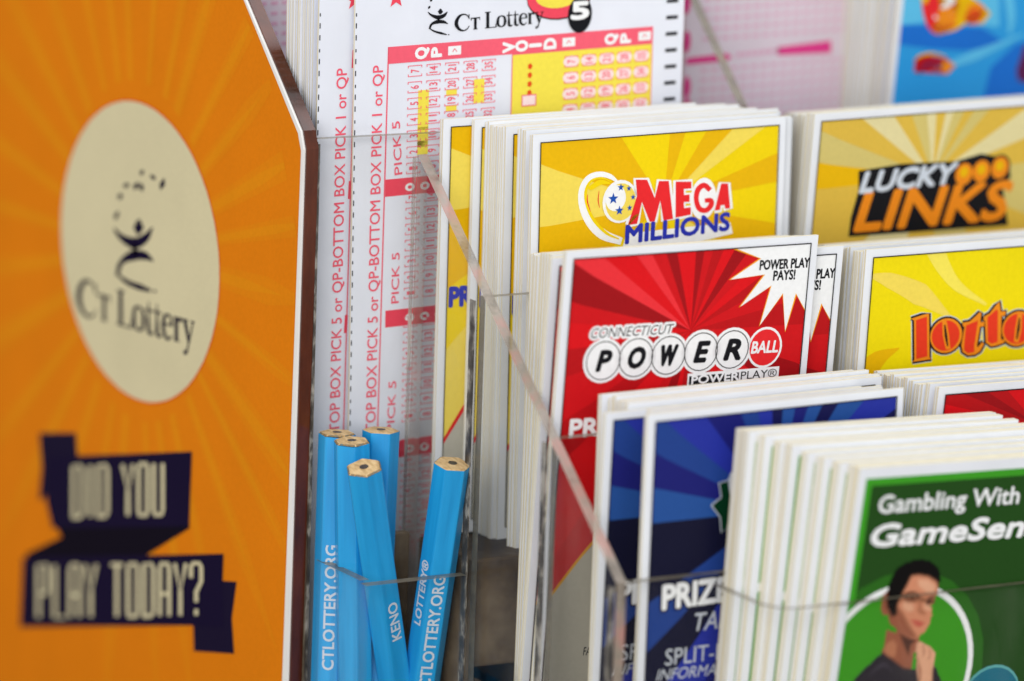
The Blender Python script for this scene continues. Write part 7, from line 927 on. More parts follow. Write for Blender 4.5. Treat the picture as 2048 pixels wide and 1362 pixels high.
  ('P','sunburst_print',1.5,'orange_y',[[(-58.9,-11.5),(-37.7,-34.1),(-19.4,-51.2),(-35.7,-32.2),(-57.3,-10.1)]]),
  ('P','sunburst_print',1,'orange_z',[[(-53.3,-5.4),(-13.6,-34.2),(-3.2,-40.2),(-3.1,-35.9),(-10.5,-29.7),(-51.4,-2.7)]]),
  ('P','sunburst_print',1.5,'orange_y',[[(-52.8,-4.7),(-25.4,-24.1),(-3.5,-37.9),(-24.1,-22.2),(-51.9,-3.4)]]),
  ('P','sunburst_print',1,'orange_z',[[(-49.9,-0.1),(-5.8,-22.8),(-2.8,-23.8),(-2.5,-14.7),(-47.7,4.6)]]),
  ('P','sunburst_print',1.5,'orange_y',[[(-49.3,1.1),(-18.7,-13.9),(-2.7,-20.1),(-2.6,-18.8),(-17.2,-10.6),(-48.2,3.4)]]),
  ('P','sunburst_print',1,'orange_z',[[(-45.7,10.7),(-11.1,3.0),(-2.1,2.0),(-2.0,5.2),(-10.2,7.6),(-45.1,13.9)]]),
  ('P','sunburst_print',1.5,'orange_y',[[(-45.5,11.5),(-23.8,7.0),(-2.1,3.6),(-2.1,3.6),(-23.4,8.9),(-45.2,13.1)]]),
  ('P','agency_disc',2,'orange_r',[[(-41.3,21.0),(-41.5,24.8),(-42.2,28.6),(-43.3,32.3),(-44.8,35.9),(-46.8,39.4),(-49.2,42.7),(-52.0,45.7),(-55.1,48.6),(-58.5,51.1),(-62.3,53.4),(-66.2,55.4),(-70.4,57.0),(-74.8,58.3),(-79.3,59.3),(-83.9,59.8),(-88.5,60.0),(-93.1,59.8),(-97.7,59.3),(-102.2,58.3),(-106.6,57.0),(-110.8,55.4),(-114.8,53.4),(-118.5,51.1),(-121.9,48.6),(-125.0,45.7),(-127.8,42.7),(-130.2,39.4),(-132.2,35.9),(-133.7,32.3),(-134.9,28.6),(-135.5,24.8),(-135.8,21.0),(-135.5,17.2),(-134.9,13.4),(-133.7,9.7),(-132.2,6.1),(-130.2,2.6),(-127.8,-0.7),(-125.0,-3.7),(-121.9,-6.6),(-118.5,-9.1),(-114.8,-11.4),(-110.8,-13.4),(-106.6,-15.0),(-102.2,-16.3),(-97.7,-17.3),(-93.1,-17.8),(-88.5,-18.0),(-83.9,-17.8),(-79.3,-17.3),(-74.8,-16.3),(-70.4,-15.0),(-66.2,-13.4),(-62.3,-11.4),(-58.5,-9.1),(-55.1,-6.6),(-52.0,-3.7),(-49.2,-0.7),(-46.8,2.6),(-44.8,6.1),(-43.3,9.7),(-42.2,13.4),(-41.5,17.2)]]),
  ('P','agency_disc',3,'cream',[[(-41.8,21.0),(-42.0,24.8),(-42.6,28.5),(-43.8,32.2),(-45.3,35.7),(-47.3,39.1),(-49.6,42.4),(-52.4,45.4),(-55.4,48.2),(-58.8,50.8),(-62.5,53.0),(-66.5,55.0),(-70.6,56.6),(-74.9,57.8),(-79.4,58.8),(-83.9,59.3),(-88.5,59.5),(-93.1,59.3),(-97.6,58.8),(-102.1,57.8),(-106.4,56.6),(-110.6,55.0),(-114.5,53.0),(-118.2,50.8),(-121.6,48.2),(-124.7,45.4),(-127.4,42.4),(-129.8,39.1),(-131.7,35.7),(-133.3,32.2),(-134.4,28.5),(-135.1,24.8),(-135.3,21.0),(-135.1,17.2),(-134.4,13.5),(-133.3,9.8),(-131.7,6.3),(-129.8,2.9),(-127.4,-0.4),(-124.7,-3.4),(-121.6,-6.2),(-118.2,-8.8),(-114.5,-11.0),(-110.6,-13.0),(-106.4,-14.6),(-102.1,-15.8),(-97.6,-16.8),(-93.1,-17.3),(-88.5,-17.5),(-83.9,-17.3),(-79.4,-16.8),(-74.9,-15.8),(-70.6,-14.6),(-66.5,-13.0),(-62.5,-11.0),(-58.8,-8.8),(-55.4,-6.2),(-52.4,-3.4),(-49.6,-0.4),(-47.3,2.9),(-45.3,6.3),(-43.8,9.8),(-42.6,13.5),(-42.0,17.2)]]),
  ('P','agency_emblem',4,'navy',[[(-88.6,29.4),(-89.3,28.8),(-89.9,28.1),(-90.5,27.5),(-91.2,26.9),(-90.7,26.5),(-90.2,26.2),(-89.7,25.8),(-89.2,25.3),(-87.6,25.5),(-86.9,26.1),(-86.3,26.6),(-85.6,27.1),(-85.0,27.7),(-85.6,28.2),(-86.2,28.7),(-86.8,29.1),(-87.4,29.6)]]),
  ('P','agency_emblem',4,'navy',[[(-103.0,24.6),(-102.3,24.1),(-101.6,23.5),(-100.7,23.0),(-99.4,22.5),(-97.8,22.0),(-95.8,21.6),(-93.4,21.3),(-90.7,21.2),(-87.9,22.0),(-85.7,22.8),(-83.9,23.8),(-82.4,24.7),(-81.4,25.7),(-80.7,26.7),(-80.2,27.7),(-79.6,28.6),(-80.3,28.7),(-81.8,27.8),(-83.1,27.0),(-84.5,26.3),(-85.8,25.8),(-87.1,25.2),(-88.5,24.7),(-89.6,24.5),(-90.4,24.4),(-91.5,24.1),(-93.4,24.0),(-95.5,23.9),(-97.4,24.0),(-98.7,24.1),(-99.9,24.3),(-101.1,24.7),(-102.4,25.0)]]),
  ('P','agency_emblem',4,'navy',[[(-91.4,22.6),(-91.4,22.2),(-91.5,21.8),(-91.5,21.4),(-91.4,20.9),(-91.4,20.5),(-91.2,20.1),(-91.0,19.7),(-90.9,19.3),(-87.7,20.2),(-88.1,20.6),(-88.4,20.9),(-88.7,21.1),(-88.9,21.4),(-88.9,21.7),(-88.8,22.1),(-88.7,22.5),(-88.5,22.9)]]),
  ('P','agency_emblem',4,'navy',[[(-99.2,12.8),(-98.7,13.8),(-98.2,14.7),(-97.7,15.6),(-96.9,16.3),(-95.6,16.9),(-93.9,17.4),(-92.2,17.9),(-90.6,18.2),(-89.3,18.6),(-88.0,18.9),(-86.6,19.2),(-85.3,19.3),(-84.0,19.6),(-82.6,19.7),(-81.0,19.8),(-79.3,19.9),(-78.9,20.3),(-79.9,20.7),(-81.0,21.1),(-82.2,21.6),(-83.9,21.8),(-85.9,21.7),(-88.0,21.5),(-90.2,21.1),(-92.4,20.6),(-94.4,19.7),(-96.3,18.8),(-98.0,17.7),(-99.3,16.6),(-100.3,15.6),(-100.7,14.6),(-101.0,13.6),(-101.3,12.6)]]),
  ('P','agency_emblem',4,'navy',[[(-100.7,12.7),(-99.2,12.4),(-97.8,12.0),(-96.3,11.6),(-94.7,11.4),(-92.9,11.2),(-91.1,11.2),(-89.4,11.2),(-87.6,11.1),(-85.8,11.3),(-84.0,11.4),(-82.2,11.6),(-80.4,11.8),(-79.9,12.6),(-81.5,12.6),(-83.2,12.7),(-84.8,12.8),(-86.5,12.9),(-88.2,12.8),(-90.0,12.7),(-91.7,12.7),(-93.3,12.7),(-94.9,12.8),(-96.6,12.9),(-98.2,13.1),(-99.9,13.3)]]),
  ('P','agency_emblem',4,'navy',[[(-100.6,29.7),(-101.1,29.4),(-101.6,29.0),(-102.1,28.7),(-102.7,28.4),(-102.6,28.1),(-102.6,27.7),(-102.5,27.4),(-102.5,27.1),(-101.9,27.1),(-101.4,27.4),(-100.9,27.7),(-100.4,28.1),(-99.9,28.4),(-99.9,28.7),(-100.0,29.0),(-100.0,29.4),(-100.0,29.7)]]),
  ('P','agency_emblem',4,'navy',[[(-98.7,34.6),(-99.2,34.4),(-99.7,34.2),(-100.3,34.0),(-100.8,33.8),(-100.7,33.5),(-100.6,33.2),(-100.5,33.0),(-100.4,32.7),(-99.9,32.7),(-99.3,32.9),(-98.8,33.1),(-98.3,33.3),(-97.8,33.6),(-97.9,33.8),(-97.9,34.1),(-98.0,34.3),(-98.1,34.6)]]),
  ('P','agency_emblem',4,'navy',[[(-97.3,36.3),(-96.8,36.4),(-96.2,36.4),(-95.6,36.5),(-95.0,36.5),(-94.7,36.8),(-94.4,37.1),(-94.1,37.4),(-93.8,37.6),(-94.0,37.8),(-94.6,37.8),(-95.2,37.7),(-95.8,37.7),(-96.4,37.6),(-96.7,37.4),(-97.0,37.1),(-97.3,36.8),(-97.6,36.6)]]),
  ('P','agency_emblem',4,'navy',[[(-90.8,36.6),(-90.2,36.9),(-89.6,37.2),(-89.1,37.4),(-88.5,37.7),(-88.5,38.0),(-88.6,38.3),(-88.6,38.6),(-88.7,39.0),(-89.2,39.0),(-89.8,38.7),(-90.4,38.4),(-90.9,38.2),(-91.5,37.9),(-91.5,37.6),(-91.4,37.3),(-91.4,37.0),(-91.3,36.6)]]),
  ('P','agency_emblem',4,'navy',[[(-86.1,37.0),(-85.9,37.3),(-85.7,37.6),(-85.6,38.0),(-85.4,38.3),(-85.8,38.5),(-86.2,38.7),(-86.6,38.9),(-87.0,39.1),(-87.6,39.0),(-87.7,38.6),(-87.9,38.3),(-88.1,38.0),(-88.2,37.7),(-87.8,37.5),(-87.5,37.3),(-87.1,37.1),(-86.7,36.9)]]),
  ('P','agency_emblem',4,'navy',[[(-87.1,41.0),(-86.6,41.2),(-86.2,41.4),(-85.8,41.6),(-85.4,41.7),(-85.5,41.9),(-85.6,42.1),(-85.7,42.3),(-85.7,42.6),(-86.3,42.6),(-86.7,42.4),(-87.2,42.2),(-87.6,42.0),(-88.0,41.9),(-87.9,41.7),(-87.8,41.5),(-87.7,41.3),(-87.6,41.0)]]),
  ('P','agency_emblem',4,'navy',[[(-81.8,41.9),(-81.7,41.7),(-81.5,41.4),(-81.4,41.2),(-81.3,41.0),(-80.7,41.0),(-80.2,41.0),(-79.6,41.0),(-79.1,41.0),(-78.6,41.2),(-78.8,41.5),(-78.9,41.7),(-79.0,41.9),(-79.2,42.1),(-79.7,42.1),(-80.3,42.1),(-80.8,42.1),(-81.4,42.1)]]),
  ('P','agency_emblem',4,'navy',[[(-75.5,39.0),(-74.9,39.4),(-74.3,39.8),(-73.8,40.2),(-73.2,40.6),(-73.3,41.0),(-73.3,41.4),(-73.4,41.8),(-73.4,42.2),(-74.0,42.2),(-74.6,41.8),(-75.1,41.4),(-75.7,41.0),(-76.3,40.6),(-76.2,40.2),(-76.2,39.8),(-76.1,39.4),(-76.0,39.0)]]),
  ('P','agency_emblem',4,'navy',[[(-78.9,12.4),(-78.8,12.3),(-78.7,12.2),(-78.6,12.1),(-78.5,12.0),(-78.2,12.1),(-77.9,12.1),(-77.6,12.2),(-77.3,12.2),(-77.0,12.5),(-77.1,12.6),(-77.2,12.7),(-77.3,12.8),(-77.4,13.0),(-77.7,12.9),(-78.0,12.8),(-78.3,12.8),(-78.6,12.7)]]),
  ('P','agency_lettering',5.0,'navy',[[(-113.3,6.0),(-113.8,6.4),(-114.2,6.9),(-114.7,7.3),(-115.2,7.5),(-115.7,7.7),(-116.4,7.9),(-117.1,8.0),(-117.7,7.9),(-118.4,7.7),(-119.1,7.4),(-119.8,7.1),(-120.3,6.7),(-120.7,6.2),(-121.2,5.5),(-121.5,4.8),(-121.7,4.2),(-121.8,3.7),(-121.9,3.3),(-121.8,2.9),(-121.6,2.4),(-121.4,1.9),(-121.1,1.3),(-120.6,0.8),(-120.1,0.3),(-119.5,-0.1),(-118.7,-0.4),(-117.9,-0.6),(-117.2,-0.8),(-116.5,-0.7),(-115.8,-0.5),(-115.1,-0.2),(-114.5,0.1),(-114.0,0.4),(-113.6,0.8),(-113.2,1.3),(-112.8,1.7),(-112.4,1.6),(-112.7,1.1),(-113.0,0.6),(-113.4,0.1),(-113.9,-0.4),(-114.6,-0.7),(-115.4,-1.1),(-116.3,-1.4),(-117.2,-1.5),(-118.2,-1.6),(-119.3,-1.5),(-120.4,-1.3),(-121.4,-0.9),(-122.3,-0.4),(-123.2,0.2),(-123.9,0.9),(-124.5,1.6),(-124.8,2.4),(-124.9,3.1),(-124.8,3.9),(-124.6,4.7),(-124.1,5.5),(-123.4,6.3),(-122.6,7.1),(-121.7,7.7),(-120.8,8.2),(-119.7,8.5),(-118.7,8.6),(-117.8,8.7),(-116.9,8.7),(-116.1,8.6),(-115.3,8.4),(-114.6,8.1),(-114.1,7.7),(-113.6,7.2),(-113.2,6.7),(-112.7,6.3)]]),
  ('P','agency_lettering',5.06,'navy',[[(-112.8,8.4),(-112.7,5.6),(-113.4,5.5),(-113.5,8.3)]]),
  ('P','agency_lettering',5.0,'navy',[[(-108.7,-0.6),(-108.9,6.1),(-106.8,6.2),(-106.6,-0.4)]]),
  ('P','agency_lettering',5.06,'navy',[[(-111.5,6.1),(-104.2,6.5),(-104.2,5.9),(-111.5,5.5)]]),
  ('P','agency_lettering',5.12,'navy',[[(-110.9,6.2),(-110.9,4.5),(-111.4,4.5),(-111.6,6.2)]]),
  ('P','agency_lettering',5.18,'navy',[[(-104.1,6.6),(-104.1,4.9),(-104.6,4.9),(-104.8,6.5)]]),
  ('P','agency_lettering',5.24,'navy',[[(-109.2,-0.2),(-106.0,0.0),(-106.0,-0.5),(-109.2,-0.7)]]),
  ('P','agency_lettering',5.0,'navy',[[(-98.9,-0.0),(-99.2,9.2),(-96.9,9.3),(-96.5,0.1)]]),
  ('P','agency_lettering',5.06,'navy',[[(-100.2,9.2),(-95.8,9.5),(-95.8,9.0),(-100.2,8.7)]]),
  ('P','agency_lettering',5.12,'navy',[[(-99.9,0.4),(-91.4,0.8),(-91.4,0.3),(-99.9,-0.1)]]),
  ('P','agency_lettering',5.18,'navy',[[(-92.0,0.4),(-91.3,2.8),(-90.8,2.8),(-90.8,0.4)]]),
  ('P','agency_lettering',5.0,'navy',[[(-87.0,6.8),(-87.5,6.4),(-88.1,6.1),(-88.5,5.8),(-88.7,5.5),(-88.8,5.2),(-88.9,4.7),(-88.9,4.2),(-88.8,3.7),(-88.8,3.2),(-88.8,2.6),(-88.7,2.2),(-88.5,1.8),(-88.3,1.6),(-87.9,1.3),(-87.3,1.1),(-86.8,0.8),(-87.1,0.3),(-87.7,0.4),(-88.4,0.5),(-89.2,0.7),(-89.9,1.1),(-90.4,1.6),(-90.7,2.3),(-90.9,2.9),(-91.0,3.6),(-90.9,4.2),(-90.8,4.9),(-90.5,5.5),(-90.1,6.2),(-89.4,6.6),(-88.7,6.9),(-88.0,7.0),(-87.3,7.2)]]),
  ('P','agency_lettering',5.06,'navy',[[(-87.1,0.8),(-86.5,1.1),(-86.0,1.4),(-85.6,1.7),(-85.4,2.0),(-85.3,2.4),(-85.2,2.8),(-85.2,3.4),(-85.3,3.9),(-85.3,4.4),(-85.3,4.9),(-85.4,5.4),(-85.6,5.7),(-85.8,6.0),(-86.2,6.2),(-86.8,6.5),(-87.3,6.7),(-87.0,7.2),(-86.4,7.1),(-85.7,7.0),(-84.9,6.8),(-84.2,6.5),(-83.7,5.9),(-83.4,5.3),(-83.2,4.6),(-83.1,4.0),(-83.2,3.3),(-83.3,2.7),(-83.6,2.0),(-84.0,1.4),(-84.7,0.9),(-85.4,0.7),(-86.1,0.5),(-86.8,0.4)]]),
  ('P','agency_lettering',5.0,'navy',[[(-81.2,9.2),(-80.9,7.5),(-80.7,5.7),(-80.4,4.1),(-80.2,2.9),(-80.1,2.2),(-80.1,2.0),(-80.1,2.0),(-80.0,2.0),(-79.9,1.8),(-79.9,1.7),(-79.7,1.6),(-79.6,1.5),(-79.4,1.5),(-79.1,1.6),(-78.8,1.7),(-78.4,1.8),(-78.1,1.5),(-78.4,1.3),(-78.6,1.1),(-79.0,0.8),(-79.4,0.6),(-80.0,0.6),(-80.5,0.6),(-81.0,0.7),(-81.5,0.9),(-81.8,1.2),(-82.0,1.5),(-82.1,2.0),(-82.2,2.7),(-82.1,4.0),(-81.9,5.7),(-81.8,7.5),(-81.7,9.2)]]),
  ('P','agency_lettering',5.06,'navy',[[(-83.1,7.2),(-78.8,7.4),(-78.7,6.8),(-83.1,6.6)]]),
  ('P','agency_lettering',5.0,'navy',[[(-76.3,9.4),(-76.0,7.7),(-75.8,6.0),(-75.5,4.4),(-75.3,3.1),(-75.2,2.5),(-75.2,2.3),(-75.2,2.3),(-75.1,2.2),(-75.0,2.1),(-74.9,2.0),(-74.8,1.9),(-74.7,1.8),(-74.5,1.8),(-74.2,1.8),(-73.9,2.0),(-73.5,2.1),(-73.3,1.8),(-73.5,1.6),(-73.7,1.4),(-74.1,1.1),(-74.5,0.9),(-75.0,0.8),(-75.6,0.9),(-76.1,1.0),(-76.6,1.2),(-76.8,1.4),(-77.1,1.8),(-77.2,2.3),(-77.3,3.0),(-77.1,4.3),(-77.0,5.9),(-76.9,7.7),(-76.8,9.4)]]),
  ('P','agency_lettering',5.06,'navy',[[(-78.2,7.5),(-73.9,7.7),(-73.9,7.1),(-78.1,6.9)]]),
  ('P','agency_lettering',5.0,'navy',[[(-68.6,5.3),(-68.6,5.7),(-68.6,6.2),(-68.7,6.6),(-68.7,6.9),(-69.0,7.1),(-69.4,7.4),(-69.8,7.5),(-70.2,7.6),(-70.6,7.4),(-70.9,7.1),(-71.2,6.8),(-71.4,6.5),(-71.5,6.1),(-71.6,5.6),(-71.6,5.1),(-71.6,4.6),(-71.6,4.1),(-71.5,3.6),(-71.3,3.2),(-71.1,2.8),(-70.8,2.5),(-70.5,2.2),(-70.1,2.0),(-69.8,2.0),(-69.4,2.0),(-68.9,2.3),(-68.3,2.6),(-67.6,3.0),(-67.3,2.7),(-67.8,2.3),(-68.3,1.8),(-68.9,1.4),(-69.7,1.1),(-70.5,1.1),(-71.3,1.3),(-72.0,1.6),(-72.6,2.0),(-73.0,2.5),(-73.4,3.2),(-73.6,3.8),(-73.7,4.5),(-73.7,5.1),(-73.5,5.8),(-73.2,6.4),(-72.8,7.0),(-72.3,7.5),(-71.6,7.8),(-70.9,8.0),(-70.3,8.1),(-69.6,8.1),(-68.9,8.0),(-68.3,7.7),(-67.8,7.4),(-67.4,6.9),(-67.3,6.4),(-67.1,5.9),(-67.0,5.4)]]),
  ('P','agency_lettering',5.06,'navy',[[(-72.3,5.4),(-67.5,5.6),(-67.5,5.1),(-72.3,4.9)]]),
  ('P','agency_lettering',5.0,'navy',[[(-66.0,1.8),(-66.3,8.0),(-64.3,8.1),(-64.0,1.9)]]),
  ('P','agency_lettering',5.06,'navy',[[(-66.8,8.0),(-65.3,8.1),(-65.3,7.6),(-66.8,7.5)]]),
  ('P','agency_lettering',5.12,'navy',[[(-66.4,2.2),(-63.4,2.4),(-63.3,1.9),(-66.3,1.7)]]),
  ('P','agency_lettering',5.18,'navy',[[(-65.2,6.5),(-65.0,6.9),(-64.8,7.3),(-64.5,7.7),(-64.1,8.1),(-63.4,8.3),(-62.8,8.3),(-62.3,8.3),(-61.8,8.3),(-62.2,7.0),(-62.7,7.1),(-63.1,7.2),(-63.4,7.3),(-63.6,7.4),(-63.8,7.3),(-64.0,7.0),(-64.4,6.6),(-64.7,6.3)]]),
  ('P','agency_lettering',5.0,'navy',[[(-59.6,8.5),(-57.1,3.1),(-58.6,2.6),(-61.4,8.0)]]),
  ('P','agency_lettering',5.06,'navy',[[(-55.4,8.4),(-56.0,6.8),(-56.6,5.2),(-57.2,3.6),(-57.7,2.4),(-58.0,1.5),(-58.2,0.8),(-58.4,0.3),(-58.8,-0.2),(-59.3,-0.6),(-60.0,-0.7),(-60.5,-0.7),(-60.9,-0.7),(-60.6,0.6),(-60.2,0.5),(-59.8,0.4),(-59.7,0.3),(-59.6,0.3),(-59.4,0.5),(-59.1,1.0),(-58.9,1.6),(-58.5,2.5),(-57.9,3.8),(-57.3,5.3),(-56.7,7.0),(-56.0,8.6)]]),
  ('P','agency_lettering',5.12,'navy',[[(-61.7,8.3),(-58.8,8.5),(-58.8,8.0),(-61.7,7.9)]]),
  ('P','agency_lettering',5.18,'navy',[[(-57.2,8.6),(-54.9,8.7),(-54.9,8.2),(-57.1,8.1)]]),
  ('P','slogan_ribbon',4,'navy_k',[[(-147.4,-38.5),(-124.0,-33.8),(-122.9,-39.8),(-144.5,-56.3),(-146.9,-56.8),(-145.4,-47.5)]]),
  ('P','slogan_ribbon',4,'navy_k',[[(-56.6,-58.0),(-28.9,-52.5),(-31.1,-62.3),(-29.4,-71.1),(-51.7,-75.9),(-52.6,-67.4)]]),
  ('P','slogan_ribbon',5,'navy_d',[[(-138.0,-60.8),(-55.7,-42.8),(-55.6,-44.7),(-79.2,-56.8),(-79.1,-59.4),(-154.5,-76.1),(-154.6,-73.6),(-132.1,-64.0)]]),
  ('P','slogan_ribbon',6,'navy',[[(-141.4,-43.9),(-55.0,-24.7),(-55.7,-44.2),(-137.9,-62.8),(-142.2,-56.3)]]),
  ('P','slogan_ribbon',6,'navy',[[(-156.9,-75.3),(-36.3,-47.0),(-36.5,-54.3),(-35.5,-65.7),(-52.5,-69.3),(-158.2,-95.2)]]),
  ('P','slogan_lettering',7.0,'cream',[[(-123.4,-56.6),(-123.9,-42.8),(-126.2,-43.2),(-125.8,-57.2)]]),
  ('P','slogan_lettering',7.07,'cream',[[(-123.9,-42.8),(-121.2,-42.6),(-120.3,-41.5),(-126.2,-43.2)]]),
  ('P','slogan_lettering',7.14,'cream',[[(-121.2,-42.6),(-120.6,-43.1),(-118.2,-42.6),(-120.3,-41.5)]]),
  ('P','slogan_lettering',7.0,'cream',[[(-120.6,-43.1),(-120.2,-54.7),(-117.8,-54.3),(-118.2,-42.6)]]),
  ('P','slogan_lettering',7.07,'cream',[[(-120.2,-54.7),(-120.8,-55.5),(-119.8,-56.3),(-117.8,-54.3)]]),
  ('P','slogan_lettering',7.14,'cream',[[(-120.8,-55.5),(-125.5,-56.6),(-125.4,-57.6),(-119.8,-56.3)]]),
  ('P','slogan_lettering',7.0,'cream',[[(-112.8,-54.2),(-113.3,-40.4),(-115.7,-40.9),(-115.2,-54.7)]]),
  ('P','slogan_lettering',7.0,'cream',[[(-107.9,-53.1),(-108.4,-39.4),(-110.7,-39.7),(-110.2,-53.6)]]),
  ('P','slogan_lettering',7.07,'cream',[[(-108.4,-39.4),(-105.8,-39.2),(-105.0,-38.1),(-110.7,-39.7)]]),
  ('P','slogan_lettering',7.14,'cream',[[(-105.8,-39.2),(-105.2,-39.7),(-102.9,-39.2),(-105.0,-38.1)]]),
  ('P','slogan_lettering',7.0,'cream',[[(-105.2,-39.7),(-104.8,-51.2),(-102.5,-50.7),(-102.9,-39.2)]]),
  ('P','slogan_lettering',7.07,'cream',[[(-104.8,-51.2),(-105.4,-52.0),(-104.4,-52.7),(-102.5,-50.7)]]),
  ('P','slogan_lettering',7.14,'cream',[[(-105.4,-52.0),(-110.0,-53.0),(-109.9,-54.0),(-104.4,-52.7)]]),
  ('P','slogan_lettering',7.0,'cream',[[(-96.1,-36.7),(-91.4,-43.6),(-91.5,-42.6),(-93.8,-36.0)]]),
  ('P','slogan_lettering',7.07,'cream',[[(-91.4,-43.6),(-87.5,-34.8),(-89.7,-35.1),(-91.5,-42.6)]]),
  ('P','slogan_lettering',7.06,'cream',[[(-92.6,-42.6),(-92.4,-49.4),(-90.1,-48.9),(-90.4,-42.2)]]),
  ('P','slogan_lettering',7.0,'cream',[[(-82.3,-46.6),(-83.6,-47.1),(-85.1,-48.1),(-82.2,-47.6)]]),
  ('P','slogan_lettering',7.07,'cream',[[(-83.6,-47.1),(-83.9,-46.4),(-86.1,-46.9),(-85.1,-48.1)]]),
  ('P','slogan_lettering',7.14,'cream',[[(-83.9,-46.4),(-84.3,-35.1),(-86.5,-35.5),(-86.1,-46.9)]]),
  ('P','slogan_lettering',7.0,'cream',[[(-84.3,-35.1),(-84.0,-34.3),(-85.1,-33.7),(-86.5,-35.5)]]),
  ('P','slogan_lettering',7.07,'cream',[[(-84.0,-34.3),(-81.6,-33.8),(-80.6,-32.7),(-85.1,-33.7)]]),
  ('P','slogan_lettering',7.14,'cream',[[(-81.6,-33.8),(-81.2,-34.4),(-79.0,-33.9),(-80.6,-32.7)]]),
  ('P','slogan_lettering',7.0,'cream',[[(-81.2,-34.4),(-80.8,-45.7),(-78.6,-45.2),(-79.0,-33.9)]]),
  ('P','slogan_lettering',7.07,'cream',[[(-80.8,-45.7),(-81.1,-46.4),(-79.6,-46.9),(-78.6,-45.2)]]),
  ('P','slogan_lettering',7.14,'cream',[[(-81.1,-46.4),(-82.7,-46.7),(-82.6,-47.7),(-79.6,-46.9)]]),
  ('P','slogan_lettering',7.0,'cream',[[(-77.7,-32.5),(-77.2,-44.9),(-75.0,-44.3),(-75.5,-32.0)]]),
  ('P','slogan_lettering',7.07,'cream',[[(-77.2,-44.9),(-75.6,-46.0),(-74.6,-44.9),(-75.0,-44.3)]]),
  ('P','slogan_lettering',7.14,'cream',[[(-75.6,-46.0),(-71.1,-45.0),(-72.3,-44.4),(-74.6,-44.9)]]),
  ('P','slogan_lettering',7.0,'cream',[[(-71.1,-45.0),(-69.8,-43.2),(-71.9,-43.6),(-72.3,-44.4)]]),
  ('P','slogan_lettering',7.07,'cream',[[(-69.8,-43.2),(-70.3,-30.9),(-72.4,-31.3),(-71.9,-43.6)]]),
  ('P','slogan_lettering',7.0,'cream',[[(-144.8,-89.4),(-145.3,-74.9),(-147.7,-75.3),(-147.3,-89.9)]]),
  ('P','slogan_lettering',7.07,'cream',[[(-145.3,-74.9),(-141.9,-74.5),(-141.0,-73.4),(-147.7,-75.3)]]),
  ('P','slogan_lettering',7.14,'cream',[[(-141.9,-74.5),(-141.6,-75.2),(-139.2,-74.5),(-141.0,-73.4)]]),
  ('P','slogan_lettering',7.0,'cream',[[(-141.6,-75.2),(-141.4,-80.4),(-139.0,-80.0),(-139.2,-74.5)]]),
  ('P','slogan_lettering',7.07,'cream',[[(-141.4,-80.4),(-141.8,-81.4),(-140.6,-82.1),(-139.0,-80.0)]]),
  ('P','slogan_lettering',7.14,'cream',[[(-141.8,-81.4),(-146.0,-82.4),(-146.0,-83.4),(-140.6,-82.1)]]),
  ('P','slogan_lettering',7.0,'cream',[[(-137.2,-73.0),(-136.8,-87.5),(-134.4,-86.7),(-134.8,-72.4)]]),
  ('P','slogan_lettering',7.07,'cream',[[(-136.8,-87.5),(-129.2,-86.0),(-129.3,-85.0),(-134.4,-86.7)]]),
  ('P','slogan_lettering',7.0,'cream',[[(-124.5,-84.4),(-125.0,-71.5),(-127.3,-72.1),(-126.9,-85.0)]]),
  ('P','slogan_lettering',7.07,'cream',[[(-125.0,-71.5),(-124.5,-70.4),(-125.9,-69.9),(-127.3,-72.1)]]),
  ('P','slogan_lettering',7.14,'cream',[[(-124.5,-70.4),(-121.9,-69.8),(-120.7,-68.7),(-125.9,-69.9)]]),
  ('P','slogan_lettering',7.0,'cream',[[(-121.9,-69.8),(-121.4,-70.7),(-119.1,-70.1),(-120.7,-68.7)]]),
  ('P','slogan_lettering',7.07,'cream',[[(-121.4,-70.7),(-121.0,-83.5),(-118.6,-82.9),(-119.1,-70.1)]]),
  ('P','slogan_lettering',7.06,'cream',[[(-125.9,-79.2),(-120.0,-77.7),(-120.0,-76.7),(-126.0,-78.1)]]),
  ('P','slogan_lettering',7.0,'cream',[[(-118.0,-68.5),(-113.0,-75.7),(-113.1,-74.6),(-115.7,-67.8)]]),
  ('P','slogan_lettering',7.07,'cream',[[(-113.0,-75.7),(-108.8,-66.4),(-111.1,-66.7),(-113.1,-74.6)]]),
  ('P','slogan_lettering',7.06,'cream',[[(-114.3,-74.7),(-114.0,-81.8),(-111.7,-81.2),(-111.9,-74.2)]]),
  ('P','slogan_lettering',7.0,'cream',[[(-101.1,-65.1),(-93.6,-63.4),(-93.7,-62.4),(-101.2,-64.1)]]),
  ('P','slogan_lettering',7.06,'cream',[[(-98.5,-63.9),(-98.0,-77.9),(-95.7,-77.3),(-96.2,-63.4)]]),
  ('P','slogan_lettering',7.0,'cream',[[(-87.4,-74.8),(-88.8,-75.3),(-90.3,-76.4),(-87.3,-75.8)]]),
  ('P','slogan_lettering',7.07,'cream',[[(-88.8,-75.3),(-89.0,-74.6),(-91.3,-75.1),(-90.3,-76.4)]]),
  ('P','slogan_lettering',7.14,'cream',[[(-89.0,-74.6),(-89.5,-62.9),(-91.8,-63.4),(-91.3,-75.1)]]),
  ('P','slogan_lettering',7.0,'cream',[[(-89.5,-62.9),(-89.1,-62.1),(-90.3,-61.5),(-91.8,-63.4)]]),
  ('P','slogan_lettering',7.07,'cream',[[(-89.1,-62.1),(-86.5,-61.5),(-85.5,-60.4),(-90.3,-61.5)]]),
  ('P','slogan_lettering',7.14,'cream',[[(-86.5,-61.5),(-86.1,-62.1),(-83.9,-61.6),(-85.5,-60.4)]]),
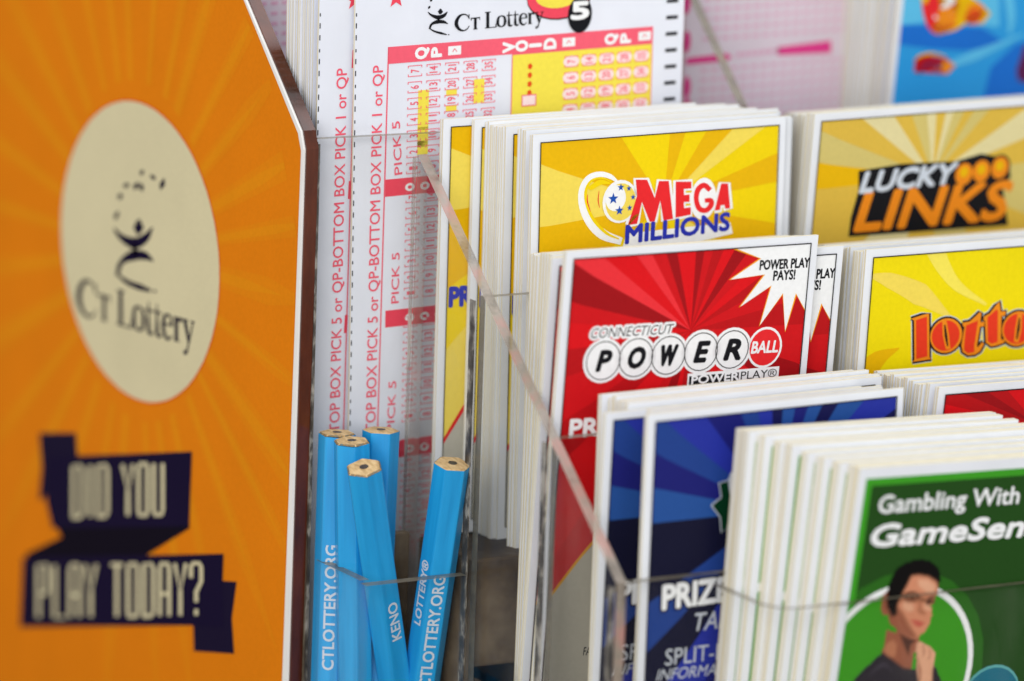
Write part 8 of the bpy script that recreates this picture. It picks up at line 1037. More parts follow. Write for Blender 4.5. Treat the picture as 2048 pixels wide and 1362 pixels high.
  ('P','slogan_lettering',7.0,'cream',[[(-86.1,-62.1),(-85.7,-73.7),(-83.4,-73.2),(-83.9,-61.6)]]),
  ('P','slogan_lettering',7.07,'cream',[[(-85.7,-73.7),(-86.0,-74.5),(-84.5,-75.0),(-83.4,-73.2)]]),
  ('P','slogan_lettering',7.14,'cream',[[(-86.0,-74.5),(-87.7,-74.9),(-87.7,-75.9),(-84.5,-75.0)]]),
  ('P','slogan_lettering',7.0,'cream',[[(-79.6,-73.4),(-80.1,-59.7),(-82.4,-60.0),(-81.8,-73.9)]]),
  ('P','slogan_lettering',7.07,'cream',[[(-80.1,-59.7),(-77.4,-59.4),(-76.6,-58.3),(-82.4,-60.0)]]),
  ('P','slogan_lettering',7.14,'cream',[[(-77.4,-59.4),(-76.8,-59.9),(-74.6,-59.4),(-76.6,-58.3)]]),
  ('P','slogan_lettering',7.0,'cream',[[(-76.8,-59.9),(-76.3,-71.4),(-74.1,-71.0),(-74.6,-59.4)]]),
  ('P','slogan_lettering',7.07,'cream',[[(-76.3,-71.4),(-76.9,-72.2),(-76.1,-73.0),(-74.1,-71.0)]]),
  ('P','slogan_lettering',7.14,'cream',[[(-76.9,-72.2),(-81.6,-73.4),(-81.5,-74.4),(-76.1,-73.0)]]),
  ('P','slogan_lettering',7.0,'cream',[[(-70.3,-71.1),(-70.8,-58.8),(-73.0,-59.3),(-72.5,-71.6)]]),
  ('P','slogan_lettering',7.07,'cream',[[(-70.8,-58.8),(-70.4,-57.7),(-71.7,-57.2),(-73.0,-59.3)]]),
  ('P','slogan_lettering',7.14,'cream',[[(-70.4,-57.7),(-68.0,-57.2),(-66.9,-56.1),(-71.7,-57.2)]]),
  ('P','slogan_lettering',7.0,'cream',[[(-68.0,-57.2),(-67.6,-58.0),(-65.4,-57.5),(-66.9,-56.1)]]),
  ('P','slogan_lettering',7.07,'cream',[[(-67.6,-58.0),(-67.0,-70.3),(-64.9,-69.8),(-65.4,-57.5)]]),
  ('P','slogan_lettering',7.06,'cream',[[(-71.6,-66.1),(-66.2,-64.8),(-66.2,-63.8),(-71.7,-65.1)]]),
  ('P','slogan_lettering',7.0,'cream',[[(-64.4,-56.0),(-59.8,-62.8),(-59.8,-61.9),(-62.3,-55.3)]]),
  ('P','slogan_lettering',7.07,'cream',[[(-59.8,-62.8),(-55.9,-54.0),(-58.0,-54.3),(-59.8,-61.9)]]),
  ('P','slogan_lettering',7.06,'cream',[[(-60.9,-61.9),(-60.6,-68.7),(-58.5,-68.2),(-58.8,-61.4)]]),
  ('P','slogan_lettering',7.0,'cream',[[(-52.8,-57.0),(-53.0,-54.1),(-55.1,-54.5),(-55.0,-57.5)]]),
  ('P','slogan_lettering',7.07,'cream',[[(-53.0,-54.1),(-52.5,-53.6),(-53.3,-52.8),(-55.1,-54.5)]]),
  ('P','slogan_lettering',7.14,'cream',[[(-52.5,-53.6),(-49.8,-52.9),(-49.0,-51.9),(-53.3,-52.8)]]),
  ('P','slogan_lettering',7.0,'cream',[[(-49.8,-52.9),(-49.4,-53.4),(-47.3,-52.8),(-49.0,-51.9)]]),
  ('P','slogan_lettering',7.07,'cream',[[(-49.4,-53.4),(-49.2,-57.0),(-47.1,-56.7),(-47.3,-52.8)]]),
  ('P','slogan_lettering',7.14,'cream',[[(-49.2,-57.0),(-51.9,-60.3),(-49.8,-60.1),(-47.1,-56.7)]]),
  ('P','slogan_lettering',7.0,'cream',[[(-51.9,-60.3),(-51.8,-63.1),(-49.6,-62.6),(-49.8,-60.1)]]),
  ('P','slogan_lettering',7.06,'cream',[[(-51.7,-64.9),(-51.6,-66.5),(-49.5,-66.0),(-49.6,-64.4)]]),
 ],
 'three': [
  ('P','cover_print',0,'sky',[[(1.6,-60),(82.8,-60),(82.8,-2),(1.6,-2)]]),
  ('P','cover_print',1,'sky_l',[[(30.5,-2.0),(33.4,-23.1),(11.4,-20.1),(1.6,-20.2),(1.6,-2.0)]]),
  ('P','cover_print',2,'sky_d',[[(1.6,-20.3),(11.5,-21.1),(27.9,-23.0),(36.8,-28.0),(23.3,-28.8),(12.4,-27.5),(1.6,-25.5)]]),
  ('P','cover_print',2,'sky_d',[[(32.2,-34.1),(39.6,-28.2),(55.9,-26.7),(60.7,-60.0),(60.7,-60.0),(30.7,-43.3)]]),
  ('P','cover_print',3,'sky_l',[[(13.4,-34.0),(16.7,-33.5),(20.0,-33.0),(23.4,-32.5),(27.0,-31.8),(30.6,-30.4),(34.4,-28.9),(38.2,-27.4),(42.0,-25.8),(41.7,-25.4),(37.5,-26.4),(33.4,-27.4),(29.3,-28.3),(25.5,-29.1),(22.2,-30.2),(19.1,-31.2),(16.0,-32.1),(12.9,-33.1)]]),
  ('P','cover_print',3,'sky_l',[[(33.1,-13.2),(33.8,-15.1),(34.5,-17.1),(35.1,-19.0),(35.5,-20.6),(35.9,-21.8),(36.1,-22.9),(36.2,-24.0),(36.4,-25.2),(37.5,-25.4),(37.8,-24.3),(38.0,-23.3),(38.2,-22.1),(38.2,-20.7),(37.9,-18.9),(37.4,-17.0),(36.9,-15.0),(36.3,-13.1)]]),
  ('P','game_logo',3,'yel_o',[[(6.8,-13.0),(9.9,-20.9),(14.0,-23.8),(19.3,-23.0),(22.3,-21.4),(27.8,-21.8),(30.1,-19.2),(26.5,-16.2),(21.2,-13.1),(15.7,-11.8)]]),
  ('P','game_logo',4,'red_b',[[(7.3,-15.0),(7.8,-16.2),(8.2,-17.5),(8.7,-18.8),(9.4,-20.0),(10.5,-21.0),(11.7,-21.8),(12.9,-22.4),(14.3,-22.9),(15.7,-22.8),(16.9,-22.6),(18.1,-22.2),(19.2,-21.9),(19.0,-21.3),(17.7,-21.3),(16.4,-21.3),(15.3,-21.3),(14.4,-21.1),(13.5,-20.8),(12.6,-20.4),(11.8,-19.8),(11.1,-19.2),(10.5,-18.4),(9.9,-17.3),(9.4,-16.0),(8.8,-14.8)]]),
  ('P','game_logo',5,'yel_o',[[(6.9,-30.4),(7.4,-30.1),(7.9,-29.8),(8.4,-29.6),(9.0,-29.4),(9.8,-29.2),(10.6,-29.1),(11.6,-29.1),(12.6,-29.1),(13.6,-29.3),(14.7,-29.5),(15.8,-29.8),(17.0,-30.1),(17.0,-29.8),(15.9,-29.5),(14.8,-29.1),(13.6,-28.7),(12.5,-28.5),(11.5,-28.4),(10.4,-28.5),(9.5,-28.6),(8.7,-28.8),(8.0,-29.1),(7.6,-29.5),(7.2,-29.9),(6.8,-30.2)]]),
  ('P','game_logo',6,'plum',[[(9.2,-34.3),(9.8,-33.6),(10.4,-32.9),(10.9,-32.4),(11.6,-32.1),(12.5,-31.9),(13.6,-31.8),(14.9,-31.9),(16.2,-32.0),(16.1,-31.5),(14.8,-31.3),(13.5,-31.1),(12.2,-31.0),(11.0,-31.1),(10.1,-31.7),(9.6,-32.4),(9.2,-33.2),(8.7,-34.0)]]),
  ('P','game_logo',3,'redorg',[[(19.4,-17.2),(19.3,-15.4),(18.7,-13.9),(17.9,-12.5),(16.8,-11.4),(15.6,-10.8),(14.2,-10.6),(12.9,-10.8),(11.6,-11.4),(10.6,-12.5),(9.7,-13.9),(9.2,-15.4),(9.0,-17.2),(9.2,-18.9),(9.7,-20.5),(10.6,-21.8),(11.6,-22.9),(12.9,-23.5),(14.2,-23.8),(15.6,-23.5),(16.8,-22.9),(17.9,-21.8),(18.7,-20.5),(19.3,-18.9)]]),
  ('P','game_logo',4,'org',[[(19.3,-19.5),(19.1,-18.7),(18.7,-17.9),(18.1,-17.2),(17.2,-16.7),(16.2,-16.4),(15.1,-16.3),(14.0,-16.4),(13.0,-16.7),(12.1,-17.2),(11.4,-17.9),(11.0,-18.7),(10.9,-19.5),(11.0,-20.3),(11.4,-21.1),(12.1,-21.8),(13.0,-22.3),(14.0,-22.6),(15.1,-22.7),(16.2,-22.6),(17.2,-22.3),(18.1,-21.8),(18.7,-21.1),(19.1,-20.3)]]),
  ('P','game_logo',5,'red_b',[[(13.2,-16.9),(13.1,-15.7),(12.9,-14.5),(12.6,-13.5),(12.1,-12.8),(11.6,-12.3),(11.0,-12.1),(10.4,-12.3),(9.9,-12.8),(9.4,-13.5),(9.1,-14.5),(8.9,-15.7),(8.8,-16.9),(8.9,-18.2),(9.1,-19.3),(9.4,-20.3),(9.9,-21.1),(10.4,-21.6),(11.0,-21.7),(11.6,-21.6),(12.1,-21.1),(12.6,-20.3),(12.9,-19.3),(13.1,-18.2)]]),
  ('P','game_logo',6,'white',[[(13.6,-13.4),(14.5,-13.9),(15.6,-14.3),(16.3,-14.7),(16.2,-14.5),(16.1,-14.6),(15.1,-15.1),(14.1,-15.7),(13.5,-16.7),(14.6,-17.7),(16.0,-18.1),(17.1,-18.5),(17.0,-18.1),(16.8,-18.2),(15.6,-18.6),(14.3,-19.0),(13.4,-19.2),(13.1,-19.2),(12.8,-19.1),(12.4,-18.7),(11.9,-18.2),(11.6,-18.4),(11.8,-18.9),(12.1,-19.5),(12.6,-20.1),(13.7,-20.5),(14.9,-20.3),(16.5,-19.9),(17.8,-19.4),(18.7,-18.5),(17.6,-17.3),(16.2,-16.9),(15.0,-16.6),(14.8,-16.7),(15.1,-16.7),(16.1,-16.2),(17.3,-15.7),(18.0,-14.8),(17.1,-13.7),(16.0,-13.3),(14.8,-12.9),(13.8,-12.6)]]),
  ('P','game_logo',4,'org',[[(28.1,-18.8),(28.0,-18.0),(27.6,-17.3),(27.1,-16.7),(26.4,-16.2),(25.6,-15.9),(24.7,-15.8),(23.8,-15.9),(23.0,-16.2),(22.3,-16.7),(21.7,-17.3),(21.4,-18.0),(21.3,-18.8),(21.4,-19.6),(21.7,-20.3),(22.3,-20.9),(23.0,-21.4),(23.8,-21.7),(24.7,-21.8),(25.6,-21.7),(26.4,-21.4),(27.1,-20.9),(27.6,-20.3),(28.0,-19.6)]]),
  ('P','game_logo',5,'redorg',[[(27.1,-19.5),(27.0,-19.0),(26.7,-18.5),(26.3,-18.1),(25.8,-17.8),(25.2,-17.6),(24.5,-17.5),(23.8,-17.6),(23.2,-17.8),(22.7,-18.1),(22.2,-18.5),(22.0,-19.0),(21.9,-19.5),(22.0,-20.0),(22.2,-20.5),(22.7,-20.9),(23.2,-21.2),(23.8,-21.4),(24.5,-21.5),(25.2,-21.4),(25.8,-21.2),(26.3,-20.9),(26.7,-20.5),(27.0,-20.0)]]),
  ('P','game_logo',5,'yel_o',[[(19.7,-13.9),(19.9,-14.9),(20.1,-15.9),(20.4,-16.9),(20.8,-17.8),(21.4,-18.5),(22.2,-19.0),(22.8,-19.3),(23.4,-19.6),(23.9,-18.8),(23.2,-18.5),(22.6,-18.2),(22.1,-17.9),(21.8,-17.5),(21.5,-16.8),(21.2,-15.9),(21.0,-14.9),(20.8,-13.9)]]),
  ('P','game_logo',5,'brn',[[(22.5,-21.2),(23.6,-20.9),(24.7,-20.5),(25.7,-20.1),(26.6,-19.7),(27.2,-19.3),(27.6,-19.0),(27.8,-18.7),(28.1,-18.4),(27.5,-17.9),(27.2,-18.2),(27.0,-18.5),(26.6,-18.8),(26.1,-19.1),(25.3,-19.5),(24.3,-19.9),(23.1,-20.2),(22.1,-20.6)]]),
  ('P','game_logo',3,'red_d',[[(7.3,-33.5),(7.3,-29.9),(11.0,-29.0),(18.2,-30.7),(18.2,-34.9)]]),
  ('P','game_logo',4,'org',[[(16.5,-30.6),(20.6,-32.5),(18.2,-34.9),(15.9,-33.8)]]),
  ('P','game_logo',3,'plum',[[(40.6,-35.7),(42.3,-28.9),(45.7,-28.7),(46.7,-40.0),(41.6,-38.6)]]),
 ],
 'pink': [
  ('P','slip_print',1,'mag',[[(0.9,-23.1),(13.5,-22.7),(15.1,-23.8),(13.1,-24.8),(1.0,-24.9)]]),
  ('P','slip_print',1,'mag',[[(29.1,-22.1),(46.0,-21.4),(46.2,-24.8),(29.3,-24.3)]]),
  ('P','slip_print',1,'mag_l',[[(18.1,-23.3),(17.8,-22.8),(17.2,-22.6),(16.5,-22.8),(16.3,-23.3),(16.5,-23.8),(17.2,-24.0),(17.8,-23.8)]]),
  ('P','slip_print',1,'mag_l',[[(20.0,-23.3),(19.8,-22.8),(19.1,-22.6),(18.5,-22.8),(18.2,-23.3),(18.5,-23.7),(19.1,-24.0),(19.8,-23.7)]]),
  ('P','slip_print',1,'mag_l',[[(22.0,-23.2),(21.7,-22.7),(21.1,-22.5),(20.5,-22.7),(20.2,-23.2),(20.5,-23.7),(21.1,-23.9),(21.7,-23.7)]]),
  ('P','slip_print',1,'mag_l',[[(24.0,-23.2),(23.7,-22.7),(23.1,-22.5),(22.5,-22.7),(22.2,-23.2),(22.5,-23.7),(23.1,-23.9),(23.7,-23.7)]]),
  ('P','slip_print',1,'mag_l',[[(26.0,-23.1),(25.7,-22.6),(25.1,-22.4),(24.4,-22.6),(24.2,-23.1),(24.4,-23.6),(25.1,-23.8),(25.7,-23.6)]]),
  ('P','slip_print',1,'mag_l',[[(28.0,-23.1),(27.7,-22.6),(27.1,-22.4),(26.4,-22.6),(26.2,-23.1),(26.4,-23.6),(27.1,-23.8),(27.7,-23.6)]]),
  ('P','slip_print',1,'mag_l',[[(30.0,-23.0),(29.7,-22.5),(29.1,-22.3),(28.4,-22.5),(28.2,-23.0),(28.4,-23.5),(29.1,-23.7),(29.7,-23.5)]]),
  ('G','slip_print',1,'mag_l',[5.6,-47.9,3.1,2.6,15,9,1.9,0.8]),
  ('G','slip_print',1,'mag_l',[5.6,-18.9,3.1,2.6,15,7,1.9,0.8]),
  ('P','slip_print',1,'mag',[[(1.5,-8.7),(1.2,-7.0),(0.6,-5.9),(-0.1,-5.9),(-0.7,-7.0),(-0.9,-8.7),(-0.7,-10.5),(-0.1,-11.6),(0.6,-11.6),(1.2,-10.5)]]),
  ('P','slip_print',1,'mag',[[(2.1,-18.9),(1.8,-17.1),(1.2,-16.0),(0.5,-16.0),(-0.1,-17.1),(-0.3,-18.9),(-0.1,-20.7),(0.5,-21.8),(1.2,-21.8),(1.8,-20.7)]]),
  ('P','slip_print',1,'mag',[[(2.8,-30.9),(2.5,-29.1),(1.9,-28.0),(1.2,-28.0),(0.6,-29.1),(0.4,-30.9),(0.6,-32.7),(1.2,-33.8),(1.9,-33.8),(2.5,-32.7)]]),
  ('P','slip_print',1,'mag',[[(3.1,-36.7),(2.9,-34.9),(2.3,-33.9),(1.5,-33.9),(0.9,-34.9),(0.7,-36.7),(0.9,-38.5),(1.5,-39.6),(2.3,-39.6),(2.9,-38.5)]]),
  ('P','slip_print',1,'mag_l',[[(-0.7,-3.4),(0.6,-34.4),(0.9,-34.4),(-0.4,-3.4)]]),
 ],
}

# ------------------------------------------------------------------ the rack
rack = thing(empty('leaflet_rack', (-29, 65, -125)), 'stepped clear acrylic counter rack with an orange lottery sign on its brown side', 'display rack')
def P_(o): o.parent = rack; o.matrix_parent_inverse = Matrix.Translation(Vector((29, -65, 125)) * MM); return o
XP = (-32.5, -29.3)
edge = [(y, z) for y, z in ((65.3 - u, v) for u, v in SIGN_EDGE)]
back = [(330, 130), (330, -190)]
outline = [(y - .55, z + .15) for y, z in edge]
outline[0] = (outline[0][0], -190)
P_(prism('side_panel', outline + back, XP[0], XP[1], [BROWN, BROWN]))
sg = [(y, z) for y, z in edge]; sg[0] = (sg[0][0], -188)
sign = P_(prism('side_sign', sg + [(328, 128), (328, -188)], -33.1, XP[0] - .02, [WHITEVINYL, WHITEVINYL]))
for part, (V, Fs, I, M) in art_meshes('sign').items():
    me = mesh(part, [(-33.1 - z, 65.3 - x, y) for x, y, z in V], Fs, I)
    for c in M: me.materials.append(ink_mat(c, True))
    link(part, me, [], sign)
Y0, Y1, Y2, Y3 = 65.3, 35.5, 0.0, -31.2
# divider between the pencil cup and the leaflets, cut on the slant
P_(prism('divider', [(Y0, 57.6), (Y3 - 1.2, -26.6), (Y3 - 1.2, -190), (Y0, -190)], -1.4, 1.4, [CLEAR, CUT]))
P_(prism('divider', [(150, 147), (66.8, 65.2), (66.8, -60), (150, -60)], 92.0, 94.6, [CLEAR, LIPE]))
def sheet(y, ztop, x0, x1, zb=-190):
    v, f = box_data(x0, x1, y, y + 2.6, zb, ztop)
    me = mesh('front_sheet', v, f, [1, 1, 0, 0, 1, 1]); return P_(link('front_sheet', me, [CLEAR, LIPE]))
sheet(Y0, 62.6, -29.2, 190)
sheet(Y1, 27.4, 1.5, 190); sheet(Y2, .1, 1.5, 190); sheet(Y3, -27.4, 1.5, 190)
# glued joints: the bonded sheet ends that show through the divider
P_(box('glued_joint', -1.75, -1.45, Y0 + .4, Y0 + 1.8, -190, 56.8, GLUE_THIN))
for y, zt in ((Y1 - .6, 26.9), (Y2 - .6, -.6), (Y3 - .6, -27.8)):
    P_(box('glued_joint', -1.75, -1.45, y, y + 2.4, -190, zt, GLUE))
P_(box('glued_joint', -29.25, -28.6, Y0 - .9, Y0 - .1, -190, 61.5, GLUE))
# shelf floors under the rows and dark blocks added for the shade below the top row
P_(box('shelf', 1.5, 190, Y2 + 2.7, Y1 - .1, -66, -63.5, CLEAR))
P_(box('shade_block', 1.8, 190, 38.6, Y0 - .3, -185, -37.6, COUNTER_SHADE, bev=.8)); P_(box('shade_block', -11, -2.2, 62.2, Y0 - .3, -185, -35.5, COUNTER_SHADE, bev=.4))
# pencil cup: side wall and front
v, f = box_data(-29.1, -26.6, Y1 + 2.6, 60.5, -190, -39.6); P_(link('cup_wall', mesh('cup_wall', v, f, [0, 0, 0, 0, 0, 1]), [CLEAR, LIPE]))
v, f = box_data(-29.1, -1.8, Y1 - .8, Y1 + 2.4, -190, -40.2); P_(link('cup_wall', mesh('cup_wall', v, f, [0, 0, 0, 0, 0, 1]), [CLEAR, LIPE]))
# bent holder in front of the bottom row, its corner rounded
def bent_holder():
    path = [(25.2, -31.4), (25.2, -46)]
    for k in range(7):
        a = math.radians(180 + 90 * k / 6); path.append((33.2 + 8 * math.cos(a), -48.5 + 8 * math.sin(a)))
    path += [(60, -56.5), (190, -56.5)]
    V = []; Fs = []; I = []; n = len(path); t = 1.9
    for i, (x, y) in enumerate(path):
        a = Vector(path[max(i - 1, 0)]); b = Vector(path[min(i + 1, n - 1)]); d = (b - a).normalized(); nn = Vector((-d.y, d.x))
        if nn.y < -.1 or nn.x < -.1: nn = -nn
        q = Vector((x, y)) + nn * t
        zt = -29.8 - .9 * (i / n)
        V += [(x, y, -190), (x, y, zt), (q.x, q.y, zt), (q.x, q.y, -190)]
        if i:
            b0 = 4 * (i - 1); b1 = 4 * i
            Fs += [(b0, b1, b1 + 1, b0 + 1), (b0 + 1, b1 + 1, b1 + 2, b0 + 2), (b0 + 2, b1 + 2, b1 + 3, b0 + 3)]; I += [0, 1, 0]
    return P_(link('bent_pocket', mesh('bent_pocket', V, Fs, I), [CLEAR, LIPE]))
bent_holder()
bk = box('back_wall', -60, 320, 330, 335, -220, 260, WALL); bk['kind'] = 'structure'; bk['label'] = 'grey shop wall behind the rack'
ct = box('countertop', -400, 600, -300, 329, -215, -191, COUNTER_SHADE); ct['kind'] = 'structure'; ct['label'] = 'dark counter under the rack'

# ------------------------------------------------------------------ leaflets
def Fr(k): f = FR[k]; return f['P'], f['lean'], f['roll']
def row(key, W, H, th, label, group, art=None, special={}, name='lottery_leaflet', face=None):
    for i, (x, y, z, lean, roll) in enumerate(ST[key]):
        sp = special.get(i)
        j = .35 if key == 'gs' else 1.0; dz = j * rnd.uniform(-.55, .55); dl = j * rnd.uniform(-.25, .25)
        o = leaf((x, y, z + dz), lean + dl * .7, roll + dl * 1.4, W, H + dz, th, sp or (label[i] if isinstance(label, list) else label), group=group, name=name, art=art or (sp and key == 'three' and 'three'), seed=i % 4, face=face)
        if key == 'slip': edge_marks(o, i)
def edge_marks(o, i):
    """the printed marks that run over the cut edge of each slip"""
    r = random.Random(30 + i); V = []; Fs = []; I = []
    for z, h, c in ((-55.2, .5, 0), (-58.0, .45, 1), (-59.4, .5, 0), (-61.3, .5, 1), (-64.6, .5, 1), (-67.4, .5, 1), (-72, .5, 1), (-49.5, .5, 1)):
        z += r.uniform(-.3, .3); h *= r.uniform(.7, 1.4)
        b = len(V); V += [(-.3, .1, z), (-.3, 1.1, z), (-.3, 1.1, z + h), (-.3, .1, z + h)]; Fs.append((b, b + 1, b + 2, b + 3)); I.append(c)
        b = len(V); V += [(0, -.03, z), (.9, -.03, z), (.9, -.03, z + h), (0, -.03, z + h)]; Fs.append((b, b + 1, b + 2, b + 3)); I.append(c)
    link('edge_print', mesh('edge_print', V, Fs, I), [ink_mat('redorg'), ink_mat('ink')], o)
row('mega', 72.4, 103, 1.5, 'white-edged leaflet packed in the stack behind the front yellow leaflet with the starred ball logo', 'leaflets in the starred ball stack', 'mega',
    {0: 'rearmost yellow leaflet of the starred ball stack, a wide yellow strip and blue letter showing', 1: 'second rearmost leaflet of the starred ball stack, a narrow yellow strip showing', 6: 'leaflet inside the starred ball stack with a thin yellow sliver near the front leaflet'})
leaf(*Fr('mega'), 72.4, 103, 1.4, 'front yellow leaflet with red and blue lettering and a ball of stars', group='leaflets in the starred ball stack', art='mega')
row('lucky', 76, 103, 1.5, 'white-edged leaflet stacked behind the front beige leaflet with the black and orange logo', 'leaflets in the beige stack', None)
leaf(*Fr('lucky'), 76, 103, 1.4, 'front beige leaflet with silver and orange lettering on black', group='leaflets in the beige stack', art='lucky')
row('pow', 70.4, 108, 1.5, 'cream-edged leaflet stacked behind the two front red lettered ball leaflets', 'leaflets in the red lettered ball stack', 'pow',
    {11: 'cream-edged leaflet right behind the front lettered ball leaflet, a thin red strip showing', 0: 'rearmost cream-edged leaflet of the red lettered ball stack'})
row('pow2', 70.4, 108, 1.5, '', 'leaflets in the red lettered ball stack', 'pow', {0: 'second red leaflet, set lower and to the right behind the front lettered ball leaflet'})
leaf(*Fr('pow'), 70.4, 108, 1.4, 'front bright red leaflet with white lettered balls and a white starburst', group='leaflets in the red lettered ball stack', art='pow')
row('lotto', 78, 103, 1.5, 'white-edged leaflet stacked behind the front yellow leaflet with orange lower-case lettering', 'leaflets in the yellow orange-lettered stack', 'lotto', {12: 'white-edged leaflet directly behind the front yellow leaflet with orange lower-case lettering'})
leaf(*Fr('lotto'), 78, 103, 1.4, 'front yellow leaflet with big orange lower-case lettering edged in black', group='leaflets in the yellow orange-lettered stack', art='lotto')
row('blue', 71.1, 104, 1.4, 'white-edged leaflet stacked behind the two front blue prize leaflets', 'leaflets in the blue prize stack', 'blue', {0: 'rearmost white-edged leaflet of the blue prize stack, nearest the red leaflet'})
leaf(*Fr('blue2'), 71.2, 104, 1.3, 'second blue leaflet, standing out to the left behind the front blue prize leaflet', group='leaflets in the blue prize stack', art='blue')
row('bluef', 65, 104, 1.3, 'white-edged leaflet whose top edge shows just behind the front blue prize leaflet', 'leaflets in the blue prize stack')
leaf(*Fr('blue'), 71.1, 104, 1.3, 'front blue leaflet with white prize lettering and a green star', group='leaflets in the blue prize stack', art='blue')
row('red', 77, 90, 1.5, 'cream-edged leaflet stacked behind the dark red leaflet at the right edge', 'leaflets in the dark red stack', 'red')
leaf(*Fr('red'), 77, 90, 1.4, 'front dark red leaflet half hidden above the green leaflets', group='leaflets in the dark red stack', art='red')
row('gs', 72, 112, 2.75, [o_ + ' white-edged leaflet in the fan behind the front green portrait leaflet' for o_ in ('rearmost leftmost', 'second from the back,', 'third from the back,', 'fourth from the back,', 'fourth behind the front,', 'third behind the front,', 'second behind the front,', 'closest')], 'leaflets in the green portrait fan', 'gs')
leaf(*Fr('gs'), 72, 112, 4.5, 'front green leaflet with white lettering and a portrait in a white ring', group='leaflets in the green portrait fan', art='gs')
row('three', 84.8, 130, 2.2, 'grey-white leaflet stacked behind the sky blue leaflet at the top right', 'leaflets in the sky blue stack', None, {0: 'rearmost leaflet of the sky blue stack, a blue-grey strip of its cover showing'})
leaf(*Fr('three'), 84.8, 130, 1.6, 'sky blue leaflet with red and orange logos behind the beige stack', group='leaflets in the sky blue stack', art='three')
# ------------------------------------------------------------------ play slips
row('slip', 92.5, 200, 1.3, 'white play slip with red edge marks in the pile behind the front slips', 'play slips piled behind the front slips', None, name='play_slip', face=SLIP)
leaf(*Fr('slipB'), 92.5, 200, .8, 'second white play slip showing only its left margin of red lettering', 'play slip', name='play_slip', art='slipB', face=SLIP, folds=1)
leaf(*Fr('slipA'), 93.3, 200, .8, 'front white play slip with red number grid, yellow panel and agency emblem', 'play slip', name='play_slip', art='slipA', face=SLIP, folds=1)
leaf(*Fr('pink'), 75, 180, .8, 'blurred pink printed play slip far back between the white slip and blue stack', 'play slip', name='play_slip', art='pink', face=PINKSLIP, folds=1)
leaf((-27, 118, 125), 3, 2, 60, 200, .8, 'blurred pink printed play slip behind the slanted brown panel edge', 'play slip', name='play_slip', art='pink', face=PINKSLIP, folds=1)
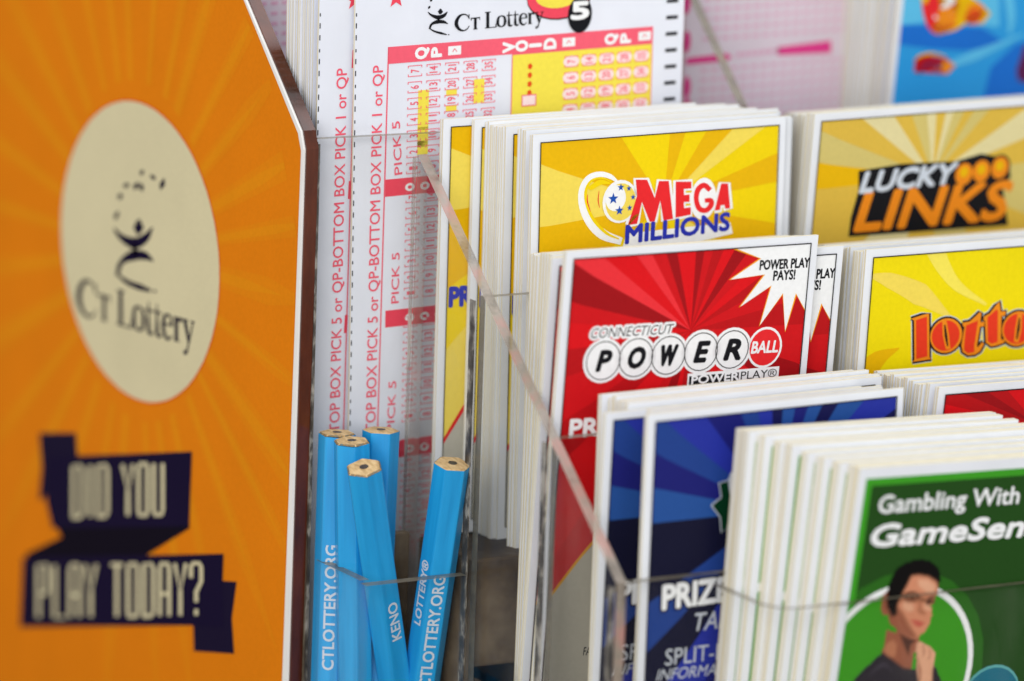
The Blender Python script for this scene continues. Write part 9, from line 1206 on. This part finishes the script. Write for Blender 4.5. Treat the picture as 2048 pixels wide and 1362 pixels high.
# ------------------------------------------------------------------ pencils
def pencil(top, bottom, R, spin, label, words=(), chipped=0):
    top = Vector(top); bottom = Vector(bottom); ax = (top - bottom).normalized(); Ln = (top - bottom).length
    zx = ax; x = Vector((1, 0, 0)); x = (x - zx * x.dot(zx)).normalized(); y = zx.cross(x)
    root = empty('pencil'); thing(root, label, 'pencil', 'blue pencils in the cup')
    mw = Matrix.Identity(4)
    for i in range(3): mw[i][0] = x[i]; mw[i][1] = y[i]; mw[i][2] = zx[i]; mw[i][3] = bottom[i] * MM
    root.matrix_world = mw
    r = random.Random(int(spin * 7 + top[0] * 3))
    ang = [math.radians(spin + 60 * k) for k in range(6)]
    V = []; Fs = []
    # hexagon with softened corners, 3 points per corner
    ring = []
    for k in range(6):
        a = ang[k]
        for d, q in ((-5, .972), (0, .995), (5, .972)): ring.append((a + math.radians(d), q))
    n = len(ring); zs = [0, Ln * .5, Ln - 1.2, Ln]
    for z in zs:
        for j, (a, q) in enumerate(ring):
            zz = z
            if z == Ln: zz = z - chipped * (.25 + .75 * r.random()) - .35 * abs(math.sin(3 * (a - ang[0])))*0
            V.append((R * q * math.cos(a), R * q * math.sin(a), zz))
    for k in range(len(zs) - 1):
        for j in range(n): Fs.append((k * n + j, k * n + (j + 1) % n, (k + 1) * n + (j + 1) % n, (k + 1) * n + j))
    link('body', mesh('body', V, Fs), PAINT, root)
    # sawn end: wood a touch proud in the middle, rim where the paint is chipped, lead core
    V = []; Fs = []
    for q, z in ((.985, -.05), (.9, .12), (.26, .2)):
        for j, (a, qq) in enumerate(ring):
            e = (V and 0) or 0
            zz = Ln + z - (chipped * (.25 + .5 * r.random()) if q > .95 else 0)
            V.append((R * qq * q * math.cos(a), R * qq * q * math.sin(a), zz))
    for k in range(2):
        for j in range(n): Fs.append((k * n + j, k * n + (j + 1) % n, (k + 1) * n + (j + 1) % n, (k + 1) * n + j))
    c = len(V); V.append((0, 0, Ln + .2)); Fs += [(2 * n + j, 2 * n + (j + 1) % n, c) for j in range(n)]
    we = mesh('wood_end', V, Fs, [1 if (i < n and chipped > .3 and i % 3 != 1) else 0 for i in range(len(Fs))])
    link('wood_end', we, [WOOD, BARK], root)
    V = [(R * .24 * math.cos(2 * math.pi * k / 16), R * .24 * math.sin(2 * math.pi * k / 16), Ln + .26 + .1 * (r.random() - .5)) for k in range(16)]
    V += [(p[0], p[1], Ln - 1) for p in V]
    link('lead_core', mesh('lead_core', V, [tuple(range(16))] + [(k, k + 16, (k + 1) % 16 + 16, (k + 1) % 16) for k in range(16)]), LEAD, root)
    for txt, face, z0, length, cap, off in words:
        a = math.radians(spin + 60 * face + 30); ap = R * .972 * math.cos(math.radians(25)) + .07; z0 = Ln + z0
        nrm = Vector((math.cos(a), math.sin(a), 0)); tg = Vector((-math.sin(a), math.cos(a), 0))
        vs, fs, zz = glyphs(txt, 0); xa = min(p[0] for p in vs); xb = max(p[0] for p in vs)
        s = cap / cap_height(); sx = length / (xb - xa)
        vv = []; ff = []
        for k_, (ex, ey) in enumerate(((-.07, -.07), (.07, -.07), (-.07, .07), (.07, .07))):
            b_ = len(vv)
            vv += [tuple(nrm * (ap + k_ * .004) - tg * (y_ * s - cap / 2 + off + ey) + Vector((0, 0, z0 + (x_ - xa) * sx + ex))) for x_, y_ in vs]
            ff += [tuple(b_ + q for q in f_) for f_ in fs]
        link('lettering', mesh('lettering', vv, ff), LETTER, root)
    return root
R = 4.55
pencil((-27.2, 41, -12.8), (-4.3, 57.6, -92), R, 8, 'blue pencil with a grey chipped end leaning left in front of the other pencils', [('KENO', 4, -47, 10.5, 2.6, 0)], .35)
pencil((-5.0, 37.5, -13.0), (-4.5, 54.8, -92), R, -20, 'blue pencil leaning right on its own, its pale wood end fully shown', [('CTLOTTERY.ORG', 4, -58, 30, 2.7, 0), ('LOTTERY®', 3, -42, 17, 2.2, 0)], 0.1)
pencil((-24.7, 52, -8.8), (-19.9, 54.8, -92), R, 12, 'upright blue pencil standing directly behind the left-leaning one', [], .5)
pencil((-24.3, 60.3, -8.5), (-25, 60, -92), R, 25, 'rearmost upright blue pencil beside the brown panel, its top just showing', [('CTLOTTERY.ORG', 3, -58, 31, 2.7, 0)], .5)
pencil((-14, 57, -8.0), (-15.5, 57, -92), R, 30, 'bright blue pencil standing upright at the back between the leaning pencils', [], .1)
